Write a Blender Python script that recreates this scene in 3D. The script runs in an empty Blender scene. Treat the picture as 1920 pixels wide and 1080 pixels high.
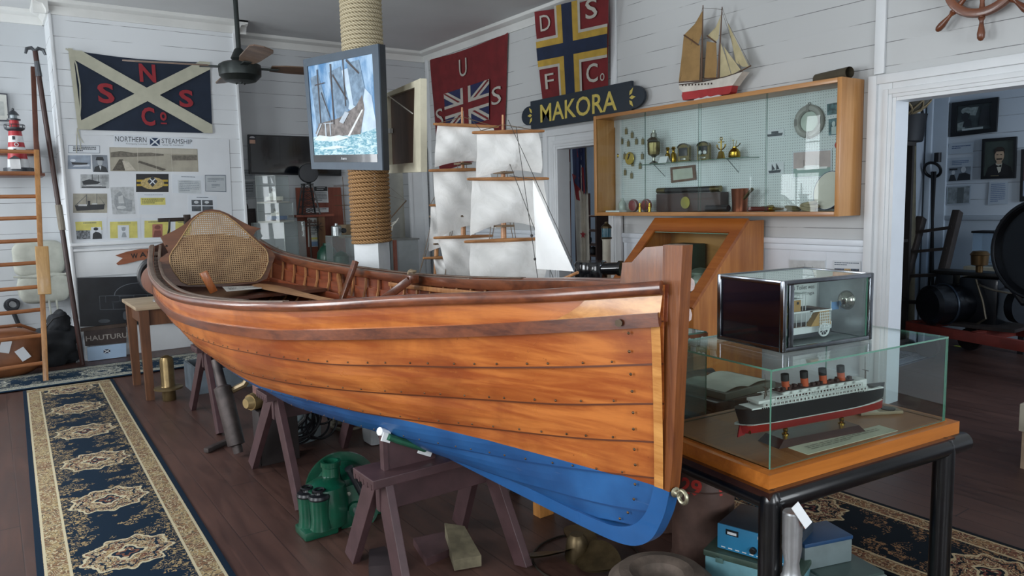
import bpy, bmesh, math, random
from mathutils import Vector, Matrix
random.seed(7)
PI = math.pi
COL = bpy.context.scene.collection
V = Vector

# ------------------------------------------------------------------ camera
FPX, YAW, PITCH, ROLL, EYE = 1386.95, 0.61286, 0.11732, 0.02514, 1.6
_fw = V((math.sin(YAW)*math.cos(PITCH), math.cos(YAW)*math.cos(PITCH), -math.sin(PITCH)))
_r = V((math.cos(YAW), -math.sin(YAW), 0))
_d = _fw.cross(_r)
_r2 = _r*math.cos(ROLL) + _d*math.sin(ROLL)
_d2 = _d*math.cos(ROLL) - _r*math.sin(ROLL)
EYEP = V((0, 0, EYE))
def ray(u, v): return _fw + _r2*((u-960)/FPX) + _d2*((v-540)/FPX)
def onX(u, v, x): q = ray(u, v); return EYEP + q*(x/q.x)
def onY(u, v, y): q = ray(u, v); return EYEP + q*(y/q.y)
def onZ(u, v, z): q = ray(u, v); return EYEP + q*((z-EYE)/q.z)
def onPlane(u, v, p, n):
    q = ray(u, v); return EYEP + q*((p-EYEP).dot(n)/q.dot(n))
cam = bpy.data.objects.new('camera', bpy.data.cameras.new('camera'))
COL.objects.link(cam)
cam.data.sensor_width = 36; cam.data.lens = FPX/1920*36; cam.data.clip_start = .02
_m = Matrix((( _r2.x, -_d2.x, -_fw.x, 0), (_r2.y, -_d2.y, -_fw.y, 0), (_r2.z, -_d2.z, -_fw.z, EYE), (0, 0, 0, 1)))
cam.matrix_world = _m
bpy.context.scene.camera = cam

# ------------------------------------------------------------------ shader helpers
class S:                                   # a socket with arithmetic
    def __init__(s, g, o): s.g = g; s.o = o
    def _m(s, op, b=None, c=None):
        n = s.g.t.nodes.new('ShaderNodeMath'); n.operation = op
        for i, x in enumerate((s, b, c)):
            if x is None: continue
            if isinstance(x, S): s.g.t.links.new(x.o, n.inputs[i])
            else: n.inputs[i].default_value = x
        return S(s.g, n.outputs[0])
    def __add__(s, b): return s._m('ADD', b)
    def __sub__(s, b): return s._m('SUBTRACT', b)
    def __mul__(s, b): return s._m('MULTIPLY', b)
    def __truediv__(s, b): return s._m('DIVIDE', b)
    __radd__ = __add__; __rmul__ = __mul__
    def lt(s, b): return s._m('LESS_THAN', b)
    def gt(s, b): return s._m('GREATER_THAN', b)
    def mod(s, b): return s._m('FLOORED_MODULO', b)
    def abs(s): return s._m('ABSOLUTE')
    def sqrt(s): return s._m('SQRT')
    def sin(s): return s._m('SINE')
    def floor(s): return s._m('FLOOR')
    def mn(s, b): return s._m('MINIMUM', b)
    def mx(s, b): return s._m('MAXIMUM', b)
    def at2(s, b): return s._m('ARCTAN2', b)
    def smooth(s, a, b):
        n = s.g.t.nodes.new('ShaderNodeMapRange'); n.interpolation_type = 'SMOOTHSTEP'
        s.g.t.links.new(s.o, n.inputs[0]); n.inputs[1].default_value = a; n.inputs[2].default_value = b
        return S(s.g, n.outputs[0])
class G:
    def __init__(g, name):
        g.m = bpy.data.materials.new(name); g.m.use_nodes = True; g.t = g.m.node_tree
        g.b = g.t.nodes['Principled BSDF']; g.out = g.t.nodes['Material Output']
    def n(g, typ, ins=None, **kw):
        n = g.t.nodes.new('ShaderNode'+typ)
        for k, v in kw.items(): setattr(n, k, v)
        for k, v in (ins or {}).items():
            i = n.inputs[k]
            if isinstance(v, S): g.t.links.new(v.o, i)
            else: i.default_value = v
        return n
    def xyz(g):
        c = g.n('TexCoord').outputs['Object']; s = g.n('SeparateXYZ'); g.t.links.new(c, s.inputs[0])
        g.co = S(g, c); return [S(g, s.outputs[i]) for i in range(3)]
    def vec(g, x, y, z):
        return S(g, g.n('CombineXYZ', {0: x, 1: y, 2: z}).outputs[0])
    def noise(g, v, scale, detail=3, rough=.55, dist=0):
        return S(g, g.n('TexNoise', {'Vector': v, 'Scale': scale, 'Detail': detail, 'Roughness': rough, 'Distortion': dist}).outputs[0])
    def voro(g, v, scale, out=0, feature='F1', rnd=1):
        return S(g, g.n('TexVoronoi', {'Vector': v, 'Scale': scale, 'Randomness': rnd}, feature=feature).outputs[out])
    def mix(g, f, a, b):
        n = g.n('MixRGB'); 
        for i, x in ((0, f), (1, a), (2, b)):
            if isinstance(x, S): g.t.links.new(x.o, n.inputs[i])
            elif i == 0: n.inputs[0].default_value = x
            else: n.inputs[i].default_value = (*x[:3], 1)
        return S(g, n.outputs[0])
    def set(g, **kw):
        for k, v in kw.items():
            i = g.b.inputs[k.replace('_', ' ')]
            if isinstance(v, S): g.t.links.new(v.o, i)
            else: i.default_value = (*v, 1) if isinstance(v, tuple) and len(v) == 3 else v
    def bump(g, h, strength=.3, dist=.01):
        n = g.n('Bump', {'Strength': strength, 'Distance': dist, 'Height': h}); g.t.links.new(n.outputs[0], g.b.inputs['Normal'])
def lin(c):
    if isinstance(c, str):
        c = c.lstrip('#'); c = tuple(int(c[i:i+2], 16)/255 for i in (0, 2, 4))
        return tuple(x/12.92 if x <= .04045 else ((x+.055)/1.055)**2.4 for x in c)
    return c
_mc = {}
def pbr(col, rough=.5, metal=0, var=.12, scale=9, bump=0, coat=0, spec=.5, emit=0):
    key = (str(col), rough, metal, var, scale, bump, coat, spec, emit)
    if key in _mc: return _mc[key]
    g = G('paint'); c = lin(col); x, y, z = g.xyz()
    if var:
        nz = g.noise(g.co, scale, 4)
        g.set(Base_Color=g.mix(nz.smooth(.3, .7), tuple(k*(1-var) for k in c), tuple(min(1, k*(1+var)) for k in c)))
    else: g.set(Base_Color=c)
    g.set(Roughness=rough, Metallic=metal, Coat_Weight=coat, Specular_IOR_Level=spec)
    if emit:
        g.set(Emission_Color=c, Emission_Strength=emit)
    if bump: g.bump(g.noise(g.co, scale*6, 3), bump, .004)
    _mc[key] = g.m; return g.m
def wood(c1, c2, axis='y', scale=14, rough=.4, coat=0, stretch=.08, bump=.05, spots=0):
    key = ('w', c1, c2, axis, scale, rough, coat, stretch, spots)
    if key in _mc: return _mc[key]
    g = G('wood'); x, y, z = g.xyz()
    k = {'x': (stretch, 1, 1), 'y': (1, stretch, 1), 'z': (1, 1, stretch)}[axis]
    v = g.vec(x*k[0], y*k[1], z*k[2])
    n1 = g.noise(v, scale, 5, .6, .8); n2 = g.noise(v, scale*7, 3, .6); n3 = g.noise(g.co, 2.3, 3)
    f = (n1*.6 + n2*.2 + n3*.2).smooth(.35, .65)
    c = g.mix(f, lin(c1), lin(c2))
    if spots: c = g.mix(g.noise(g.co, 5, 4).smooth(.55, .75)*spots, c, tuple(a*.55 for a in lin(c1)))
    g.set(Base_Color=c, Roughness=rough, Coat_Weight=coat, Coat_Roughness=.12)
    g.bump(n2, bump, .004); _mc[key] = g.m; return g.m
def glass(tint=(.93, .97, .95), refl=1.0, rough=0.0, dust=0.0):
    key = ('g', tint, refl, rough, dust)
    if key in _mc: return _mc[key]
    g = G('glass'); t = g.t
    tr = g.n('BsdfTransparent', {'Color': (*tint, 1)}); gl = g.n('BsdfGlossy', {'Color': (1, 1, 1, 1), 'Roughness': rough})
    ge = g.n('NewGeometry'); dp = g.n('VectorMath', operation='DOT_PRODUCT'); t.links.new(ge.outputs['Incoming'], dp.inputs[0]); t.links.new(ge.outputs['Normal'], dp.inputs[1])
    fr = ((S(g, dp.outputs['Value']).abs()*-1.0+1.0)._m('POWER', 5.0)*.9+.042)*refl
    mx = g.n('MixShader'); t.links.new(fr.o, mx.inputs[0]); t.links.new(tr.outputs[0], mx.inputs[1]); t.links.new(gl.outputs[0], mx.inputs[2])
    res = mx
    if dust:
        df = g.n('BsdfDiffuse', {'Color': (.75, .8, .8, 1)}); m2 = g.n('MixShader'); m2.inputs[0].default_value = dust
        t.links.new(mx.outputs[0], m2.inputs[1]); t.links.new(df.outputs[0], m2.inputs[2]); res = m2
    t.links.new(res.outputs[0], g.out.inputs[0]); _mc[key] = g.m; return g.m

# ------------------------------------------------------------------ mesh helpers
def tag(o, label=None, cat=None, group=None, kind=None):
    for k, v in (('label', label), ('category', cat), ('group', group), ('kind', kind)):
        if v: o[k] = v
    return o
def thing(name, label, cat, loc=(0, 0, 0), rz=0, group=None):
    o = bpy.data.objects.new(name, None); COL.objects.link(o); o.empty_display_size = .1
    o.location = loc; o.rotation_euler = (0, 0, rz); return tag(o, label, cat, group)
def kids(o): return [c for c in COL.objects if c.parent == o]
def copy_tree(o, parent=None):
    c = o.copy(); COL.objects.link(c); c.parent = parent
    for ch in kids(o): copy_tree(ch, c)
    return c
def wm(o):
    m = Matrix.LocRotScale(o.location, o.rotation_euler, o.scale)
    return wm(o.parent) @ m if o.parent else m
class MB:
    def __init__(s): s.v = []; s.f = []; s.mi = []; s.cur = 0
    def add(s, vs, fs):
        b = len(s.v); s.v += [V(p) for p in vs]; s.f += [tuple(i+b for i in f) for f in fs]; s.mi += [s.cur]*len(fs); return s
    def xf(s, m, start=0):
        for i in range(start, len(s.v)): s.v[i] = m @ s.v[i]
        return s
    def box(s, c, d, rot=None, bev=0, taper=None):
        x, y, z = (k/2 for k in d); c = V(c)
        if bev:
            bm = bmesh.new(); bmesh.ops.create_cube(bm, size=1)
            for q in bm.verts: q.co = V((q.co.x*2*x, q.co.y*2*y, q.co.z*2*z))
            bmesh.ops.bevel(bm, geom=bm.edges[:], offset=min(bev, .45*min(d)), segments=2, profile=.6, affect='EDGES')
            bm.verts.index_update(); vs = [q.co.copy() for q in bm.verts]; fs = [[q.index for q in f.verts] for f in bm.faces]; bm.free()
        else:
            vs = [V(p) for p in ((-x,-y,-z),(x,-y,-z),(x,y,-z),(-x,y,-z),(-x,-y,z),(x,-y,z),(x,y,z),(-x,y,z))]
            fs = [(0,3,2,1),(4,5,6,7),(0,1,5,4),(1,2,6,5),(2,3,7,6),(3,0,4,7)]
        if taper:
            for q in vs:
                k = 1 + (taper-1)*(q.z/z*.5+.5); q.x *= k; q.y *= k
        if rot is not None:
            m = rot if isinstance(rot, Matrix) else Matrix.Rotation(rot, 3, 'Z')
            vs = [m @ q for q in vs]
        return s.add([q+c for q in vs], fs)
    def bar(s, a, b, w, h, up=(0, 0, 1), bev=0):
        a, b = V(a), V(b); y = (b-a); L = y.length; y.normalize(); up = V(up)
        if abs(y.dot(up)) > .99: up = V((1, 0, 0)) if abs(y.x) < .9 else V((0, 1, 0))
        x = y.cross(up).normalized(); z = x.cross(y)
        return s.box((a+b)/2, (w, L, h), Matrix((x, y, z)).transposed(), bev)
    def cyl(s, a, b, r0, r1=None, n=16, cap=True):
        r1 = r0 if r1 is None else r1
        return s.tube([a, b], [r0, r1], n, cap)
    def tube(s, pts, r, n=8, cap=True, closed=False, sq=None):
        pts = [V(p) for p in pts]; N = len(pts); rs = r if isinstance(r, (list, tuple)) else [r]*N
        vs = []; fs = []; px = None
        for i, p in enumerate(pts):
            if closed: t = pts[(i+1) % N]-pts[i-1]
            else: t = pts[min(i+1, N-1)]-pts[max(i-1, 0)]
            t = t.normalized() if t.length > 1e-9 else V((0, 0, 1))
            if px is None:
                u = V((0, 0, 1)) if abs(t.z) < .9 else V((1, 0, 0)); px = (u - t*u.dot(t)).normalized()
            else:
                px = (px - t*px.dot(t)); px = px.normalized() if px.length > 1e-6 else V((1, 0, 0))
            py = t.cross(px)
            for k in range(n):
                a = 2*PI*k/n; vs.append(p + (px*math.cos(a) + py*math.sin(a)*(sq or 1))*rs[i])
        for i in range(N-1 + (1 if closed else 0)):
            for k in range(n):
                j = (i+1) % N
                fs.append((i*n+k, i*n+(k+1) % n, j*n+(k+1) % n, j*n+k))
        if cap and not closed:
            fs.append(tuple(reversed(range(n)))); fs.append(tuple((N-1)*n+k for k in range(n)))
        return s.add(vs, fs)
    def lathe(s, prof, c=(0, 0, 0), n=24, axis='z', sx=1, sy=1):
        vs = []; fs = []; c = V(c)
        for r, h in prof:
            for k in range(n):
                a = 2*PI*k/n; p = V((r*math.cos(a)*sx, r*math.sin(a)*sy, h))
                if axis == 'x': p = V((p.z, p.x, p.y))
                elif axis == 'y': p = V((p.y, p.z, p.x))
                elif isinstance(axis, Matrix): p = axis @ p
                vs.append(p+c)
        m = len(prof)
        for i in range(m-1):
            for k in range(n): fs.append((i*n+k, i*n+(k+1) % n, (i+1)*n+(k+1) % n, (i+1)*n+k))
        ring = abs(prof[0][0]-prof[-1][0])+abs(prof[0][1]-prof[-1][1]) < 1e-6
        if prof[0][0] > 1e-5 and not ring: fs.append(tuple(reversed(range(n))))
        if prof[-1][0] > 1e-5 and not ring: fs.append(tuple((m-1)*n+k for k in range(n)))
        return s.add(vs, fs)
    def torus(s, c, R, r, axis='z', n=32, m=10, a0=0, a1=2*PI):
        full = abs(a1-a0-2*PI) < 1e-6; pts = []
        for i in range(n if full else n+1):
            a = a0+(a1-a0)*i/n; p = V((R*math.cos(a), R*math.sin(a), 0))
            if axis == 'x': p = V((p.z, p.x, p.y))
            elif axis == 'y': p = V((p.x, p.z, p.y))
            elif isinstance(axis, Matrix): p = axis @ p
            pts.append(p+V(c))
        return s.tube(pts, r, m, True, full)
    def ball(s, c, r, n=16, m=10, sc=(1, 1, 1)):
        c = V(c); b = len(s.v)
        s.lathe([(max(1e-6, r*math.sin(PI*i/m)), -r*math.cos(PI*i/m)) for i in range(m+1)], (0, 0, 0), n)
        for i in range(b, len(s.v)):
            q = s.v[i]; s.v[i] = V((q.x*sc[0], q.y*sc[1], q.z*sc[2]))+c
        return s
    def grid(s, fn, nu, nv, flip=False):
        vs = [fn(i/nu, j/nv) for j in range(nv+1) for i in range(nu+1)]
        fs = []
        for j in range(nv):
            for i in range(nu):
                a = j*(nu+1)+i; q = (a, a+1, a+nu+2, a+nu+1); fs.append(q[::-1] if flip else q)
        return s.add(vs, fs)
    def prism(s, poly, thick):            # poly: list of 3d points, thick: vector
        t = V(thick); n = len(poly); vs = [V(p) for p in poly]+[V(p)+t for p in poly]
        nn = sum(((vs[i]-vs[0]).cross(vs[(i+1) % n]-vs[0]) for i in range(1, n-1)), V())
        fs = [tuple(range(n)), tuple(reversed(range(n, 2*n)))] + [(i, i+n, (i+1) % n+n, (i+1) % n) for i in range(n)]
        if nn.dot(t) > 0: fs = [f[::-1] for f in fs]
        return s.add(vs, fs)
    def poly(s, pts): return s.add(pts, [tuple(range(len(pts)))])
    def sweep(s, path, prof, side=None, up=(0, 0, 1), cap=True):   # prof in (side, up) coordinates
        path = [V(p) for p in path]; N = len(path); n = len(prof); vs = []; fs = []; up = V(up)
        for i, p in enumerate(path):
            t = (path[min(i+1, N-1)]-path[max(i-1, 0)]).normalized()
            sd = (side(i) if callable(side) else t.cross(up)).normalized(); u2 = sd.cross(t); u2 = u2 if u2.dot(up) > 0 else -u2
            for a, b in prof: vs.append(p+sd*a+u2*b)
        for i in range(N-1):
            for k in range(n): fs.append((i*n+k, i*n+(k+1) % n, (i+1)*n+(k+1) % n, (i+1)*n+k))
        if cap: fs += [tuple(reversed(range(n))), tuple((N-1)*n+k for k in range(n))]
        return s.add(vs, fs)
    def text(s, body, o, ux, uy, h, w=None, bold=0, center=True, depth=.0, shear=0):
        """lettering in the plane (ux, uy) at o: height h, optionally squeezed to width w"""
        vs, fs = glyphs(body, bold, shear)
        x0 = min(p[0] for p in vs); x1 = max(p[0] for p in vs); y0 = min(p[1] for p in vs); y1 = max(p[1] for p in vs)
        ky = h/(y1-y0); kx = w/(x1-x0) if w else ky; ux, uy, o = V(ux), V(uy), V(o)
        ox, oy = ((x0+x1)/2, (y0+y1)/2) if center else (x0, y0)
        return s.add([o+ux*((p[0]-ox)*kx)+uy*((p[1]-oy)*ky) for p in vs], fs)
    def build(s, name, mats, parent=None, world=True, smooth=30, loc=None):
        if not isinstance(mats, (list, tuple)): mats = [mats]
        me = bpy.data.meshes.new(name)
        off = Matrix.Identity(4)
        if parent is not None and world: off = wm(parent).inverted()
        if parent is None and world:
            if loc is None and s.v:
                xs = [p.x for p in s.v]; ys = [p.y for p in s.v]; zs = [p.z for p in s.v]
                loc = ((min(xs)+max(xs))/2, (min(ys)+max(ys))/2, min(zs))
            off = Matrix.Translation(-V(loc)) if loc is not None else off
        me.from_pydata([off @ p for p in s.v], [], s.f)
        for m in mats: me.materials.append(m)
        if len(mats) > 1: me.polygons.foreach_set('material_index', s.mi)
        bm = bmesh.new(); bm.from_mesh(me); bmesh.ops.recalc_face_normals(bm, faces=bm.faces); bm.to_mesh(me); bm.free()
        if smooth:
            me.polygons.foreach_set('use_smooth', [True]*len(me.polygons)); me.set_sharp_from_angle(angle=math.radians(smooth))
        me.update()
        o = bpy.data.objects.new(name, me); COL.objects.link(o)
        if parent is not None: o.parent = parent
        elif loc is not None: o.location = loc
        return o
_gc = {}
def glyphs(body, bold=0, shear=0):
    k = (body, bold, shear)
    if k not in _gc:
        cu = bpy.data.curves.new('t', 'FONT'); cu.body = body; cu.size = 1; cu.offset = bold; cu.shear = shear; cu.resolution_u = 3
        ob = bpy.data.objects.new('t', cu); COL.objects.link(ob)
        dg = bpy.context.evaluated_depsgraph_get(); me = bpy.data.meshes.new_from_object(ob.evaluated_get(dg))
        _gc[k] = ([(v.co.x, v.co.y) for v in me.vertices], [tuple(p.vertices) for p in me.polygons])
        bpy.data.objects.remove(ob); bpy.data.curves.remove(cu); bpy.data.meshes.remove(me)
    return _gc[k]
def spline(K, A, t):
    if t <= K[0]: return A[0]
    if t >= K[-1]: return A[-1]
    i = max(j for j in range(len(K)-1) if K[j] <= t)
    def sl(j):
        if j == 0: return (A[1]-A[0])/(K[1]-K[0])
        if j == len(K)-1: return (A[-1]-A[-2])/(K[-1]-K[-2])
        return (A[j+1]-A[j-1])/(K[j+1]-K[j-1])
    h = K[i+1]-K[i]; u = (t-K[i])/h
    return (2*u**3-3*u*u+1)*A[i]+(u**3-2*u*u+u)*h*sl(i)+(-2*u**3+3*u*u)*A[i+1]+(u**3-u*u)*h*sl(i+1)

class Sheet:
    """a flat rectangle given by its four corners (tl, tr, br, bl); everything on it is placed in 0..1 coordinates (s right, t down)"""
    def __init__(s, tl, tr, br, bl, front):
        s.c = [V(p) for p in (tl, tr, br, bl)]; s.f = V(front).normalized(); s.k = 0
    def at(s, a, b, off=0):
        tl, tr, br, bl = s.c; return (tl*(1-a)+tr*a)*(1-b)+(bl*(1-a)+br*a)*b + s.f*off
    def base(s, name, mat, label, cat, group=None, thick=.002):
        m = MB(); m.prism([s.at(0, 1), s.at(1, 1), s.at(1, 0), s.at(0, 0)], s.f*thick)
        s.root = tag(m.build(name, mat, smooth=0), label, cat, group); s.o = thick; return s.root
    def part(s, name, mat, polys, lift=.0012, par=None):
        s.k += 1; m = MB()
        for i, p in enumerate(polys): m.poly([s.at(a, b, s.o+lift*s.k+.0003*(i % 4)) for a, b in p])
        return m.build(name, mat, par or s.root, smooth=0)
    def text(s, name, mat, items, par=None):
        s.k += 1
        for body, a, b, h, w, bold in items:
            m = MB()
            o = s.at(a, b, s.o+.0012*s.k); ux = (s.at(a+.01, b)-s.at(a-.01, b)).normalized(); uy = (s.at(a, b-.01)-s.at(a, b+.01)).normalized()
            H = (s.at(a, 1)-s.at(a, 0)).length*h; W = (s.at(1, b)-s.at(0, b)).length*w if w else None
            m.text(body, o, ux, uy, H, W, bold); m.build(name, mat, par or s.root, smooth=0)
def R(a, b, c, d): return [(a, b), (c, b), (c, d), (a, d)]
def lines(a, c, b0, b1, n, rag=.25, fill=.45):
    out = []; h = (b1-b0)/n
    for i in range(n):
        x = a
        while x < c-.02:
            w = random.uniform(.03, .09)*(c-a)*1.2; e = min(c, x+w)
            out.append(R(x, b0+i*h, e, b0+i*h+h*fill)); x = e+.015*(c-a)
            if i == n-1 and x > a+(c-a)*(1-rag*2): break
    return out
def ell(cx, cy, rx, ry, n=20, a0=0, a1=2*PI):
    return [(cx+rx*math.cos(a0+(a1-a0)*i/n), cy+ry*math.sin(a0+(a1-a0)*i/n)) for i in range(n if a1-a0 > 6.2 else n+1)]
# ------------------------------------------------------------------ the room
XA, XT, YB, YC, ZC, XL, YR = 5.42, .16, 9.8, 9.2, 3.77, -2.0, -3.0
def plank_mat(name, z0, base='#d3d6d8', dark=.30):
    g = G(name); x, y, z = g.xyz()
    f = ((z - z0)/.168).mod(1.0)
    hx = g.vec(x*1.3, y*1.3, ((z-z0)/.168).floor()*7.3)
    gap = g.noise(hx, 1.6, 4).smooth(.40, .55)
    ln = f.lt(.028)*gap
    shade = g.noise(g.vec(x*.4, y*.4, ((z-z0)/.168).floor()*3.1), 1.2, 2)
    c0 = lin(base); c = g.mix(shade, tuple(k*.93 for k in c0), tuple(min(1, k*1.04) for k in c0))
    g.set(Base_Color=g.mix(ln*.85, c, (dark*.25, dark*.25, dark*.25)), Roughness=.5, Specular_IOR_Level=.35)
    g.bump((f.smooth(0, .05))*.6 + g.noise(g.co, 25, 2)*.05, .25, .004); return g.m
WHITE = pbr('#dadddf', .42, var=.03, scale=3)
CREAMW = pbr('#d6d7d4', .42, var=.04, scale=3)
zA = onX(1638, 85, XA).z; zB = onY(500, 176, YB).z
def fit(o, kind='structure'): o['kind'] = kind; return o
def wall(name, boxes, mat):
    m = MB()
    for a, b in boxes: m.box([(p+q)/2 for p, q in zip(a, b)], [abs(q-p) for p, q in zip(a, b)])
    return fit(m.build(name, mat, smooth=0, loc=(0, 0, 0)))
D1, D2, D3 = (1.45, 2.86, 2.27), (5.85, 6.75, 2.2), (4.64, 5.08, 2.25)      # openings: from, to, head
PA, PBm = plank_mat('boards right', zA, '#c3c5c5', .3), plank_mat('boards back', zB, '#bcc0c3', .3)
wall('wall_right', [((XA, YR, 0), (XA+XT, D1[0], ZC)), ((XA, D1[0], D1[2]), (XA+XT, D1[1], ZC)), ((XA, D1[1], 0), (XA+XT, D2[0], ZC)),
                    ((XA, D2[0], D2[2]), (XA+XT, D2[1], ZC)), ((XA, D2[1], 0), (XA+XT, YB+.16, ZC))], PA)
wall('wall_back', [((XL-.15, YB, 0), (D3[0], YB+.16, ZC)), ((D3[0], YB, D3[2]), (D3[1], YB+.16, ZC)), ((D3[1], YB, 0), (XA, YB+.16, ZC))], PBm)
BX0, BX1 = .70, 2.57
wall('wall_chimney', [((BX0, YC, 0), (BX1, YB, ZC))], plank_mat('boards chimney', zB+.03, '#dfe3e6', .35))
# left wall with three windows, rear wall with two
W = [(.6, 2.3), (4.0, 5.7), (7.75, 9.35)]; WZ = (.95, 3.05)
bx = []; y0 = YR
for a, b in W:
    bx += [((XL-.15, y0, 0), (XL, a, ZC)), ((XL-.15, a, 0), (XL, b, WZ[0])), ((XL-.15, a, WZ[1]), (XL, b, ZC))]; y0 = b
bx.append(((XL-.15, y0, 0), (XL, YB, ZC))); wall('wall_left', bx, PA)
WR = [(-1.2, .5), (1.6, 3.3)]; bx = []; x0 = XL-.15
for a, b in WR:
    bx += [((x0, YR-.15, 0), (a, YR, ZC)), ((a, YR-.15, 0), (b, YR, WZ[0])), ((a, YR-.15, WZ[1]), (b, YR, ZC))]; x0 = b
bx.append(((x0, YR-.15, 0), (XA+XT, YR, ZC))); wall('wall_rear', bx, PBm)
def window(n, c, w, h, along):
    m = MB(); d = .06
    def b(cu, cz, su, sz, t=d):
        m.box((c[0]+cu, c[1], c[2]+cz) if along == 'x' else (c[0], c[1]+cu, c[2]+cz), (su, t, sz) if along == 'x' else (t, su, sz))
    for s in (-1, 1):
        b(s*(w/2-.03), 0, .06, h); b(0, s*(h/2-.03), w, .06)
    b(0, 0, w, .06)
    for k in (-1, 1): b(k*w/6, 0, .025, h, .035)
    for k in (-.25, .25): b(0, k*h, w, .025, .035)
    fit(m.build('window_%d' % n, WHITE, smooth=0))
for i, (a, b) in enumerate(W): window(i+1, (XL-.06, (a+b)/2, sum(WZ)/2), b-a, WZ[1]-WZ[0], 'y')
for i, (a, b) in enumerate(WR): window(i+4, ((a+b)/2, YR-.06, sum(WZ)/2), b-a, WZ[1]-WZ[0], 'x')
# floor: dark painted boards running away from the camera
g = G('floor boards'); x, y, z = g.xyz()
k = (x/.145).floor(); f = (x/.145).mod(1.0)
off = g.noise(g.vec(k*3.7, 0, 0), 9.1, 0)
fy = (y/2.4 + off*5).mod(1.0)
ln = (f.lt(.022)*g.noise(g.vec(x*9, y*1.5, 0), 1, 3).smooth(.3, .5)).mx(fy.lt(.003))
n1 = g.noise(g.vec(x*6, y*.7, k), 3, 5, .65, .6); n2 = g.noise(g.co, 1.1, 4); n3 = g.noise(g.vec(k*5.1, 0, 0), 7, 0)
c = g.mix((n1*.6+n2*.4).smooth(.3, .7), lin('#3b2823'), lin('#5e4239'))
c = g.mix(n3*.35, c, lin('#291918'))
c = g.mix(g.noise(g.co, 3.3, 6, .7).smooth(.62, .78)*.35, c, lin('#77665f'))
g.set(Base_Color=g.mix(ln*.8, c, (.008, .005, .005)), Roughness=(n2*.25+n1*.2+.22), Specular_IOR_Level=.5)
g.bump(f.smooth(0, .06)*.5 + n1*.08, .3, .004)
wall('floor', [((XL-.15, YR-.15, -.1), (8.8, 13, 0))], g.m)
wall('ceiling', [((XL-.15, YR-.15, ZC), (XA+XT, YB+.16, ZC+.1))], pbr('#c6c8c9', .7, var=.03, scale=1.5))
# cornices (a cove along the tops of the walls)
def cornice(n, pts, s=.13):
    pr = [(0, 0), (0, -s*1.05), (.02, -s*1.05), (.025, -s*.8), (.05, -s*.45), (s*.6, -.055), (s*.95, -.035), (s, -.02), (s, 0)]
    m = MB()
    for a, b in zip(pts, pts[1:]): m.sweep([a, b], pr)
    fit(m.build('trim_%d' % n, CREAMW, smooth=40))
cornice(1, [(XA, YB, ZC), (XA, YR, ZC)])
cornice(2, [(BX1, YB, ZC), (XA, YB, ZC)])
cornice(3, [(BX0-.13, YC, ZC), (BX1+.13, YC, ZC)]); cornice(4, [(XL, YB, ZC), (BX0, YB, ZC)])
cornice(5, [(BX1, YC-.13, ZC), (BX1, YB, ZC)]); cornice(6, [(BX0, YB, ZC), (BX0, YC-.13, ZC)])
# architraves round the two doorways in the right wall: three stepped mouldings each
def architrave(n, y0, y1, zt, w):
    m = MB(); x = XA
    for o, t, ww in ((0, .02, w), (w*.62, .045, w*.38), (w*.15, .03, w*.22)):
        a = o; bo = o+ww
        m.box((x-t/2, y1+(a+bo)/2, (zt+bo)/2), (t, ww, zt+bo), bev=.006); m.box((x-t/2, y0-(a+bo)/2, (zt+bo)/2), (t, ww, zt+bo), bev=.006)
        m.box((x-t/2, (y0+y1)/2, zt+(a+bo)/2), (t, y1-y0+2*a, ww), bev=.006)
    m.box((x+XT/2, y1-.012, zt/2), (XT+.02, .024, zt)); m.box((x+XT/2, y0+.012, zt/2), (XT+.02, .024, zt)); m.box((x+XT/2, (y0+y1)/2, zt-.012), (XT+.016, y1-y0-.05, .024))
    fit(m.build('trim_%d' % n, WHITE, smooth=30))
architrave(7, D1[0], D1[1], D1[2], .17); architrave(8, D2[0], D2[1], D2[2], .2)
m = MB()                                                                  # doorway in the back wall, by the corner
for k, (w, t) in enumerate(((.30, .02), (.07, .05), (.05, .035))):
    xx = D3[1]+(.15, .26, .03)[k]; m.box((xx, YB-t/2, 1.2), (w, t, 2.4), bev=.005)
m.box(((D3[0]+D3[1])/2, YB-.015, D3[2]+.1), (D3[1]-D3[0], .028, .2), bev=.005); m.box((D3[0]-.06, YB-.015, 1.225), (.12, .03, 2.45), bev=.005)
fit(m.build('trim_9', WHITE))
m = MB()                                                                  # upright cover strips on the right wall
for y, z0 in ((onX(1652, 100, XA).y, 2.45), (onX(1152, 60, XA).y, 2.45), (9.7, 0)): m.box((XA-.012, y, (z0+ZC)/2), (.024, .075, ZC-z0), bev=.004)
fit(m.build('trim_10', WHITE))
m = MB()                                                                  # dado rail and plain lining below it
for a, b in ((D1[1]+.17, D2[0]-.2), (D2[1]+.2, YB), (YR, D1[0]-.17)):
    m.box((XA-.02, (a+b)/2, 1.215), (.04, b-a, .05), bev=.012); m.box((XA-.012, (a+b)/2, 1.165), (.024, b-a, .05), bev=.008)
    m.box((XA-.004, (a+b)/2, .58), (.008, b-a, 1.16)); m.box((XA-.012, (a+b)/2, .1), (.024, b-a, .2), bev=.006)
    y = a
    while y < b: m.box((XA-.008, y, .66), (.003, .006, 1.0)); y += .32
fit(m.build('trim_11', pbr('#d9dfe6', .4, var=.03, scale=3)))
m = MB(); m.box((BX0+.012, YC-.012, ZC/2), (.03, .03, ZC), bev=.008); m.box((BX1-.012, YC-.012, ZC/2), (.03, .03, ZC), bev=.008)
fit(m.build('trim_12', WHITE))
m = MB()                                                                  # panelled lower part of the chimney
zt = onY(290, 452, YC).z; zb = onY(200, 520, YC).z
m.box(((BX0+BX1)/2, YC-.02, zt), (BX1-BX0, .05, .035), bev=.008); m.box(((BX0+BX1)/2, YC-.008, (zt+zb)/2-.03), (BX1-BX0-.06, .012, zt-zb-.1), bev=.004)
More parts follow.
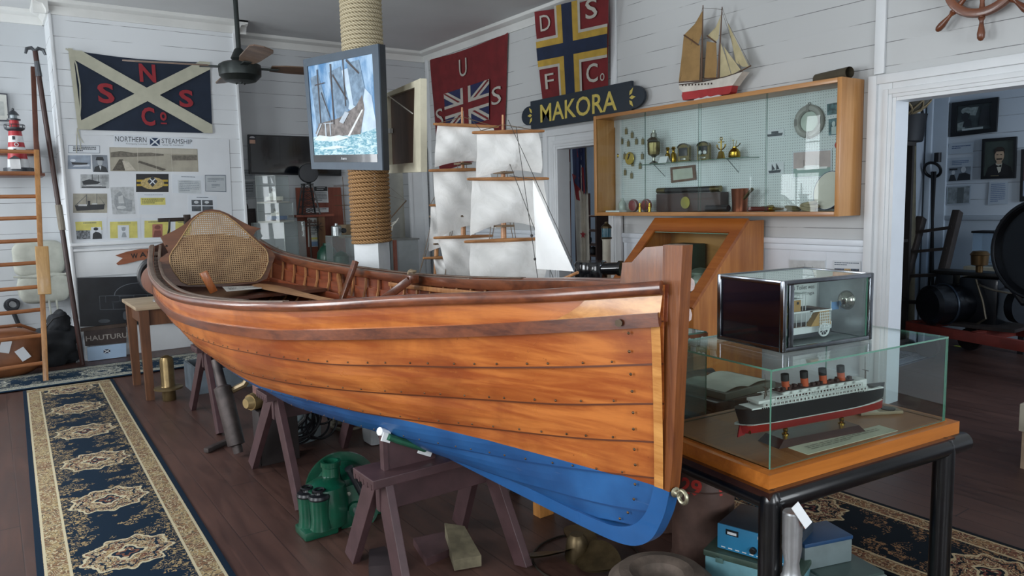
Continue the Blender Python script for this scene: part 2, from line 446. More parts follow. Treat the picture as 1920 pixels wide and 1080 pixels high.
m.box(((BX0+BX1)/2, YC-.015, zt-.06), (BX1-BX0, .02, .03), bev=.005)
m.box(((BX0+BX1)/2, YC-.03, .17), (BX1-BX0+.04, .06, .34), bev=.01); m.box(((BX0+BX1)/2, YC-.02, .39), (BX1-BX0+.03, .04, .10), bev=.012); m.box(((BX0+BX1)/2, YC-.01, .47), (BX1-BX0+.03, .02, .06), bev=.006)
fit(m.build('baseboard_chimney', WHITE))
# the room beyond the right doorway, the one beyond the middle doorway and the one behind
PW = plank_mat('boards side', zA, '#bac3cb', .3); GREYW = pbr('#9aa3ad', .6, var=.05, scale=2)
XF, YF = 8.5, 4.1
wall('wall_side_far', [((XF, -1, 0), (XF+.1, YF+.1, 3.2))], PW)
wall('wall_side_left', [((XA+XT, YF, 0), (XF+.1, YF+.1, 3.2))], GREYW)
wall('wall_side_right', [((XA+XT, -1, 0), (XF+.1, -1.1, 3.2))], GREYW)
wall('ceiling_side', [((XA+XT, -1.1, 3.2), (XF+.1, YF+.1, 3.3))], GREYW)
m = MB(); m.box((XF-.015, 2, 1.30), (.03, 4.2, .05), bev=.01); m.box((XF-.006, 2, .65), (.012, 4.2, 1.3)); m.box((XF-.02, YF-.12, 1.6), (.04, .22, 3.2), bev=.01); m.box((XF-.04, YF-.05, 1.6), (.06, .06, 3.2), bev=.01)
m.box((XF-.02, .95, 1.6), (.04, .12, 3.2), bev=.01)
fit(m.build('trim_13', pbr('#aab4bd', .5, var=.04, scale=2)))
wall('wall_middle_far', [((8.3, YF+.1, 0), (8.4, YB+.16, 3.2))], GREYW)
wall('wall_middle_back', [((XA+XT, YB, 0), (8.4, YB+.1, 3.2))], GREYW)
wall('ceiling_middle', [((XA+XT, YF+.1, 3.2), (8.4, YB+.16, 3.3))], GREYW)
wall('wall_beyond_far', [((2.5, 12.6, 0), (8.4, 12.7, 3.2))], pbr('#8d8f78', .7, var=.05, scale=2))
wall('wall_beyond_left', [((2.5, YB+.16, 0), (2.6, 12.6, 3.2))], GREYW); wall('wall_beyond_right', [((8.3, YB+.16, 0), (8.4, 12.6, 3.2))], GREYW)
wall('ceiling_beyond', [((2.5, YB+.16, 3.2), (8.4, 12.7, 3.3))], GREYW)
# ------------------------------------------------------------------ daylight, plus fill lamps added in the rooms beyond
w = bpy.data.worlds.new('sky'); bpy.context.scene.world = w; w.use_nodes = True
w.node_tree.nodes['Background'].inputs[0].default_value = (.62, .72, .85, 1); w.node_tree.nodes['Background'].inputs[1].default_value = .9
def area(name, loc, rot, sx, sy, power, col=(.92, .965, 1)):
    l = bpy.data.lights.new(name, 'AREA'); l.shape = 'RECTANGLE'; l.size = sx; l.size_y = sy; l.energy = power; l.color = col
    o = bpy.data.objects.new(name, l); COL.objects.link(o); o.location = loc; o.rotation_euler = rot; return o
for (a, b), p in zip(W, (140, 180, 125)): area('window_daylight', (XL-.3, (a+b)/2, sum(WZ)/2), (0, -PI/2, 0), WZ[1]-WZ[0], b-a, p)
for (a, b), p in zip(WR, (140, 100)): area('window_daylight', ((a+b)/2, YR-.3, sum(WZ)/2), (PI/2, 0, 0), b-a, WZ[1]-WZ[0], p)
area('side_room_fill', (7.0, -.8, 1.9), (PI/2, 0, 0), 1.4, 1.6, 85, (.75, .86, 1))  # added fill lamp standing in for a window this room lacks
area('middle_room_fill', (7.2, 7.6, 3.1), (0, 0, 0), 1.2, 1.2, 40, (.8, .9, 1))  # unseen overhead fill, added to brighten the view through the middle doorway
area('back_room_fill', (5.5, 11.2, 3.1), (0, 0, 0), 1.2, 1.2, 32, (1, .95, .8))  # unseen warm fill under the ceiling, added to brighten the room behind
vs = bpy.context.scene.view_settings; vs.view_transform = 'Standard'; vs.look = 'None'; vs.exposure = 0; vs.gamma = 1
# ------------------------------------------------------------------ the rowing boat
def cxb(y): return 1.5420 - .0192*(y-4)
KG = [1.42, 1.8, 2.3, 2.9, 3.6, 4.4, 5.2, 5.8, 6.3, 6.7]
GWd = [.03, .192, .364, .576, .681, .716, .656, .570, .478, .373]
GZd = [1.357, 1.314, 1.270, 1.210, 1.160, 1.130, 1.140, 1.170, 1.235, 1.375]
def gw(y): return spline(KG, GWd, y)
def gz(y): return spline(KG, GZd, y)
RK = [1.42, 3.6, 6.5]
def lerp3(a, y): return a[0]+(a[1]-a[0])*(y-1.42)/2.18 if y < 3.6 else a[1]+(a[2]-a[1])*(y-3.6)/2.9
SE = [  # name, (ratios), ys, zs, start, end
 ((1, 1, 1), KG, GZd, 1.45, 6.52),
 ((.9, .98, .97), [1.44, 2, 2.43, 2.87, 3.13, 3.53, 3.96, 4.6, 5.3, 5.9, 6.5], [1.258, 1.182, 1.132, 1.087, 1.062, 1.04, 1.02, 1.008, 1.02, 1.05, 1.17], 1.455, 6.50),
 ((.75, .94, .9), [1.46, 1.74, 2.14, 2.44, 2.74, 3.15, 3.41, 3.8, 4.5, 5.3, 6.4], [1.13, 1.09, 1.04, 1.01, .98, .957, .948, .933, .92, .93, 1.0], 1.46, 6.47),
 ((.55, .86, .72), [1.47, 1.77, 2.02, 2.52, 3.03, 3.38, 4.2, 5.3, 6.4], [1.01, .96, .93, .88, .84, .82, .81, .825, .91], 1.465, 6.43),
 ((.40, .74, .5), [1.48, 1.73, 2.07, 2.46, 2.73, 3.4, 4.2, 5.3, 6.4], [.89, .85, .81, .77, .752, .725, .712, .73, .84], 1.475, 6.38),
 ((.27, .54, .3), [1.48, 1.75, 2.1, 2.6, 3.4, 4.2, 5.3, 6.4], [.775, .735, .69, .65, .622, .615, .64, .78], 1.48, 6.32),
 ((.14, .28, .12), [1.5, 1.67, 1.91, 2.3, 3.4, 4.2, 5.3, 6.4], [.66, .63, .605, .575, .56, .562, .59, .73], 1.505, 6.28),
 ((.03, .028, .03), [1.62, 1.8, 2.84, 4.15, 5.8, 6.4], [.575, .545, .535, .545, .57, .66], 1.60, 6.25)]
def sp(i, t, side, out=0, drop=0):
    ra, ys, zs, y0, y1 = SE[i]; y = y0+(y1-y0)*t; w = max(.02, gw(y))*lerp3(ra, y) + out
    return V((cxb(y)+side*w, y, spline(ys, zs, y)-drop))
BZ = .5
boat = thing('rowing_boat', 'varnished orange clinker rowing boat with blue bottom resting on sawhorses', 'boat', (1.54, 3.95, BZ))
g = G('hull varnish'); x, y, z = g.xyz()
n1 = g.noise(g.vec(x*2, y*.8, z*10), 2.0, 6, .6, .5); n2 = g.noise(g.vec(x*9, y*3, z*40), 5, 4); n3 = g.noise(g.co, 2.6, 5, .6, .5); n4 = g.noise(g.vec(x*2, y*2, z*4), 7, 6, .75)
c = g.mix(n1.smooth(.33, .67), lin('#95481d'), lin('#c57638'))
c = g.mix(n3.smooth(.40, .72)*.65, c, lin('#7a3614'))
c = g.mix(n4.smooth(.60, .80)*.55, c, lin('#cf8a3f'))
c = g.mix(g.noise(g.vec(x*30, y*22, z*22), 2, 3).smooth(.70, .76)*.6, c, lin('#4a200f'))
c = g.mix(n2*.22, c, lin('#6d3516'))
blue = g.mix(g.noise(g.co, 3, 5).smooth(.3, .7), lin('#1b4779'), lin('#2a619a'))
blue = g.mix(g.noise(g.vec(x*12, y*3, z*30), 2, 4).smooth(.66, .76)*.25, blue, lin('#7a86a8'))
isb = (z + (n3-.5)*.01).lt(.738-BZ)
g.set(Base_Color=g.mix(isb, c, blue), Roughness=isb*.10+n3*.16+.22, Coat_Weight=.25, Coat_Roughness=.2)
g.bump(n2*.3+n4*.15, .08, .004); HULL = g.m
g = G('inside varnish'); x, y, z = g.xyz(); n1 = g.noise(g.vec(x*2, y*.9, z*9), 2.2, 6, .6, 1)
g.set(Base_Color=g.mix(n1.smooth(.3, .7), lin('#6e3320'), lin('#8f4c30')), Roughness=.35, Coat_Weight=.3); INSIDE = g.m
RAILW = wood('#4a2416', '#7d4529', 'y', 16, .3, .5); RAILG = wood('#55443a', '#7d6a5c', 'y', 18, .55)
RIBW = wood('#8e5a34', '#b88455', 'z', 18, .4, .2); STEMW = wood('#5f3115', '#8c5226', 'z', 22, .38, .25, .06, .2, .5)
DARKW = wood('#3f2115', '#5d3421', 'x', 14, .4, .2); TANW = wood('#8d5f3c', '#b98a5e', 'y', 18, .45)
g = G('lap shade and dirt'); x, y, z = g.xyz(); g.set(Base_Color=g.mix(z.lt(.738-BZ), lin('#5a2c14'), lin('#174070')), Roughness=.5); LAP_SHADE_DIRT = g.m  # edge shading and dirt painted as a darker row along each overlap
NT = 56
for side in (-1, 1):
    for i in range(7):
        t_in = .006
        m = MB()
        def fo(u, v, i=i, side=side):
            a, b = sp(i, u, side), sp(i+1, u, side); o = (.001+.015*v**1.5)*min(1, u*14+.15)
            p = a.lerp(b, v); bul = .02*math.sin(PI*v)*min(1, u*6)*(1 if i > 1 else .5)
            return p + V((side*(o+bul*.6), 0, -(.010*v if i < 6 else 0)))
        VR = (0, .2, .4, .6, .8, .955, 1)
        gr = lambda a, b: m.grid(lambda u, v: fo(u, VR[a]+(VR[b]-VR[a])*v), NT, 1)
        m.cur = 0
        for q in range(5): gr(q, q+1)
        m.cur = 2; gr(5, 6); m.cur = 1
        m.grid(lambda u, v: fo(u, v) - V((side*min(.016, .9*abs(fo(u, v).x-cxb(fo(u, v).y))), 0, 0)), NT, 5); m.cur = 0
        for vv in (0, 1): m.grid(lambda u, v, vv=vv: fo(u, vv) - V((side*.016*v*min(1, u*30), 0, 0)), NT, 1)
        m.build('strake', [HULL, INSIDE, LAP_SHADE_DIRT], boat, smooth=50)
# rails
def rail_path(side, out, dz, i=0, t0=0, t1=1, n=60): return [sp(i, t0+(t1-t0)*k/n, side, out) + V((0, 0, dz)) for k in range(n+1)]
def rnd(w, h, r=.3):
    p = []
    for cx, cy, a0 in ((w/2, h/2, 0), (-w/2, h/2, 90), (-w/2, -h/2, 180), (w/2, -h/2, 270)):
        for k in range(4):
            a = math.radians(a0+30*k); q = min(w, h)*r
            p.append((cx-math.copysign(q, cx)+q*math.cos(a), cy-math.copysign(q, cy)+q*math.sin(a)))
    return p
for side in (-1, 1):
    MB().sweep(rail_path(side, .012, -.008), rnd(.04, .042, .42)).build('gunwale', RAILW, boat, smooth=60)
    pth = [sp(0, .02+.98*k/60, side, -.055*min(1, 8*(.02+.98*k/60)))+V((0, 0, -.02)) for k in range(61)]
    MB().sweep(pth, rnd(.022, .055, .2)).build('inwale', RAILW, boat, smooth=60)
    m = MB()                                                              # grey weathered capping along the middle and stern
    m.sweep([sp(0, .30+.70*k/40, side, .006)+V((0, 0, .0125)) for k in range(41)], rnd(.030, .008, .4)).build('rail_capping', RAILG, boat, smooth=60); MB().sweep([sp(0, .40+.60*k/40, side, -.055)+V((0, 0, .0085)) for k in range(41)], rnd(.022, .008, .4)).build('inner_capping', RAILG, boat, smooth=60)
    MB().sweep(rail_path(side, .018, 0, 1), [(.014, .0), (.010, .016), (.002, .02), (-.012, .02), (-.012, -.02), (.002, -.02), (.010, -.016)]).build('rubbing_strake', RAILW, boat, smooth=60)
    m = MB()
    for k in range(26):                                                  # filler blocks between the two rails
        t = .36+.62*k/25; a = sp(0, t, side, -.005); b = sp(0, t, side, -.045); m.bar(a-V((0, 0, .015)), b-V((0, 0, .015)), .02, .028)
    m.build('spacer_blocks', RAILG, boat)['kind'] = 'stuff'
    # bent ribs
    for k in range(26):
        t = .10+.86*k/25
        path = []
        for j in range(0, 15):
            q = j/2; i = min(6, int(q)); a, b = sp(i, t, side), sp(i+1, t, side); p = a.lerp(b, q-i)
            if i == 6 and q-i > .6: continue
            p.x -= side*.021; path.append(p)
        path[0].z -= .05; path[0].x -= side*.004
        MB().sweep(path, [(.009, .006), (-.009, .006), (-.009, -.006), (.009, -.006)], up=(-side, 0, .3)).build('rib', RIBW, boat, smooth=0)
# copper nail heads: rows above every lap, columns at the bow
m = MB()
def nail(p, n, r=.0042):
    m.lathe([(r, 0), (r*.7, .0022), (1e-5, .003)], p, 7, n.to_track_quat('Z', 'Y').to_matrix())
for side in (-1, 1):
    for i in (2, 3, 4, 5):
        for k in range(46):
            t = .03+.9*k/45+random.uniform(-.004, .004)
            a, b = sp(i-1, t, side), sp(i, t, side); p = a.lerp(b, .88)+V((side*.0125, 0, -.009)); p += V((side*.005, 0, 0))
            nail(p, V((side, -.35 if t < .3 else 0, 0)).normalized())
    for i in range(1, 7):
        for v in (.28, .72):
            t = .018; a, b = sp(i, t, side), sp(i+1, t, side); nail(a.lerp(b, v)+V((side*.016, 0, 0)), V((side, -.4, 0)).normalized(), .005)
m.build('copper_nails', pbr('#5a4632', .4, .7, .3, 60), boat, smooth=60)['kind'] = 'stuff'
# stem, forefoot and keel: one profile swept across the width
prof = [(1.405, 1.465), (1.418, 1.25), (1.432, 1.0), (1.445, .80), (1.462, .70), (1.487, .63), (1.53, .56), (1.60, .515), (1.70, .497), (1.85, .493)]
inn = [(1.47, 1.465), (1.475, 1.25), (1.487, 1.0), (1.497, .80), (1.515, .71), (1.545, .64), (1.60, .585), (1.68, .555), (1.78, .545), (1.86, .545)]
def slab(pa, pb, hw0, hw1, name, mats, split=None):
    m = MB(); L = []
    for (ya, za), (yb, zb) in zip(pa, pb):
        c = cxb(ya); L.append([V((c-hw0, ya, za)), V((c+hw0, ya, za)), V((c+hw1, yb, zb)), V((c-hw1, yb, zb))])
    vs = [p for q in L for p in q]; n = len(L); fs = []
    for i in range(n-1):
        for k in range(4): fs.append((i*4+k, i*4+(k+1) % 4, i*4+4+(k+1) % 4, i*4+4+k))
    fs += [(3, 2, 1, 0), tuple(4*(n-1)+k for k in range(4))]; m.add(vs, fs)
    if split is not None:
        for f in range(len(m.f)): m.mi[f] = 1 if sum(m.v[i].z for i in m.f[f])/4 < split else 0
    return m.build(name, mats, boat, smooth=35)
BLUE = pbr('#245890', .3, var=.12, scale=5, coat=.3)
def dense(p, n=48):
    K = [i/(len(p)-1) for i in range(len(p))]
    return [(spline(K, [q[0] for q in p], t/n), spline(K, [q[1] for q in p], t/n)) for t in range(n+1)]
slab(dense(prof), dense(inn), .021, .030, 'stem', [STEMW, BLUE], .735)
kp = [(1.85, .493), (2.84, .495), (4.15, .508), (5.8, .535), (6.3, .56)]
slab(kp, [(a, b+.05) for a, b in kp], .021, .03, 'keel', BLUE)
# bow block behind the stem head, and the lighter graft in the top strake
m = MB(); c = cxb(1.5); zz = 1.355
m.prism([(c-.024, 1.47, zz-.03), (c-.024, 1.655, zz-.035), (c-.024, 1.64, 1.405), (c-.024, 1.60, 1.408), (c-.024, 1.575, 1.43), (c-.024, 1.545, 1.455), (c-.024, 1.47, 1.462)], (.048, 0, 0))
m.build('breasthook', STEMW, boat, smooth=0)
LTW = wood('#a5682f', '#cf9552', 'y', 20, .35, .3)
for side in (-1, 1):
    m = MB()
    def fg(u, v, side=side):
        t = u*(.042+.028*(v**2)); a, b = sp(0, t, side), sp(1, t, side)
        return a.lerp(b, .10+.80*v)+V((side*(.0125*v+.0065+.01*math.sin(PI*v)*min(1, t*6)), 0, -.006*v))
    m.grid(fg, 8, 5).build('graft_piece', LTW, boat, smooth=60)
    m = MB(); p = sp(0, .055, side).lerp(sp(1, .055, side), .12)+V((side*.016, 0, 0)); m.ball(p, .012, 10, 8); m.build('fairlead', pbr('#6a5a48', .35, .8), boat)
    m = MB(); p = sp(1, .022, side)+V((side*.032, -.01, 0)); m.cyl(p, p+V((side*.006, -.003, 0)), .011, n=10); m.build('bolt', pbr('#4c4034', .4, .8), boat)
    m = MB()                                                             # pale rebate strip where the planks meet the stem
    m.grid(lambda u, v, side=side: V((cxb(1.48)+side*(.033+.025*u-.004*(1-v)), 1.458+.032*v+.012*(1-u)**2, .742+.50*u)), 10, 1); m.build('rabbet_strip', LTW, boat)
# eye bolt
m = MB(); c = V((cxb(1.44)-.004, 1.449, .735)); m.lathe([(.012, 0), (.016, .006), (.010, .012), (.008, .03)], c, 12, V((-.25, -1, 0)).normalized().to_track_quat('Z', 'Y').to_matrix())
cc = c+V((-.012, -.042, 0)); m.torus(cc, .0185, .0058, V((1, -.15, 0)).normalized().to_track_quat('Z', 'Y').to_matrix(), 20, 8)
m.build('eye_bolt', pbr('#a9a48c', .35, .85, .2, 30), boat)
# transom
m = MB(); ring = [sp(i, 1, -1, -.004) for i in range(8)]+[sp(i, 1, 1, -.004) for i in range(7, -1, -1)]
top = [V((cxb(6.5)+gw(6.5)*q, 6.53, gz(6.52)+.0+.09*(1-abs(q)**1.5))) for q in (.8, .5, .2, -.2, -.5, -.8)]
m.prism(ring+top, (0, .03, 0)); m.build('transom', DARKW, boat, smooth=0)
# seat bearers, stern bench, thwarts, floor
for side in (-1, 1):
    path = [sp(2, .35+.6*k/30, side, -.05)+V((0, 0, .0)) for k in range(31)]
    MB().sweep(path, rnd(.018, .05, .2)).build('seat_riser', INSIDE, boat, smooth=40)
    path = [sp(1, .36+.25*k/20, side, -.05)+V((0, 0, .055)) for k in range(21)]
    MB().sweep(path, rnd(.016, .028, .2)).build('stringer', RIBW, boat, smooth=40)
def across(y0, y1, z, th, shrink=.06, lvl=2):
    m = MB(); n = 8; pts = []
    for k in range(n+1):
        y = y0+(y1-y0)*k/n; pts.append(V((cxb(y)-gw(y)*.94+shrink, y, z)))
    for k in range(n, -1, -1):
        y = y0+(y1-y0)*k/n; pts.append(V((cxb(y)+gw(y)*.94-shrink, y, z)))
    return m.prism(pts, (0, 0, th))
across(5.35, 6.3, .955, .022).build('stern_bench', DARKW, boat, smooth=0)
for y in (4.35, 3.0): across(y-.12, y+.12, .955, .024).build('thwart', DARKW, boat, smooth=0)
m = MB()
for k in range(5): m.box((cxb(4)+(k-2)*.12, 4.1, .645), (.108, 1.7, .014))
m.build('bottom_boards', DARKW, boat, smooth=0)
def far_in(t, off=.06): p = sp(0, t, 1, -off); return p
# upright knee and slanting rowlock block on the far side
a = onX(667, 492, 2.10); b = onX(640, 566, 1.98); m = MB(); m.bar(a+V((0, 0, .01)), b, .055, .03, (1, 0, 0), .004); m.build('thwart_knee', RAILW, boat, smooth=30)
a = onX(634, 515, 2.12); b = onX(640, 552, 2.04); m = MB(); m.bar(a, b, .045, .025, (1, 0, 0), .004); m.build('thwart_knee', RIBW, boat, smooth=30)
a = onX(770, 524, 2.12); b = onX(718, 562, 1.98); m = MB(); m.bar(a, b, .10, .05, (0, 0, 1), .006); m.bar(a-V((0, 0, .02)), a+V((0, 0, .03)), .11, .06, (1, 0, 0), .006); m.build('rowlock_block', RAILW, boat, smooth=30)
m = MB(); p = onX(772, 516, 2.16)
for k in range(3): m.torus(p+V((random.uniform(-.01, .01), 0, k*.012)), .02, .008, 'y' if k % 2 else 'z', 12, 6)
m.build('rope_lashing', pbr('#8b7a63', .8), boat)
# cane backrest: shaped wooden frame with a woven cane panel
YBK = 6.08; nb = V((0, -1, .18)).normalized(); pbk = V((1.5, YBK, 1.2))
def bk(u, v, o=0): return onPlane(u, v, pbk, nb)+nb*o
zc = lambda x, y: (270+x/5.4, 380+y/5.4)
outer = [(150, 790), (165, 560), (250, 500), (170, 345), (300, 285), (400, 225), (440, 190), (500, 140), (560, 100), (620, 76), (690, 66), (770, 78), (850, 110), (930, 155), (1000, 195), (1080, 235), (1185, 262), (1135, 285), (1108, 330), (1150, 375), (1220, 440), (1290, 480), (1330, 540), (1290, 650), (1245, 770), (1150, 810), (780, 850), (450, 850), (250, 830)]
inner = [(380, 800), (290, 680), (262, 610), (258, 545), (285, 490), (330, 430), (380, 350), (430, 270), (480, 190), (540, 135), (610, 102), (690, 95), (770, 105), (840, 135), (920, 195), (1000, 265), (1090, 350), (1180, 430), (1230, 475), (1252, 530), (1255, 600), (1225, 690), (1180, 765), (1120, 795), (780, 815), (450, 830)]
def area2(P): return sum(P[i-1][0]*P[i][1]-P[i][0]*P[i-1][1] for i in range(len(P)))
me = bmesh.new()
ov = [me.verts.new(bk(*zc(*p))) for p in outer]; iv = [me.verts.new(bk(*zc(*p))) for p in inner]
oe = [me.edges.new((ov[i], ov[(i+1) % len(ov)])) for i in range(len(ov))]; ie = [me.edges.new((iv[i], iv[(i+1) % len(iv)])) for i in range(len(iv))]
bmesh.ops.triangle_fill(me, edges=oe+ie, use_beauty=True)
fr = MB(); me.verts.index_update(); vs = [v.co.copy() for v in me.verts]; fs = [[v.index for v in f.verts] for f in me.faces]; me.free()
fr.add(vs, fs); fr.add([v-nb*.022 for v in vs], fs)
for loop in (outer, inner):
    P = [bk(*zc(*p)) for p in loop]; n = len(P)
    fr.add(P+[p-nb*.022 for p in P], [(i, (i+1) % n, n+(i+1) % n, n+i) for i in range(n)])
CANEF = wood('#4a2a1a', '#6f4429', 'x', 12, .4, .3)
back = fr.build('backrest', CANEF, boat, smooth=30)
g = G('cane'); x, y, z = g.xyz(); q = z*1.02
P_ = .0158
fx = (x/P_).mod(1.0)-.5; fz = (q/P_).mod(1.0)-.5
hole = (fx*fx+fz*fz).sqrt().lt(.285)
gg = (((x+q)/P_*1.0).mod(1.0)-.5).abs()
nz = g.noise(g.co, 60, 3)
c = g.mix(nz, lin('#7d6142'), lin('#b4946b')); c = g.mix(g.noise(g.co, 7, 3).smooth(.4, .7)*.5, c, lin('#6a4d33'))
g.set(Base_Color=c, Roughness=.5, Alpha=hole*-1.0+1.0); CANE = g.m
me = MB(); P = [bk(*zc(*p), .004) for p in inner]; me.poly(P); me.build('cane_panel', CANE, back, smooth=0)
MB().tube([bk(*zc(*p), .006) for p in inner], .005, 6, closed=True).build('cane_binding', pbr('#9b7c54', .5, var=.25, scale=80), back)
# loose fittings kept in the boat are things of their own
m = MB(); a = onZ(395, 512, 1.11); b = onZ(418, 549, .985)
o = m.bar(onY(381, 510, 5.0), onY(401, 548, 5.0), .05, .022, (0, 1, 0), .006).build('tiller_handle', wood('#8a4a22', '#b26a35', 'z', 14, .35, .3)); tag(o, 'short orange wooden tiller handle standing up in front of the cane backrest', 'handle')
oar = thing('oar', 'pale wooden oar with broad blade lying across inside the rowing boat', 'oar', tuple(onX(520, 548, 1.75)))
A_ = onX(484, 533, 1.72); B_ = onX(565, 556, 1.66); C_ = onX(640, 570, 1.62); E_ = V((1.56, 2.8, 1.03))
d = (B_-A_).normalized(); sdv = d.cross(V((0, 0, 1))).normalized(); upv = sdv.cross(d)
m = MB(); pr = [(0, .05), (.12, .085), (.3, .085), (.55, .06), (.8, .032), (1, .024)]
L = (C_-A_).length; vs = []
for q, hw in pr:
    p = A_.lerp(C_, q); th = .006+.014*q
    vs += [p-sdv*hw, p+upv*th, p+sdv*hw, p-upv*th]
fs = [(i*4+k, i*4+(k+1) % 4, i*4+4+(k+1) % 4, i*4+4+k) for i in range(len(pr)-1) for k in range(4)]+[(3, 2, 1, 0), tuple(4*len(pr)-4+k for k in range(4))]
m.add(vs, fs).build('blade', TANW, oar, smooth=50)
MB().cyl(C_-d*.02, E_, .024, .022, 12).build('shaft', TANW, oar)
m = MB(); p = [onZ(510, 577, .984), onZ(545, 569, .984), onZ(620, 546, .984), onZ(560, 535, .984)]
sh = Sheet(onY(417, 538, 5.62), onY(489, 536, 5.9), onY(491, 541, 5.5), onY(425, 547, 5.3), (0, 0, 1)); sh.base('paper_sheet', pbr('#c9c9c4', .6), 'white paper strip lying on the stern bench of the rowing boat', 'paper')
sh.part('text_lines', pbr('#777777', .7), lines(.1, .9, .3, .8, 3))
yoke = thing('rudder_yoke', 'dark iron yoke arm with hanging cord beside the cane backrest', 'rudder fitting', tuple(onY(325, 415, 6.3)))
m = MB(); m.bar(onY(296, 413, 6.3), onY(352, 411, 6.3), .02, .03, (0, 0, 1), .004); m.box(onY(351, 413, 6.3), (.05, .04, .09), bev=.006); m.build('arm', pbr('#2c2420', .5, .6, .3), yoke)
MB().tube([onY(318, 412, 6.28), onY(317, 430, 6.27), onY(314, 445, 6.2), onY(312, 462, 6.1)], .008, 8).build('cord', pbr('#1d1a18', .7), yoke)
# ------------------------------------------------------------------ sawhorses under the boat
SAW = pbr('#4a3537', .45, var=.15, scale=12, bump=.1)
def make_saw(h, L, splay=.43):
    t = thing('sawhorse', 'x', 'sawhorse')
    m = MB(); m.box((0, 0, h-.02), (L, .2, .04), bev=.004)
    for k in range(5): m.box((-L/2+.004, -.08+.04*k, h-.032), (.012, .014, .022))
    m.build('top_plank', SAW, t, smooth=0)
    MB().box((0, -.035, h-.10), (L*.86, .035, .12), bev=.003).build('beam', SAW, t, smooth=0)
    for sx in (-1, 1):
        for sy in (-1, 1):
            a = V((sx*(L/2-.075), sy*.045, h-.04)); b = V((sx*(L/2-.045), sy*splay, 0))
            m = MB(); d = (b-a).normalized(); m.bar(a, b+d*.0, .100, .036, (1, 0, 0), .003)
            for v in range(len(m.v)): m.v[v].z = max(m.v[v].z, 0)
            m.build('leg', SAW, t, smooth=0)
    return t
saw = make_saw(.493, .66, .27); saw.location = (1.505, 2.78, 0)
saw['label'] = 'brown sawhorse with padded cradle under the bow, nearest of the three'
m = MB(); px = [(720, 885), (716, 800), (838, 846), (838, 850)]
hx = lambda y: y
sl = 2.79
m.prism([(1.262, sl, .49), (1.282, sl, .49), (1.282, sl, .645), (1.262, sl, .655)], (0, -.035, 0))
m.prism([(1.282, sl, .49), (1.51, sl, .49), (1.51, sl, .525), (1.282, sl, .64)], (0, -.03, 0))
m.build('cradle', SAW, saw, smooth=0)
m = MB(); m.tube([(1.28, 2.745, .640), (1.33, 2.745, .614), (1.40, 2.745, .578), (1.45, 2.745, .550)], [.014, .016, .016, .014], 10, sq=1.6); p_ = m.build('padding', pbr('#1f5b43', .8, bump=.2, scale=40), saw)
for a, b in (((1.258, 2.775, .660), (1.295, 2.775, .643)), ((1.425, 2.775, .570), (1.485, 2.775, .540))):
    m = MB(); m.tube([a, b], .0175, 10, sq=1.5); m.bar(V(a)+V((0, -.026, -.016)), V(b)+V((0, -.026, -.016)), .008, .036); m.build('tape_wrap', pbr('#e4e6e6', .7), saw)
s2 = make_saw(.57, .68); s2.location = (1.51, 4.14, 0); s2['label'] = 'brown sawhorse under the middle of the boat, second of the three from the bow'
MB().box((-.31, .14, .545), (.03, .16, .05), bev=.003).build('bracket', wood('#6b4a46', '#8e6a62', 'y'), s2, world=False)
s3 = make_saw(.585, .66); s3.location = (1.50, 5.80, 0); s3['label'] = 'brown sawhorse under the stern, farthest of the three from the bow'
for s_ in (saw, s2, s3): s_['group'] = 'sawhorses carrying the boat'

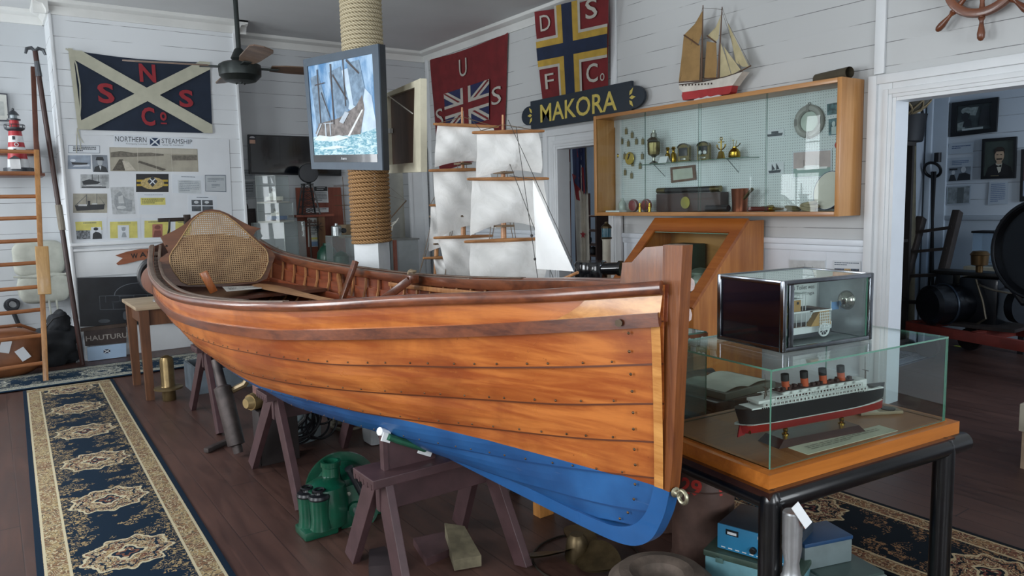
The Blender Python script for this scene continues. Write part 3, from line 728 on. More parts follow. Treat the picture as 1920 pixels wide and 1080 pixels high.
# ------------------------------------------------------------------ carpet runners
def carpet_mat(name, W, L, period, c0, navy='#0f2537', beige='#a9936a', rust='#7c5240', pale='#c9bfa0', sub=0):
    g = G(name); x, y, z = g.xyz(); ax = x.abs()
    wob = g.noise(g.co, 26, 3); curl = ((g.noise(g.co, 15, 2)*9.0).mod(1.0)-.5).abs(); curl2 = ((g.noise(g.vec(x+4, y, 0), 24, 2)*7.0).mod(1.0)-.5).abs()
    vd = g.voro(g.vec(x, y, 0), 15, 0); v2 = g.voro(g.vec(x+.31, y*1.0, 0), 30, 0); edge = g.voro(g.vec(x, y, 0), 26, 0, 'DISTANCE_TO_EDGE')
    yy = ((y - c0)/period + .5).mod(1.0) - .5; yy = yy*period
    r = ((x*x)*1.05 + yy*yy*1.1).sqrt(); ang = yy.at2(x)
    scal = (ang*9.0).sin()*.014 + (ang*18.0+1.0).sin()*.007
    rr = r + scal + (wob-.5)*.03
    R0 = min(W*.255, period*.36)
    field = lin(navy)
    # small sprigs scattered on the dark field, thicker towards the edges
    sprig = (v2.lt(.30).mx(curl2.lt(.10)))*(g.noise(g.vec(x, y, 3), 9, 2)+ax*1.0-.06).gt(.56)
    c = g.mix(sprig, field, lin(beige)); c = g.mix(v2.lt(.11)*sprig, c, lin(rust))
    tone = g.noise(g.co, 34, 3).smooth(.35, .65)
    med = g.mix(tone, lin(rust), lin(beige)); med = g.mix(curl.lt(.12), med, lin(navy)); med = g.mix(curl2.lt(.12), med, lin(pale))
    c = g.mix(rr.lt(R0), c, med)
    ring = (rr-R0).abs().lt(.007); c = g.mix(ring, c, lin(pale))
    c = g.mix(((rr-R0*.78).abs().lt(.006)), c, lin(navy))
    dia = (x*x*1.0).sqrt() + yy.abs()*1.0 + (ang*4.0).sin()*.012
    inn = g.mix(v2.lt(.35), lin(navy), lin(pale)); inn = g.mix((dia-R0*.46).abs().lt(.012), inn, lin(pale)); inn = g.mix((dia-R0*.22).abs().lt(.009), inn, lin(rust))
    c = g.mix(dia.lt(R0*.49), c, inn)
    # borders: thin pale line, patterned stripe, thin pale line, dark edge
    b0, b1, b2 = W/2-.128, W/2-.035, W/2-.028
    bt = g.mix(g.noise(g.co, 13, 3).smooth(.42, .58), lin(beige), lin(rust)); bt = g.mix(curl2.lt(.14), bt, lin(navy)); bt = g.mix(curl.lt(.12), bt, lin(pale)); bt = g.mix(.25, bt, lin(beige))
    c = g.mix(ax.gt(b0), c, bt)
    c = g.mix((ax-b0).abs().lt(.006).mx((ax-b1).abs().lt(.006)), c, lin(pale))
    c = g.mix(ax.gt(b2), c, lin(navy))
    if L:
        e = (y-c0*0).abs(); e0 = L/2
        bt2 = g.mix(e.gt(e0-.14), c, bt); bt2 = g.mix((e-(e0-.14)).abs().lt(.006).mx((e-(e0-.03)).abs().lt(.006)), bt2, lin(pale)); bt2 = g.mix(ax.gt(b2).mx(e.gt(e0-.022)), bt2, lin(navy)); c = bt2
    c = g.mix(g.noise(g.vec(x*300, y*300, 0), 1, 1)*.25, c, (.01, .012, .015))
    g.set(Base_Color=c, Roughness=.92, Specular_IOR_Level=.15); g.bump(g.noise(g.co, 380, 2), .35, .002); return g.m
def runner(label, c, W, L, rz, period, c0, group='carpet runners', z=.0, **k):
    m = MB(); m.box((0, 0, .005), (W, L, .009), bev=.003)
    o = m.build('carpet_runner', carpet_mat('carpet', W, L, period, c0, **k), None, world=False, smooth=30, loc=(c[0], c[1], z)); o.rotation_euler.z = rz
    return tag(o, label, 'carpet', group)
runner('dark blue patterned carpet runner on the left with round medallions, running towards the chimney', (.405, 3.9), .72, 7.98, -.021, .78, 3.76-3.9)
runner('dark blue carpet runner laid crosswise in front of the chimney signs', (1.0, 8.28), .72, 4.2, PI/2, .95, .2, z=.0095, beige='#a8a793', pale='#c2c2b4', rust='#6f7a80', navy='#1b3347')
runner('dark red and blue carpet runner under the glass ship case table', (3.285, 1.75), .68, 5.6, .0, .85, .35, navy='#0b151e', rust='#6a3a33', beige='#8c6a4a', pale='#b9a684')

# ------------------------------------------------------------------ black tube table with the liner case
TP = V((1.885, 1.33, 0)); TRZ = -.105
ex, ey = V((math.cos(TRZ), math.sin(TRZ), 0)), V((-math.sin(TRZ), math.cos(TRZ), 0))
def tl(a, b, z): return TP + ex*a + ey*b + V((0, 0, z))
BLK = pbr('#0b0c0f', .28, var=.3, scale=20, coat=.3)
tab = thing('tube_table', 'black tubular steel table with dark wooden top carrying the glass ship case', 'table', TP + ex*.45+ey*.3, TRZ)
TL, TD, TZ = .90, 1.30, .668
m = MB(); m.prism([tl(-.03, -.02, TZ+.012), tl(TL+.03, -.02, TZ+.012), tl(TL+.03, TD, TZ+.012), tl(-.03, TD, TZ+.012)], (0, 0, .024)); m.build('table_top', wood('#2a1610', '#3d2117', 'x', 12, .25, .5), tab, smooth=0)
for a in (0, TL):
    MB().lathe([(.0365, 0), (.0365, TZ), (.034, TZ+.014), (.024, TZ+.030), (.010, TZ+.0365), (1e-4, TZ+.037)], tl(a, 0, 0), 24).build('leg', BLK, tab); MB().cyl(tl(a or .42, TD, 0), tl(a or .42, TD, TZ), .0365, n=24).build('leg', BLK, tab)
MB().tube([tl(-.012, 0, TZ-.0), tl(0, 0, TZ), tl(TL+.12, 0, TZ)], [.030, .0362, .036], 20).build('rail', BLK, tab); MB().tube([tl(-.035, TD, TZ), tl(TL+.12, TD, TZ)], .036, 20).build('rail', BLK, tab)
for a in (0, TL): MB().tube([tl(a, -.0, TZ), tl(a, TD, TZ)], .034, 20).build('rail', BLK, tab)
BT = .704
case = thing('ship_case', 'glass display case on an orange wood base holding the four funnel liner model', 'display case', tl(.45, .3, BT), TRZ)
BASEW = wood('#a05a1e', '#c4772f', 'x', 10, .35, .4, .05)
g = G('base'); x, y, z = g.xyz()
m = MB(); m.prism([tl(-.01, .0, BT), tl(.99, .0, BT), tl(.99, .58, BT), tl(-.01, .58, BT)], (0, 0, .045))
bm = None; m.build('base_board', BASEW, case, smooth=0)
m = MB(); m.prism([tl(.02, .03, BT+.045), tl(.96, .03, BT+.045), tl(.96, .55, BT+.045), tl(.02, .55, BT+.045)], (0, 0, .006)); m.build('base_panel', wood('#7d4e25', '#94602f', 'x', 10, .4, .2), case, smooth=0)
GZ0, GZ1 = BT+.051, 1.07
GL = glass((.93, .97, .955), 1.0); GEDGE = pbr('#5f8f7c', .15, var=0, coat=.5)
def pane(name, P, n, par, mat=GL, edge=GEDGE, th=.006, world=True):
    m = MB(); n = V(n)*th; k = len(P); P = [V(p) for p in P]
    m.add(P+[p+n for p in P], [tuple(range(k)), tuple(range(2*k-1, k-1, -1))]); m.cur = 1
    m.add(P+[p+n for p in P], [(i, (i+1) % k, k+(i+1) % k, k+i) for i in range(k)])
    return m.build(name, [mat, edge], par, world, 0)
a0, a1, b0, b1 = .02, .935, .022, .54
pane('glass_pane', [tl(a0, b0, GZ0), tl(a1, b0, GZ0), tl(a1, b0, GZ1-.006), tl(a0, b0, GZ1-.006)], ey, case)
pane('glass_pane', [tl(a0, b1, GZ0), tl(a1, b1, GZ0), tl(a1, b1, GZ1-.006), tl(a0, b1, GZ1-.006)], -ey, case)
pane('glass_pane', [tl(a0, b0+.006, GZ0), tl(a0, b1-.006, GZ0), tl(a0, b1-.006, GZ1-.006), tl(a0, b0+.006, GZ1-.006)], ex, case)
pane('glass_pane', [tl(a1, b0+.006, GZ0), tl(a1, b1-.006, GZ0), tl(a1, b1-.006, GZ1-.006), tl(a1, b0+.006, GZ1-.006)], -ex, case)
pane('glass_pane', [tl(a0, b0, GZ1), tl(a1, b0, GZ1), tl(a1, b1, GZ1), tl(a0, b1, GZ1)], (0, 0, -1), case)
# liner model, built along x in its own frame (bow towards +x)
LS = 1.2
lin_l = thing('liner_model', 'black and red ocean liner model with four orange funnels inside the glass case', 'model ship', tuple(V((2.295, 1.455, GZ0+.057-.055*LS))), -.205); lin_l.scale = (1, 1.1, LS)
LQ = .345
def hw(t):  # half width along hull, t in -1 (stern) .. 1 (bow)
    return .034*max(0, (1-max(0, t-.35)**2/.4225*1.0))**.8*(1-.3*max(0, -t-.6)/.4)*math.sqrt(max(.0004, 1-(max(0, -t-.86)/.14)**2)) if t < 1 else 0
def hull_mesh(z0, z1, k0, k1, n=40):
    m = MB(); 
    def f(s):
        def fn(u, v):
            t = -1+2*u; sh = .012*max(0, t-.3)**2+.006*max(0, -t-.5)**2
            z = z0+(z1-z0)*v + sh*(1 if z1 > .07 else 0)*v
            w = hw(t)*(k0+(k1-k0)*v); zr = ((z0+(z1-z0)*v)-.055)/.073; xx = t*LQ*((.90+.10*zr) if t < 0 else (.97+.03*zr))
            return V((xx, s*w, z))
        return fn
    for s in (-1, 1): m.grid(f(s), n, 3)
    m.grid(lambda u, v: V(((-1+2*u)*LQ, (2*v-1)*hw(-1+2*u)*k1, z1+(.012*max(0, 2*u-1.3)**2+.006*max(0, .5-2*u)**2)*(1 if z1 > .07 else 0))), n, 2)
    m.grid(lambda u, v: V(((-1+2*u)*LQ*((.90+.1*(z0-.055)/.073) if u < .5 else .97+.03*(z0-.055)/.073), (2*v-1)*hw(-1+2*u)*k0, z0)), n, 2)
    return m
hull_mesh(.055, .082, .55, .95).build('lower_hull', pbr('#8d2422', .35), lin_l, world=False)
hull_mesh(.082, .128, .95, 1.0).build('upper_hull', pbr('#15171a', .4), lin_l, world=False)
hull_mesh(.0805, .083, .97, .97).build('boot_line', pbr('#b9bcb8', .5), lin_l, world=False)
m = MB(); WHT = pbr('#d6d8d6', .5, var=.05)
def deck(x0, x1, z0, z1, w): m.box(((x0+x1)/2, 0, (z0+z1)/2), (x1-x0, w*2, z1-z0))
deck(-.30, .30, .126, .13, .030)
deck(-.25, .22, .13, .139, .031); deck(-.20, .20, .143, .152, .028); deck(-.15, .17, .152, .160, .020); deck(-.27, -.19, .139, .147, .026); deck(.19, .225, .139, .16, .022)
for s in (-1, 1):
    for k in range(60): m.box((-.255+k*.008, s*.0325, .1335), (.0012, .001, .015))
    m.box((-.02, s*.0325, .142), (.47, .0014, .0016)); m.box((-.02, s*.031, .1545), (.40, .0014, .0016))
    for k in range(26): m.box((-.20+k*.0158, s*.030, .147), (.0016, .0012, .015))
    for k in range(9): m.tube([(-.17+k*.041, s*.029, .158), (-.15+k*.041, s*.029, .158)], .0035, 6)
m.build('superstructure', WHT, lin_l, world=False, smooth=0)
m = MB()
for s in (-1, 1):
    for k in range(28): m.box((-.24+k*.0165, s*.0313, .1345), (.009, .001, .005)); m.box((-.19+k*.0138, s*.0283, .1475), (.008, .001, .005))
m.box((0, 0, .161), (.34, .034, .003)); 
for k in range(16): m.box((-.17+k*.0225, random.uniform(-.012, .012), .166), (.012, .012, .008))
m.build('deck_fittings', pbr('#3a211c', .6), lin_l, world=False, smooth=0)
for k in range(4):
    f = MB(); x0 = -.125+k*.085; f.cyl((x0, 0, .155), (x0-.006, 0, .188), .0125, .012, 16); fo = f.build('funnel', pbr('#b5512f', .5), lin_l, world=False)
    f = MB(); f.cyl((x0-.0058, 0, .187), (x0-.008, 0, .206), .0127, .0127, 16); f.build('funnel_cap', pbr('#1c1c1e', .6), fo, world=False)
for x0, h in ((-.215, .085), (.245, .095)):
    m = MB(); m.cyl((x0, 0, .128), (x0-.004, 0, .128+h), .0015, .0007, 6)
    for s in (-1, 1): m.cyl((x0, 0, .128+h*.55), (x0+.026*s, s*.018, .13), .0018, .0016, 6)
    m.cyl((x0, -.012, .128+h*.55), (x0, .012, .128+h*.55), .0012, n=6); m.build('mast', pbr('#4a3f36', .6), lin_l, world=False)
m = MB(); m.prism([(-.33, 0, .046), (-.30, 0, .05), (-.30, 0, .082), (-.322, 0, .082)], (0, .004, 0)); m.build('rudder', pbr('#8d2422', .35), lin_l, world=False)
m = MB()
for x0 in (-.295, -.2): 
    for s in (-1, 1): m.lathe([(.001, -.003), (.006, 0), (.001, .003)], (x0, s*.015, .06), 8, 'x')
BRASS = pbr('#b18b3d', .22, 1, .15, 20)
m.build('propellers', BRASS, lin_l, world=False)
stand = thing('display_stand', 'dark wooden stand with two brass pillars under the ocean liner', 'stand', tuple(V((2.295, 1.455, GZ0))), -.205)
m = MB(); m.box((0, 0, .013), (.40, .10, .026), taper=.86); m.build('plinth', wood('#2c1714', '#40221d', 'x', 12, .3, .4), stand, world=False, smooth=0)
for x0 in (-.125, .135): MB().lathe([(.012, .025), (.012, .029), (.006, .032), (.0085, .04), (.0085, .046), (.006, .05), (.011, .056)], (x0, 0, 0), 14).build('pillar', BRASS, stand, world=False)
sh = Sheet(onZ(1648, 798, GZ0), onZ(1683, 808, GZ0), onZ(1515, 853, GZ0), onZ(1478, 840, GZ0), (0, 0, 1))
sh = Sheet(onZ(1478, 840, GZ0), onZ(1648, 798, GZ0), onZ(1683, 808, GZ0), onZ(1515, 853, GZ0), (0, 0, 1)); sh.base('caption_strip', pbr('#b9bba6', .7, var=.05), 'pale paper caption strip lying in front of the liner stand', 'caption')
sh.part('text_lines', pbr('#8a8a7c', .7), lines(.1, .9, .3, .8, 3))
md = thing('medal_tray', 'clear tray with paper note and dark round medal beside the liner stand', 'medal', tuple(tl(.83, .22, GZ0+.0005)), TRZ-.42)
m = MB(); m.box((0, 0, .006), (.17, .062, .012), bev=.002); m.build('tray', pbr('#8a7b63', .4), md, world=False)
m = MB(); m.box((-.045, 0, .0125), (.07, .05, .001)); m.build('note', pbr('#c3bfae', .7), md, world=False); m = MB(); m.lathe([(.026, 0), (.026, .003), (.001, .0035)], (.042, 0, .012), 20); m.build('medal', pbr('#2b2a26', .35, .6), md, world=False)

# chrome box with the paddle steamer
CB = V((2.14, 1.475, GZ1+.0005)); CRZ = -.15
cx, cy = V((math.cos(CRZ), math.sin(CRZ), 0)), V((-math.sin(CRZ), math.cos(CRZ), 0))
chrome = thing('chrome_case', 'chrome framed box with dark end panel standing on the glass ship case', 'display case', tuple(CB), CRZ)
CHR = pbr('#c9ccd0', .12, 1, .05); CL, CW, CH = .425, .30, .243
FRM = pbr('#8b8f96', .18, 1, .1, 30)
m = MB(); m.box((.004, CW/2, CH/2), (.008, CW-.02, CH-.02)); m.build('dark_panel', pbr('#1a1520', .12, var=.25, scale=3, coat=.6), chrome, world=False, smooth=0)
m = MB()
for b in (0, CW):
    for z in (.008, CH-.008): m.bar((0, b, z), (CL, b, z), .016, .016, bev=.004)
for a in (0, CL):
    for z in (.008, CH-.008): m.bar((a, 0, z), (a, CW, z), .016, .016, bev=.004)
    for b in (0, CW): m.bar((a, b, 0), (a, b, CH), .018, .018, bev=.005)
m.bar((.034, 0, .016), (.034, 0, CH-.016), .022, .010, (0, 1, 0), .003)
m.build('frame', FRM, chrome, world=False)
m = MB(); m.box((CL-.006, CW/2, CH/2), (.006, CW-.02, CH-.02)); m.box((CL/2, CW/2, .004), (CL-.02, CW-.02, .006)); m.build('lining', pbr('#a9afb4', .35, .7, .2, 6), chrome, world=False, smooth=0)
pane('glass_front', [(.02, .002, .016), (CL-.01, .002, .016), (CL-.01, .002, CH-.016), (.02, .002, CH-.016)], (0, 1, 0), chrome, world=False)
pane('glass_top', [(.01, .01, CH-.004), (CL-.01, .01, CH-.004), (CL-.01, CW-.01, CH-.004), (.01, CW-.01, CH-.004)], (0, 0, -1), chrome, glass((.85, .92, .88), 1.2, dust=.25), world=False)
pane('glass_back', [(.02, CW-.002, .016), (CL-.01, CW-.002, .016), (CL-.01, CW-.002, CH-.016), (.02, CW-.002, CH-.016)], (0, -1, 0), chrome, world=False)
m = MB(); m.ball((CL+.002, .09, .135), .038, 20, 14); m.build('ball_knob', pbr('#a7a39b', .15, 1, .1), chrome, world=False)
m = MB(); m.box((.06, CW-.03, .16), (.13, .003, .14)); crd = thing('caption_card', 'white card lettered about a toilet standing behind the paddle steamer model', 'caption', tuple(onPlane(1500, 600, CB+cy*.22, cy).xy.to_3d()+V((0, 0, GZ1+.012))), CRZ)
m = MB(); m.box((0, 0, .105), (.17, .003, .21)); m.build('card', pbr('#d8dadb', .6, var=.02), crd, world=False, smooth=0)
m = MB()
for k, tx in enumerate(('This Toilet was', 'in S.S. Elinga')): m.text(tx, (.0, -.0025, .165-.026*k), (1, 0, 0), (0, 0, 1), .016, .14)
m.build('lettering', pbr('#333438', .6), crd, world=False, smooth=0)
pad = thing('paddle_steamer_model', 'small tan and white paddle steamer model inside the chrome box', 'model ship', tuple((onPlane(1545, 620, CB+cy*.06, cy)-cx*.10+cy*.06).xy.to_3d()+V((0, 0, GZ1+.010))), CRZ); pad.scale = (1.2, 1.2, 1.12)
TAN = pbr('#a8834a', .6); PWH = pbr('#d5d8da', .5, var=.04); PBR_ = pbr('#5a3a28', .6)
m = MB(); L = [(-.085, .028), (.05, .028), (.10, .024), (.15, .012), (.175, 0)]
m.prism([(a, -b, .02) for a, b in L]+[(a, b, .02) for a, b in L[::-1]], (0, 0, .022)); m.build('hull', PWH, pad, world=False, smooth=0)
m = MB(); m.prism([(a, -b*1.02, .006) for a, b in L]+[(a, b*1.02, .006) for a, b in L[::-1]], (0, 0, .014)); m.build('keel_band', pbr('#23262b', .5), pad, world=False, smooth=0)
m = MB(); m.box((.03, 0, .043), (.22, .05, .002)); m.box((.005, 0, .092), (.15, .07, .003)); m.box((.08, 0, .092), (.08, .09, .003)); m.build('decks', PBR_, pad, world=False, smooth=0)
m = MB(); m.box((-.055, 0, .066), (.05, .05, .045)); m.box((-.03, 0, .112), (.085, .05, .038)); m.box((.015, 0, .107), (.018, .018, .03)); m.build('cabins', TAN, pad, world=False, smooth=0)
m = MB()
for s in (-1, 1): m.box((.005, s*.035, .092), (.15, .002, .005)); m.box((.08, s*.045, .092), (.08, .002, .005))
m.box((-.03, 0, .1325), (.095, .06, .003)); m.box((-.01, 0, .147), (.10, .05, .002))
for k in range(5): m.cyl((-.03+.02*k, -.03, .044), (-.03+.02*k, -.03, .092), .001, n=5)
for k in range(4): m.cyl((.0+.012*k, -.022, .094), (.0+.012*k, -.022, .147), .001, n=5)
m.build('white_rails', PWH, pad, world=False, smooth=0)
m = MB()
for k in range(4): m.box((-.063+k*.021, -.0255, .12), (.008, .001, .008))
m.cyl((-.035, 0, .13), (-.035, 0, .175), .004, n=8); m.build('funnel_and_windows', pbr('#1d1d20', .5), pad, world=False)
m = MB(); m.prism([(.03, -.048, .045), (.065, -.048, .09), (.105, -.048, .09), (.115, -.048, .045)], (0, .02, 0)); m.build('paddle_box', TAN, pad, world=False, smooth=0)
m = MB(); 
for k in range(7): m.box((.085, -.050, .03+.009*k), (.045, .002, .002))
for k in range(6): m.box((.066+.0078*k, -.050, .058), (.002, .002, .06))
m.torus((.085, -.048, .03), .02, .003, 'y', 20, 6)
for k in range(8): a = k*PI/4; m.cyl((.085, -.048, .03), (.085+.02*math.cos(a), -.048, .03+.02*math.sin(a)), .001, n=4)
m.build('paddle_wheel', PWH, pad, world=False)
m = MB(); m.cyl((.17, 0, .04), (.17, 0, .11), .0012, n=5); m.build('flagstaff', PWH, pad, world=False)
m = MB(); m.box((.188, 0, .092), (.034, .001, .026)); m.build('flag', pbr('#5e87b6', .7), pad, world=False)

# ------------------------------------------------------------------ things on the floor near the table
shaft = thing('steel_shaft', 'upright turned steel shaft with a paper tag, in front of the black table leg', 'shaft', (1.885, 1.255, 0))
ST = pbr('#b9bcbe', .3, .75, .12, 14)
MB().lathe([(.029, 0), (.029, .34), (.030, .345), (.030, .44), (.031, .455), (.026, .465), (.022, .50), (.029, .545), (.028, .58), (.029, .585), (.029, .655), (.026, .66)], (0, 0, 0), 28).build('shaft', ST, shaft, world=False)
m = MB(); m.box((0, 0, 0), (.034, .002, .07), Matrix.Rotation(-.35, 3, 'Y') @ Matrix.Rotation(-.5, 3, 'X')); m.xf(Matrix.Translation((-.004, -.033, .66))); tg = m.build('tag', pbr('#dfe2e4', .6, var=.02), shaft, world=False, smooth=0)
m = MB(); m.box((0, 0, 0), (.03, .003, .012), Matrix.Rotation(-.35, 3, 'Y')); m.xf(Matrix.Translation((.012, -.040, .632))); m.build('tag_edge', pbr('#d0603a', .6), tg, world=False, smooth=0)
can = thing('milk_can', 'rusty brown milk can with red painted 29 on its shoulder, under the table', 'milk can', (2.40, 2.03, 0))
CAN = pbr('#5d463e', .5, .1, .25, 10, .15)
prof = [(.118, 0), (.128, .01), (.13, .06), (.13, .36), (.127, .39), (.112, .44), (.094, .465), (.090, .475), (.090, .55), (.097, .556), (.097, .57), (.088, .57), (.086, .50), (.05, .48), (1e-4, .48)]
MB().lathe(prof, (0, 0, 0), 32).build('body', CAN, can, world=False)
m = MB(); m.torus((0, 0, .06), .131, .005, n=32, m=6); m.torus((0, 0, .385), .128, .004, n=32, m=6); m.build('hoops', CAN, can, world=False)
m = MB(); 
def oncyl(m, body, ang, r, z, h, w):
    vs, fs = glyphs(body, .03); x0 = min(p[0] for p in vs); x1 = max(p[0] for p in vs); y0 = min(p[1] for p in vs); y1 = max(p[1] for p in vs)
    out = []
    for p in vs:
        a = ang+((p[0]-x0)/(x1-x0)-.5)*w/r; zz = z+((p[1]-y0)/(y1-y0)-.5)*h; rr = r+.002-(max(0, zz-.385)*.32)
        out.append(V((rr*math.cos(a), rr*math.sin(a), zz)))
    m.add(out, fs)
va = math.atan2(-2.03, -2.40)
oncyl(m, '29', va-.42, .129, .405, .062, .10); oncyl(m, '11', va+.75, .129, .405, .062, .055); m.build('painted_numbers', pbr('#c23a30', .6), can, world=False, smooth=0)
can2 = copy_tree(can); can2.location = (2.57, 2.44, 0); can2['label'] = 'plain brown milk can half hidden behind the boat stem'; can2.rotation_euler.z = 2.6; can2.scale = (.9, .9, .9)
for o_ in (can, can2): o_['group'] = 'milk cans'
# green metal boxes and the blue radio
gb = thing('metal_box', 'battered green metal case under the blue radio set', 'metal box', (2.385, 1.715, 0), -1.25)
GRB = pbr('#4d6a66', .5, .2, .2, 12); m = MB(); m.box((0, 0, .10), (.36, .30, .20), bev=.008); m.build('body', pbr('#5b8790', .5, .1, .2, 9), gb, world=False)
MB().box((0, 0, .212), (.37, .31, .026), bev=.006).build('lid', pbr('#3f5248', .5, .2, .2, 12), gb, world=False)
for s in (-1, 1): MB().box((s*.12, -.152, .20), (.03, .006, .03), bev=.002).build('catch', GRB, gb, world=False)
rd = thing('radio_set', 'blue fronted radio set with three black knobs on the green metal case', 'radio', (2.375, 1.70, .2265), -1.30)
MB().box((0, .005, .055), (.29, .23, .10), bev=.004).build('casing', pbr('#39434d', .45, .2, .15, 12), rd, world=False)
MB().box((0, -.113, .055), (.29, .008, .10), bev=.003).build('front_panel', pbr('#2f7fa9', .4, var=.08), rd, world=False)
for k in range(3):
    kb = MB().lathe([(.013, 0), (.0125, .012), (.008, .013), (.008, .018), (1e-4, .018)], (0, 0, 0), 16, 'y').xf(Matrix.Translation((.0+.045*k, -.135, .035+.006*k)))
    for q in range(len(kb.v)): kb.v[q].y = -.117-(kb.v[q].y+.135)
    kb.build('knob', pbr('#121314', .35), rd, world=False)
m = MB(); m.box((-.085, -.118, .08), (.05, .003, .022)); m.build('meter', pbr('#20252a', .2, coat=.5), rd, world=False)
m = MB(); m.box((-.085, -.1195, .078), (.036, .002, .01)); m.box((.03, -.118, .088), (.03, .002, .012)); 
for k in range(9): m.box((-.12+.028*k, -.1178, .015), (.016, .001, .004))
m.build('white_legends', pbr('#d9dde0', .5), rd, world=False, smooth=0)
gy = thing('louvred_box', 'grey green metal box with rows of white louvres beside the table leg', 'metal box', (2.55, 1.50, 0), -.25)
MB().box((0, 0, .085), (.25, .24, .17), bev=.006).build('body', pbr('#7d8a88', .5, .2, .1, 12), gy, world=False)
m = MB()
for i in range(4):
    for j in range(3): m.box((-.06+.04*i, -.122, .05+.03*j), (.022, .006, .005), bev=.002)
m.build('louvres', pbr('#b9c2c2', .5), gy, world=False)
MB().box((.0, .0, .176), (.24, .22, .012), bev=.004).build('lid', pbr('#4a5a57', .5, .2), gy, world=False)
b2 = thing('blue_box', 'small grey box with dark blue lid on the louvred box behind the steel shaft', 'metal box', (2.53, 1.58, .183), -.3)
MB().box((0, 0, .045), (.22, .14, .09), bev=.004).build('body', pbr('#6f7d7f', .5, .1), b2, world=False); MB().box((0, 0, .098), (.225, .145, .016), bev=.004).build('lid', pbr('#23456b', .45), b2, world=False)
# big ring, propeller
rg = thing('stone_ring', 'thick grey brown ring with deep hole on the floor before the milk cans', 'ring', (1.965, 1.86, 0))
m = MB(); RG = pbr('#5a4e45', .8, var=.3, scale=14, bump=.3)
pts = []
m.lathe([(.075, .02), (.085, 0), (.17, 0), (.20, .03), (.215, .10), (.20, .16), (.16, .195), (.12, .20), (.085, .185), (.07, .15), (.066, .08), (.075, .02)], (0, 0, 0), 40); m.build('body', RG, rg, world=False)
m = MB(); m.torus((0, 0, .045), .212, .006, n=40, m=6); m.build('red_line', pbr('#8f3c34', .6), rg, world=False)
pp = thing('propeller', 'old bronze propeller with hub lying on the floor below the bow', 'propeller', (2.02, 2.42, 0), .3)
PRB = pbr('#5e5038', .42, .7, .3, 14)
MB().lathe([(.05, .0), (.055, .02), (.045, .10), (.03, .12), (.001, .122)], (0, 0, 0), 20).build('hub', PRB, pp, world=False)
for k in range(3):
    m = MB(); a = k*2*PI/3+.4
    def fb(u, v, a=a):
        r = .04+.20*u; w = .085*math.sin(PI*min(1, .15+.85*u))**.6*(1-.2*u); s_ = (v-.5)*2
        p = V((r, s_*w, .055+s_*w*(.55-.3*u))); return Matrix.Rotation(a, 3, 'Z') @ p
    m.grid(fb, 10, 6); m.grid(lambda u, v: fb(u, v)-V((0, 0, .008)), 10, 6); m.build('blade', PRB, pp, world=False, smooth=60)
MB().torus((.03, -.03, .006), .24, .005, n=40, m=6).build('wire_hoop', pbr('#3a332c', .6, .4), pp, world=False)
# wedge stone, dark boards, wooden block
m = MB(); P = [onZ(u, v, 0) for u, v in ((835, 1020), (872, 1018), (903, 1063), (852, 1072))]
m.prism([p+V((0, 0, .004)) for p in P], (0, 0, .05)); m.v[4] += V((0, 0, .05)); m.v[5] += V((0, 0, .03)); tag(m.build('stone_wedge', pbr('#6f6752', .75, var=.2, scale=20, bump=.2), smooth=0), 'sandy coloured stone wedge on the floor behind the near sawhorse', 'stone')
m = MB(); P = [onZ(u, v, 0) for u, v in ((775, 1022), (832, 1010), (850, 1040), (800, 1062))]; m.prism(P, (0, 0, .035)); tag(m.build('floor_board', SAW, smooth=0), 'short dark board lying on the floor behind the near sawhorse legs', 'board')
m = MB(); P = [onZ(u, v, 0) for u, v in ((693, 1050), (722, 1043), (752, 1078), (692, 1083))]; m.prism(P, (0, 0, .05)); tag(m.build('dark_block', pbr('#332a2c', .6), smooth=0), 'dark wooden block on the floor between the near sawhorse front legs', 'block')
m = MB(); p = onZ(1026, 968, 0); m.box(p+V((0, .03, .06)), (.09, .06, .12), bev=.003); tag(m.build('wooden_block', wood('#9a6230', '#c28748', 'z', 14), smooth=0), 'small orange wooden block standing on the floor under the boat bow', 'block')
# green pump
pu = thing('green_pump', 'green painted cast iron pump with two black caps and steel shaft', 'pump', (1.42, 3.50, 0), .0)
GP = pbr("#0f4a36", .28, var=.15, scale=14, coat=.4); BK = pbr('#17181c', .35)
def pv(u, v, dy): return onY(u, v, 3.5+dy) - V((1.42, 3.50, 0))
m = MB(); c = pv(648, 925, .06)
ax_ = V((-.25, -1, .12)).normalized(); q = ax_.to_track_quat('Z', 'Y').to_matrix()
m.lathe([(1e-4, -.11), (.13, -.11), (.152, -.09), (.152, .03), (.13, .07), (.10, .12), (1e-4, .12)], c, 32, q); m.build('body', GP, pu, world=False)
m = MB(); m.lathe([(.125, -.135), (.195, -.135), (.195, -.108), (.125, -.108)], c, 36, q); m.lathe([(1e-4, -.125), (.13, -.125), (.13, -.112), (1e-4, -.112)], c, 36, q); m.build('rear_flange', GP, pu, world=False)
cf = pv(665, 952, -.10)
m = MB(); m.lathe([(1e-4, -.06), (.118, -.06), (.123, .0), (.12, .016), (.04, .02), (.035, .04), (1e-4, .04)], cf, 32, q); m.build('front_cover', GP, pu, world=False)
MB().cyl(cf, cf+ax_*.13, .015, n=14).build('shaft', ST, pu, world=False)
m = MB()
for k in range(5):
    a = .6+k*2*PI/5; p = cf+q @ V((.10*math.cos(a), .085*math.sin(a), .014)); m.lathe([(.011, 0), (.011, .012), (1e-4, .013)], p, 6, q)
m.build('bolts', pbr('#8c8d80', .4, .7), pu, world=False)
m = MB(); p = pv(622, 905, -.02); m.lathe([(.052, 0), (.046, .03), (.043, .085), (.050, .09), (.050, .115), (.036, .115), (.034, .06), (1e-4, .06)], p, 24); m.build('inlet_neck', GP, pu, world=False)
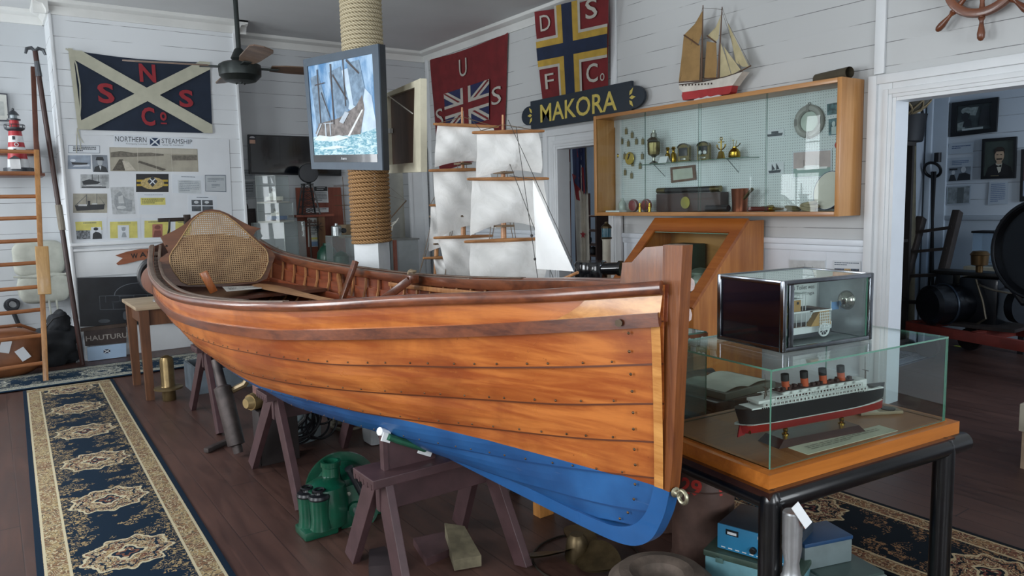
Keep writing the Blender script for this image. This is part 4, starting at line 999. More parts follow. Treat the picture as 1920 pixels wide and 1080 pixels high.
m = MB(); p = pv(612, 962, -.05); m.lathe([(.085, -.14), (.11, -.12), (.115, 0), (.10, .07), (.05, .10), (1e-4, .105)], V((p.x, p.y, .15)), 24); m.build('casing', GP, pu, world=False)
for u, v, dy in ((577, 943, -.06), (600, 960, -.13)):
    p = pv(u, v, dy); p.z = max(p.z, .19)
    m = MB(); m.lathe([(.052, -.15), (.05, -.14), (.044, -.10), (.047, -.02), (.05, 0)], p, 24); m.build('valve_chamber', GP, pu, world=False)
    m = MB(); m.lathe([(.05, 0), (.052, .008), (.047, .02), (.02, .024), (.014, .04), (1e-4, .042)], p, 24)
    for k in range(2): m.bar(p+V((-.035, 0, .038)), p+V((.035, 0, .038)), .012, .012, bev=.004)
    m.torus(p+V((0, 0, .042)), .026, .006, n=16, m=6); m.build('black_cap', BK, pu, world=False)
for u, d_, s_ in ((590, -.08, (.17, .15, .044)), (650, -.05, (.12, .16, .09)), (712, -.04, (.05, .08, .06))):
    m = MB(); m.box(V((pv(u, 990, -.05).x, d_, s_[2]/2)), s_, bev=.012); m.build('foot', GP, pu, world=False)
a = pv(655, 880, -.08); b = pv(684, 935, -.13); m = MB(); m.cyl(a, b, .019, n=16); m.build('black_pipe', BK, pu, world=False); m = MB(); m.cyl(a+V((-.004, 0, .01)), a, .022, n=16); m.cyl(b, b+V((.004, -.004, -.025)), .028, n=14); m.build('pipe_nuts', pbr('#5f6468', .35, .8), pu, world=False)
# ------------------------------------------------------------------ right wall: flags, board, case
RX = Vector((0, -1, 0)); UZ = Vector((0, 0, 1))
def ptext(m, body, u, v, h, w, fn, ux, bold=0, uy=UZ):
    o = fn(u, v); H = (fn(u, v-h/2)-fn(u, v+h/2)).length; W = (fn(u-w/2, v)-fn(u+w/2, v)).length if w else None
    return m.text(body, o, ux, uy, H, W, bold)
def pxpart(name, mat, polys, fn, par, smooth=0):
    m = MB()
    for P in polys: m.poly([fn(u, v) for u, v in P])
    return m.build(name, mat, par, smooth=smooth)
RED = pbr('#6e1e22', .85, var=.15, scale=6, bump=.15); NAVY = pbr('#1b2740', .85, var=.15, scale=6, bump=.15); CLW = pbr('#b3afa6', .85, var=.08, scale=8, bump=.15); GOLDC = pbr('#b1913c', .85, var=.12, scale=8)
def flag(label, corners, fn, mat, front, group):
    s = Sheet(*[fn(*c) for c in corners], front); m = MB()
    def f(u, v):
        p = s.at(u, v); sag = .03*math.sin(PI*u)*(1-v)
        return p + s.f*(.004*math.sin(u*13+v*3)+.003*math.sin(v*11)) - V((0, 0, sag))
    m.grid(f, 24, 16); s.root = tag(m.build('flag', mat, smooth=60), label, 'flag', group)
    s.o = .016; return s
fA = lambda u, v: onX(u, v, XA-.02)
fl = flag('red house flag with union canton and letters U S S on the right wall', [(806, 112), (953, 60), (946, 285), (824, 322)], fA, RED, (-1, 0, 0), 'flags on the walls')
fl.part('canton', pbr('#252b52', .85, var=.15), [R(.18, .34, .80, .68)])
fl.part('white_stripes', CLW, [[(.18, .34), (.24, .34), (.80, .64), (.80, .68), (.74, .68), (.18, .38)], [(.80, .34), (.80, .38), (.24, .68), (.18, .68), (.18, .64), (.74, .34)]])
fl.part('red_stripes', RED, [[(.18, .345), (.20, .34), (.80, .67), (.78, .68)], [(.80, .35), (.78, .34), (.18, .67), (.20, .68)]])
fl.part('white_cross', CLW, [R(.42, .34, .56, .68), R(.18, .455, .80, .565)])
fl.part('red_cross', RED, [R(.455, .34, .525, .68), R(.18, .48, .80, .54)])
fl.text('letters', CLW, [('U', .47, .17, .15, .10, .0), ('S', .095, .53, .15, .11, .0), ('S', .895, .50, .15, .12, .0)])
f2 = flag('navy and yellow cross flag with letters D S F Co on the right wall', [(1002, 22), (1142, -14), (1140, 172), (1017, 190)], lambda u, v: onX(u, v, XA-.165 if v < 60 else XA-.03), RED, (-1, 0, 0), 'flags on the walls')
f2.part('white_edges', CLW, [R(.305, 0, .65, 1), R(0, .305, 1, .645)]); f2.part('yellow_cross', GOLDC, [R(.335, 0, .62, 1), R(0, .335, 1, .615)]); f2.part('navy_cross', NAVY, [R(.405, 0, .545, 1), R(0, .405, 1, .545)])
f2.text('letters', CLW, [('D', .165, .15, .17, .15, 0), ('S', .80, .12, .2, .15, .01), ('F', .165, .79, .17, .14, 0), ('C', .80, .78, .2, .16, .01), ('o', .94, .84, .08, .06, 0)])
# nameboard
nb_ = thing('name_board', 'dark blue carved board lettered MAKORA in gold above the middle doorway', 'sign', (XA-.02, 6.3, 2.43))
y0, y1, zb, zt = 7.13, 5.45, 2.43, 2.755; zc_ = (zb+zt)/2; hh = (zt-zb)/2
out = [(y0, zt), (y1, zt)]
out += [(y1+.0, zt-.05)] + [(y1-.03-.15*math.sin(a), zc_+.11*math.cos(a)) for a in [PI*k/10 for k in range(11)]] + [(y1, zb+.05), (y1, zb), (y0, zb), (y0, zb+.05)]
out += [(y0+.03+.15*math.sin(a), zc_-.11*math.cos(a)) for a in [PI*k/10 for k in range(11)]] + [(y0, zt-.05)]
NBX = XA-.075
m = MB(); m.prism([(NBX, a, b) for a, b in out], (.03, 0, 0)); m.build('board', pbr('#1a2632', .5, var=.15, scale=5), nb_, smooth=0)
GOLD = pbr('#cdb95a', .5, var=.1, scale=20)
m = MB(); m.text('MAKORA', (NBX-.002, 6.30, zc_), RX, UZ, .205, 1.28, .012); m.build('lettering', GOLD, nb_, smooth=0)
m = MB()
for yc, s in ((5.42, 1), (7.16, -1)):
    m = MB()
    for a in (.9, 0, -.9):
        P = []; d = V((0, -s*math.cos(a)*.09, math.sin(a)*.09)); b = V((NBX-.002, yc+s*.06, zc_+math.sin(a)*.03)); n_ = V((0, d.z, -d.y))*.22
        P = [b, b+d*.4+n_, b+d, b+d*.4-n_]; m.poly(P)
    m.build('leaf_ornament', GOLD, nb_, smooth=0)

# ------------------------------------------------------------------ wall showcase
CX0, CY0, CY1, CZ0, CZ1 = 5.12, 3.08, 5.77, 1.425, 2.43
OAK = wood('#9a6536', '#bd8850', 'y', 12, .4, .25, .06); OAKZ = wood('#b0783d', '#c8935a', 'z', 12, .4, .25, .06)
sc = thing('wall_showcase', 'long shallow wooden wall showcase with sliding glass on the right wall', 'display case', (XA-.15, (CY0+CY1)/2, CZ0))
T = .035; cxm = (CX0+XA-.003)/2; cd = XA-.003-CX0
m = MB(); m.box((cxm, (CY0+CY1)/2, CZ1-T/2), (cd, CY1-CY0-2*T, T), bev=.003); m.build('top_board', OAK, sc, smooth=30)
m = MB(); m.box((cxm, (CY0+CY1)/2, CZ0+T/2), (cd, CY1-CY0-2*T, T), bev=.003); m.build('bottom_board', OAK, sc, smooth=30)
for y in (CY0+T/2, CY1-T/2):
    m = MB(); m.box((cxm, y, (CZ0+CZ1)/2), (cd, T, CZ1-CZ0), bev=.003); m.build('side_board', OAKZ, sc, smooth=30)
g = G('pegboard'); x, y, z = g.xyz(); P_ = .022
fx = (y/P_).mod(1.0)-.5; fz = (z/P_).mod(1.0)-.5; hole = (fx*fx+fz*fz).sqrt().lt(.16)
g.set(Base_Color=g.mix(hole*.75, lin('#cfd8da'), lin('#5f6a6c')), Roughness=.6)
m = MB(); m.box((XA-.012, (CY0+CY1)/2, (CZ0+CZ1)/2), (.01, CY1-CY0-.06, CZ1-CZ0-.06)); m.build('pegboard_back', g.m, sc, smooth=0)
ys = [CY1-T, onX(1210, 300, CX0+.02).y, onX(1312, 290, CX0+.02).y, onX(1437, 280, CX0+.02).y, CY0+T]
GLC = glass((.95, .98, .97), .32)
for k in range(4):
    xx = CX0+.012+(.01 if k % 2 else 0)
    pane('sliding_glass', [(xx, ys[k]+.01*(k > 0), CZ0+T), (xx, ys[k+1]-.01*(k < 3), CZ0+T), (xx, ys[k+1]-.01*(k < 3), CZ1-T), (xx, ys[k]+.01*(k > 0), CZ1-T)], (1, 0, 0), sc, GLC, pbr('#3e5a50', .2), .005)
SB = CZ0+T+.0005
fC = lambda u, v: onX(u, v, 5.29)
zs = fC(1300, 302).z; ysa, ysb = fC(1207, 305).y, fC(1408, 294).y
shf = thing('glass_shelf', 'narrow glass shelf on wire brackets inside the wall showcase', 'shelf', (5.35, (ysa+ysb)/2, zs-.006))
pane('shelf_glass', [(5.22, ysa, zs), (5.41, ysa, zs), (5.41, ysb, zs), (5.22, ysb, zs)], (0, 0, -1), shf, GLC, pbr('#4f6a5c', .2), .006)
for u in (1232, 1370):
    y = fC(u, 300).y; m = MB(); m.tube([(5.40, y, zs-.006), (5.23, y-.0, zs-.008)], .003, 5); m.tube([(5.40, y, zs-.12), (5.25, y, zs-.01)], .003, 5); m.build('bracket', pbr('#6c7478', .3, .8), shf)
def onshelf(u): p = fC(u, 298); return V((5.29, p.y, zs+.0005))
BR2 = pbr('#a88a3a', .25, 1, .15, 20); BRD = pbr('#6d6443', .3, .9, .2, 20); NIK = pbr('#8e9088', .25, .9, .1)
def lat(name, label, cat, base, parts, group=None):
    t = thing(name, label, cat, base, group=group)
    for nm, prof, mt in parts: MB().lathe(prof, (0, 0, 0), 20).build(nm, mt, t, world=False)
    return t
lat('oil_lamp', 'tall glass and metal oil lamp at the left end of the showcase shelf', 'lamp', onshelf(1226),
    [('foot', [(.045, 0), (.04, .012), (.012, .03), (.012, .06), (.03, .075)], NIK), ('bowl', [(.03, .075), (.055, .09), (.06, .12), (.062, .20), (.055, .21)], BRD), ('chimney', [(.06, .21), (.066, .225), (.055, .24), (.03, .255), (.028, .29), (.018, .295), (.018, .32), (1e-4, .325)], NIK)])
for u, w in ((1245, 'left'), (1256, 'right')):
    lat('brass_bottle', 'small waisted brass bottle, %s of the pair behind the folded card' % w, 'bottle', onshelf(u)+V((.05, 0, 0)), [('body', [(.022, 0), (.026, .02), (.024, .08), (.012, .10), (.012, .12), (.02, .135), (.014, .15), (1e-4, .15)], BR2)], 'brass bottles')
cdp = onshelf(1248); m = MB(); m.prism([cdp+V((-.05, .05, 0)), cdp+V((-.05, -.05, 0)), cdp+V((-.02, -.05, .062)), cdp+V((-.02, .05, .062))], (.003, 0, 0)); m.prism([cdp+V((.01, .05, 0)), cdp+V((.01, -.05, 0)), cdp+V((-.02, -.05, .062)), cdp+V((-.02, .05, .062))], (.003, 0, 0)); tag(m.build('folded_card', pbr('#dde3e6', .6, var=.02), smooth=0), 'folded blank white card standing on the showcase shelf', 'card')
for u, lb, dial in ((1281, 'ornate metal frame with dark plate beside the brass bottles', 0), (1318, 'ornate metal frame with two round dials beside the brass bell', 1)):
    p = onshelf(u); t = thing('table_clock', lb, 'frame', p, group='ornate metal frames')
    m = MB(); w_, h_ = .068, .16
    m.prism([p+V((0, s, z)) for s, z in [(w_, 0), (w_, h_*.8)]+[(w_*math.cos(a), h_*.8+.035*math.sin(a)) for a in [PI*k/8 for k in range(1, 8)]]+[(-w_, h_*.8), (-w_, 0)]], (.03, 0, 0)); m.build('body', BRD, t, smooth=0)
    m = MB(); m.box(p+V((-.003, 0, .09)), (.006, .10, .075), bev=.002); m.build('dark_plate', pbr('#1b1f22', .3), t)
    m = MB(); m.box(p+V((-.004, 0, .025)), (.008, .07, .02), bev=.002); m.tube([p+V((-.004, w_*math.cos(a), h_*.8+.035*math.sin(a))) for a in [PI*k/10 for k in range(11)]], .006, 6); m.build('relief', NIK, t)
    if dial:
        for s in (-.026, .026): MB().lathe([(.018, 0), (.018, .006), (.013, .008), (1e-4, .006)], p+V((-.006, s, .07)), 16, V((-1, 0, 0)).to_track_quat('Z', 'Y').to_matrix()).build('dial', pbr('#cdd3d2', .3, .3), t)
p = onshelf(1352); t = thing('anchor_bell', 'small brass bell with an anchor shaped handle on the showcase shelf', 'bell', p)
MB().lathe([(.042, 0), (.034, .012), (.026, .05), (.02, .065), (1e-4, .07)], p, 20).build('bell', BR2, t)
m = MB(); m.tube([p+V((0, 0, .065)), p+V((0, 0, .16))], .006, 8); m.tube([p+V((0, .045*math.cos(a), .125-.045*math.sin(a))) for a in [PI*k/10 for k in range(11)]], .006, 8); m.torus(p+V((0, 0, .175)), .012, .004, 'x', 14, 6); m.bar(p+V((0, .03, .145)), p+V((0, -.03, .145)), .008, .008); m.build('anchor', BR2, t)
p = onshelf(1377); t = thing('brass_sprayer', 'round brass plant mister with pump plunger at the right end of the shelf', 'sprayer', p)
MB().lathe([(.045, 0), (.05, .01), (.048, .05), (.03, .075), (.018, .085), (.018, .095), (1e-4, .096)], p, 22).build('body', BR2, t)
m = MB(); m.cyl(p+V((0, .01, .09)), p+V((0, .015, .15)), .003, n=6); m.cyl(p+V((0, -.01, .09)), p+V((0, -.02, .145)), .003, n=6); m.tube([p+V((0, 0, .09)), p+V((0, -.04, .10)), p+V((0, -.06, .12))], .005, 6); m.cyl(p+V((0, .015, .148)), p+V((0, .015, .155)), .01, n=10); m.build('pump', BRD, t)
# lower row
def lo(u, x=5.27): return V((x, onX(u, 390, x).y, SB))
p0, p1 = lo(1238, 5.33), lo(1358, 5.33)
ch = thing('wooden_box', 'long dark wooden instrument box with brass oval plate in the showcase', 'box', (p0+p1)/2)
m = MB(); m.box((p0+p1)/2+V((0, 0, .085)), (.11, abs(p0.y-p1.y), .17), bev=.004); m.build('box', pbr('#3a2624', .4), ch)
c = onX(1285, 380, 5.272); MB().lathe([(.055, 0), (.055, .003), (1e-4, .004)], (0, 0, 0), 24, V((-1, 0, 0)).to_track_quat('Z', 'Y').to_matrix(), 1, 1).xf(Matrix.Translation(c)).build('oval_plate', pbr('#8b8447', .35, .7), ch)
t = thing('telescope', 'black telescope with brass ends lying on the dark wooden box', 'telescope', V((5.33, (p0.y+p1.y)/2, SB+.171)))
a, b = V((5.33, p0.y+.03, SB+.20)), V((5.33, p1.y+.04, SB+.20)); MB().cyl(a.lerp(b, .14), a.lerp(b, .86), .026, n=16).build('barrel', pbr('#17181a', .4), t); MB().cyl(a, a.lerp(b, .14), .028, n=16).build('brass_end', BRD, t); MB().cyl(a.lerp(b, .86), b, .028, n=16).build('brass_end', BRD, t)
cp = lat('copper_jug', 'copper mug with side spout near the middle of the showcase floor', 'mug', lo(1387, 5.25), [('body', [(.060, 0), (.062, .01), (.072, .19), (.074, .195), (.070, .195), (.06, .02), (1e-4, .02)], pbr('#a4624a', .3, .9, .12, 10))])
p = lo(1387, 5.25); MB().tube([p+V((-.02, -.06, .11)), p+V((-.03, -.11, .15)), p+V((-.03, -.15, .19))], .014, 10).build('spout', BRD, cp)
for u, lb in ((1190, 'left'), (1214, 'right')):
    p = lo(u, 5.30); t = thing('red_tin', 'round red tin lid standing on edge, %s of two near the box' % lb, 'tin', p, group='red tins'); MB().lathe([(.06, 0), (.062, .004), (.062, .03), (.05, .035), (1e-4, .035)], p+V((0, 0, .062)), 24, V((-1, 0, 0)).to_track_quat('Z', 'Y').to_matrix()).build('lid', pbr('#7a2f33', .4), t); m = MB(); m.torus(p+V((-.034, 0, .062)), .055, .004, 'x', 24, 6); m.build('rim', pbr('#9a9590', .4, .5), t)
for u, lb, mt in ((1167, 'pale glass jar at the left end of the showcase floor', pbr('#a9b2ac', .2)), (1128, 'small dark glass jar in the left corner of the showcase', pbr('#4c5358', .2))):
    lat('glass_jar', lb, 'jar', lo(u, 5.31), [('jar', [(.035, 0), (.04, .01), (.04, .08), (.025, .11), (.012, .125), (.012, .14), (1e-4, .14)], mt)])
for u, lb in ((1200, 'short brass cartridge standing left of its neighbour by the red tins'), (1218, 'short brass fitting standing in front of the right red tin')):
    lat('brass_fitting', lb, 'brass fitting', lo(u, 5.2), [('body', [(.016, 0), (.016, .05), (.011, .055), (.011, .085), (1e-4, .086)], BR2)])
m = MB(); p = lo(1155, 5.22); m.box(p+V((0, 0, .008)), (.10, .20, .016)); tag(m.build('white_card', pbr('#d5dbdc', .6)), 'white card lying flat at the left end of the showcase floor', 'card')
def coil(nm, lb, u, r, th, mat, x=5.26, n=4):
    m = MB(); p = lo(u, x)
    for k in range(n): m.torus(p+V((random.uniform(-.01, .01), random.uniform(-.02, .02), th*1.1+th*1.2*k*.9)), r*random.uniform(.8, 1.05), th, Matrix.Rotation(random.uniform(-.25, .25), 3, 'X'), 20, 6)
    return tag(m.build(nm, mat), lb, 'rope')
coil('rope_coil', 'small coil of olive rope behind the wooden pin in the showcase', 1440, .05, .008, pbr('#6f6748', .8))
coil('rope_knot', 'tangled brown and cream fancy rope knot near the white plate', 1516, .055, .013, pbr('#8d8467', .8), n=4)
coil('rope_lanyard', 'dark olive rope lanyard lying left of the fancy knot', 1484, .05, .010, pbr('#57502f', .8), n=3)
a, b = lo(1405, 5.2)+V((0, 0, .022)), lo(1470, 5.2)+V((0, 0, .022)); t = thing('wooden_fid', 'dark red turned wooden pin with brass ferrule on the showcase floor', 'tool', (a+b)/2-V((0, 0, .022))); MB().tube([a, a.lerp(b, .6)], [.02, .018], 12).build('handle', pbr('#5a2622', .35), t); MB().tube([a.lerp(b, .6), a.lerp(b, .72)], .019, 12).build('ferrule', BR2, t); MB().tube([a.lerp(b, .72), b], [.014, .006], 12).build('point', pbr('#4a3b24', .4), t)
a, b = lo(1325, 5.19)+V((0, 0, .03)), lo(1366, 5.19)+V((0, 0, .03)); m = MB(); m.cyl(a, b, .028, n=14); tag(m.build('black_tube', pbr('#1d1a1e', .4)), 'short black leather tube lying in front of the wooden box', 'tube')
c = onX(1556, 368, 5.34); c.z = SB+.155; t = thing('white_plate', 'white plate with thin blue rim leaning at the right end of the showcase', 'plate', V((5.34, c.y, SB))); q = V((-1, .25, .22)).normalized().to_track_quat('Z', 'Y').to_matrix(); MB().lathe([(1e-4, 0), (.09, .002), (.11, .012), (.15, .018), (.152, .014), (.11, .004), (1e-4, -.006)], c, 32, q).build('plate', pbr('#d6d3c8', .25, var=.03), t); MB().lathe([(.148, .019), (.152, .019), (.152, .0135), (.148, .0145), (.148, .019)], c, 32, q).build('rim', pbr('#44527a', .3), t)
# pictures fixed to the pegboard
fP = lambda u, v: onX(u, v, XA-.022)
def psheet(name, label, px, mat, cat, group=None, fn=fP, front=(-1, 0, 0)):
    s = Sheet(*[fn(*p) for p in px], front); s.base(name, mat, label, cat, group); return s
def quad(u0, v0, u1, v1, k=0): return [(u0, v0), (u1, v0-k), (u1, v1-k*.6), (u0, v1)]
PHD = pbr('#4e6a70', .5, var=.6, scale=30); PGR = pbr('#8f9ba3', .6, var=.25, scale=40); PAPR = pbr('#cfd5da', .6, var=.03)
s = psheet('photograph', 'small dark photograph with glare high at the right end of the showcase', quad(1549, 186, 1570, 218, 4), PAPR, 'photograph'); s.part('picture', PHD, [R(.1, .3, 1, .95)])
s = psheet('photograph', 'small blue green portrait photograph below another in the showcase corner', quad(1554, 222, 1570, 256, 3), PAPR, 'photograph'); s.part('picture', PHD, [R(0, .05, 1, .95)]); s.part('figure', pbr('#b5c4c4', .6), [ell(.6, .35, .2, .15), R(.35, .5, .9, .9)])
s = psheet('painting', 'pale sea painting of a long white ship in the showcase', quad(1486, 284, 1560, 334, 5), pbr('#c9d0d8', .5), 'painting'); s.part('sky', pbr('#b7a9a8', .6, var=.1), [R(.03, .05, .97, .66)]); s.part('sea', pbr('#8fa6a2', .5, var=.1), [R(.03, .66, .97, .97)]); s.part('ship', pbr('#e4e4e4', .5), [[(.1, .64), (.9, .62), (.88, .70), (.14, .71)], R(.3, .56, .7, .63)]); s.part('masts', pbr('#77706c', .5), [R(.3, .35, .31, .6), R(.62, .32, .63, .6)])
s = psheet('photograph', 'small dark print of a sailing ship left of the sea painting', quad(1438, 306, 1470, 327, 3), PAPR, 'photograph'); s.part('ship', pbr('#4a5058', .6), [[(.1, .7), (.85, .65), (.8, .9), (.15, .92)], R(.3, .15, .34, .7), R(.55, .1, .59, .7), [(.34, .2), (.5, .6), (.34, .65)], [(.6, .15), (.75, .6), (.6, .62)]])
s = psheet('photograph', 'small grey print of a steamer under the reflection in the showcase', quad(1437, 244, 1470, 258, 3), PAPR, 'photograph'); s.part('ship', pbr('#5a5f66', .6), [[(.05, .6), (.95, .5), (.9, .85), (.1, .9)], R(.3, .25, .7, .55)])
t = thing('picture_frame', 'small wooden framed certificate below the showcase shelf', 'picture', onX(1282, 342, 5.40))
fF = lambda u, v: onX(u, v, 5.395)
s = Sheet(*[fF(*p) for p in [(1258, 314), (1304, 309), (1306, 337), (1260, 343)]], (-1, 0, 0)); m = MB(); m.prism([s.at(0, 1), s.at(1, 1), s.at(1, 0), s.at(0, 0)], s.f*.012); m.build('frame', pbr('#5f4231', .45), t, smooth=0)
m = MB(); m.poly([s.at(.1, .16, .0125), s.at(.9, .16, .0125), s.at(.9, .86, .0125), s.at(.1, .86, .0125)]); m.build('sheet', pbr('#aab1a4', .5), t, smooth=0)
t = thing('life_ring', 'small grey life ring ornament hanging on the showcase pegboard', 'life ring', onX(1517, 258, 5.38)); c = onX(1517, 228, 5.385)
MB().torus(c, .105, .026, 'x', 36, 10).build('ring', pbr('#9a9c98', .6), t); MB().lathe([(.08, 0), (.08, .003), (1e-4, .004)], c+V((.01, 0, 0)), 24, V((-1, 0, 0)).to_track_quat('Z', 'Y').to_matrix()).build('face', pbr('#b9c6bd', .3), t); MB().torus(c+V((0, 0, .135)), .012, .003, 'x', 12, 5).build('hanger', NIK, t)
m = MB()
for k in range(4): m.box(c+Matrix.Rotation(k*PI/2, 3, 'X') @ V((0, 0, .105)), (.054, .02, .054))
m.build('bands', pbr('#7e7f7c', .6), t, smooth=0)
m = MB(); m.lathe([(.03, 0), (.026, .01), (1e-4, .013)], onX(1572, 272, 5.39), 14, V((-1, 0, 0)).to_track_quat('Z', 'Y').to_matrix()); tag(m.build('red_badge', pbr('#a93036', .4)), 'small round red badge at the right edge of the showcase pegboard', 'badge')
# hanging brass tags and the round dial at the left end
tags = [(1174, 243), (1185, 250), (1193, 262), (1205, 262), (1166, 262), (1178, 266), (1171, 290), (1204, 290), (1200, 308), (1172, 320), (1184, 326), (1186, 303)]
proto = None
for k, (u, v) in enumerate(tags):
    p = onX(u, v, 5.393)
    if proto is None:
        proto = thing('brass_tag', 'small brass tag hanging on a hook in the left part of the showcase', 'tag', p, group='hanging brass tags')
        m = MB(); m.box((0, 0, -.02), (.004, .035, .055), bev=.001); m.build('plate', pbr('#7d765a', .4, .6), proto, world=False, smooth=0); MB().torus((0, 0, .016), .008, .002, 'x', 10, 5).build('hook', NIK, proto, world=False)
    else:
        c_ = copy_tree(proto); c_.location = p
p = onX(1181, 297, 5.38); t = thing('brass_dial', 'round bright brass dial with black pointer hanging in the showcase', 'dial', p-V((0, 0, .06))); q = V((-1, 0, 0)).to_track_quat('Z', 'Y').to_matrix(); MB().lathe([(.062, 0), (.064, .006), (.058, .01), (1e-4, .01)], p, 28, q).build('dial', pbr('#c0ad5a', .3, .7), t); m = MB(); m.bar(p+V((-.012, .02, -.01)), p+V((-.012, -.01, .05)), .004, .012); m.box(p+V((-.012, 0, .035)), (.003, .02, .02)); m.build('pointer', pbr('#1c1c1c', .5), t)
p = onX(1160, 292, 5.385); m = MB(); m.lathe([(1e-4, -.035), (.022, -.01), (.022, .01), (1e-4, .035)], p, 4, 'z'); tag(m.build('brass_lozenge', BR2, smooth=0), 'small diamond shaped brass pendant below the round dial', 'pendant')
# ------------------------------------------------------------------ on top of the case
fS = lambda u, v: onX(u, v, 5.26)
zz = lambda a, b: (1220+a/4, b/4)
sch = thing('schooner_model', 'red and white half schooner model with tan sails on top of the wall showcase', 'model ship', (5.27, fS(1325, 180).y, CZ1))
def px3(P, x): return [onX(*zz(*p), x) for p in P]
m = MB(); m.prism(px3([(213, 628), (400, 612), (560, 575), (692, 535), (650, 590), (615, 640), (240, 692), (215, 665)], 5.22), (.09, 0, 0)); m.build('white_hull', pbr('#cfc9bf', .5), sch, smooth=0)
P = px3([(238, 690), (613, 633), (600, 690), (585, 704), (242, 752), (232, 720)], 5.225); 
for p in P: p.z = max(p.z, CZ1+.001)
m = MB(); m.prism(P, (.08, 0, 0)); m.build('red_hull', pbr('#a32a2c', .4), sch, smooth=0)
m = MB(); P = px3([(330, 745), (360, 725), (380, 735), (425, 710), (450, 728), (505, 702), (525, 715)], 5.21)
m.tube([V((p.x, p.y, max(p.z-.02, CZ1+.012))) for p in P], .011, 8); m.build('wave_crests', pbr('#d5cfcf', .6), sch)
SPR = pbr('#5a3f2c', .5)
for P in ([(380, 612), (393, 40)], [(505, 592), (536, 52)]): MB().tube(px3(P, 5.26), [.010, .004], 8).build('mast', SPR, sch)
for P in ([(590, 580), (752, 492)], [(248, 263), (358, 338)], [(422, 268), (492, 320)], [(212, 618), (385, 605)], [(400, 590), (505, 585)]): MB().tube(px3(P, 5.255), .0055, 6).build('spar', SPR, sch)
m = MB(); m.tube([p+V((-.003, 0, .004)) for p in px3([(215, 640), (300, 630), (400, 615), (560, 580), (690, 537)], 5.217)], .004, 5)
for a in range(240, 480, 24): m.box(px3([(a, 640-(a-240)*.06)], 5.215)[0], (.004, .012, .014))
m.build('rail_and_fittings', pbr('#3c2b22', .5), sch, smooth=0)
SAILB = pbr('#96774b', .85, var=.1, scale=12); SAILC = pbr('#b7ab86', .85, var=.1, scale=12)
for P, mt in (([(210, 612), (235, 400), (248, 268), (355, 338), (372, 340), (368, 600)], SAILB), ([(250, 262), (330, 180), (392, 75), (388, 240), (357, 330)], SAILB), ([(402, 582), (420, 310), (492, 322), (498, 480), (490, 584)], SAILB), ([(428, 268), (490, 200), (528, 110), (508, 290), (490, 312)], SAILC), ([(520, 588), (525, 320), (570, 450), (604, 562)], SAILC), ([(545, 345), (600, 420), (675, 522), (608, 562), (575, 450)], SAILC), ([(575, 165), (630, 280), (738, 502), (690, 500), (640, 470)], SAILC)):
    m = MB(); pts = px3(P, 5.262); c = sum(pts, V())/len(pts)-V((.02, 0, 0)); m.add(pts+[c], [(i, (i+1) % len(pts), len(pts)) for i in range(len(pts))]); m.build('sail', mt, sch, smooth=60)
m = MB()
for P in ([(393, 45), (215, 615)], [(536, 55), (575, 165)], [(575, 165), (750, 495)], [(530, 70), (680, 525)], [(388, 250), (365, 600)], [(393, 60), (536, 70)]): m.tube(px3(P, 5.258), .0015, 4)
m.build('rigging', pbr('#4a4034', .8), sch)
a, b = onX(1585, 147, 5.33), onX(1612, 140, 5.3); m = MB(); cz = CZ1+.0425
m.tube([(5.25, CY0+.02, cz), (5.34, CY0+.34, cz)], [.042, .042], 18, False); m.tube([(5.25, CY0+.02, cz), (5.34, CY0+.34, cz)], [.038, .038], 18, False); tag(m.build('rolled_paper', pbr('#4a4334', .7)), 'dark olive rolled paper lying on the right end of the wall showcase', 'roll')
# ship's wheel
WX = 5.33; a, b, c = (onX(u, v, WX) for u, v in ((1772, 0), (1836, 33), (1897, 0)))
ax, ay, bx_, by, cx_, cy_ = a.y, a.z, b.y, b.z, c.y, c.z; D = 2*(ax*(by-cy_)+bx_*(cy_-ay)+cx_*(ay-by))
uy = ((ax*ax+ay*ay)*(by-cy_)+(bx_*bx_+by*by)*(cy_-ay)+(cx_*cx_+cy_*cy_)*(ay-by))/D; uz = ((ax*ax+ay*ay)*(cx_-bx_)+(bx_*bx_+by*by)*(ax-cx_)+(cx_*cx_+cy_*cy_)*(bx_-ax))/D
WC = V((WX, uy, uz)); WRo = (a-WC).length
wh = thing('ships_wheel', 'wooden ship steering wheel hung on the wall above the right doorway', 'wheel', WC)
WW = wood('#5a3220', '#80492c', 'y', 10, .35, .3)
q = V((-1, 0, 0)).to_track_quat('Z', 'Y').to_matrix()
MB().lathe([(WRo-.06, -.02), (WRo-.055, .022), (WRo-.03, .028), (WRo-.008, .022), (WRo, -.0), (WRo-.004, -.02), (WRo-.06, -.02)], WC, 56, q).build('rim', WW, wh)
MB().lathe([(.085, -.03), (.085, .03), (.06, .05), (1e-4, .05)], WC, 24, q).build('hub', WW, wh)
a1 = math.atan2(onX(1840, 50, WX).z-WC.z, -(onX(1840, 50, WX).y-WC.y))
for k in range(8):
    an = a1+k*PI/4; d = V((0, -math.cos(an), math.sin(an))); qq = d.to_track_quat('Z', 'Y').to_matrix()
    MB().lathe([(.016, .08), (.018, .12), (.013, .15), (.018, .19), (.018, WRo-.055), (.018, WRo), (.022, WRo+.005), (.012, WRo+.025), (.013, WRo+.04), (.024, WRo+.10), (.022, WRo+.13), (.012, WRo+.145), (1e-4, WRo+.15)], WC, 14, qq).build('spoke', WW, wh)
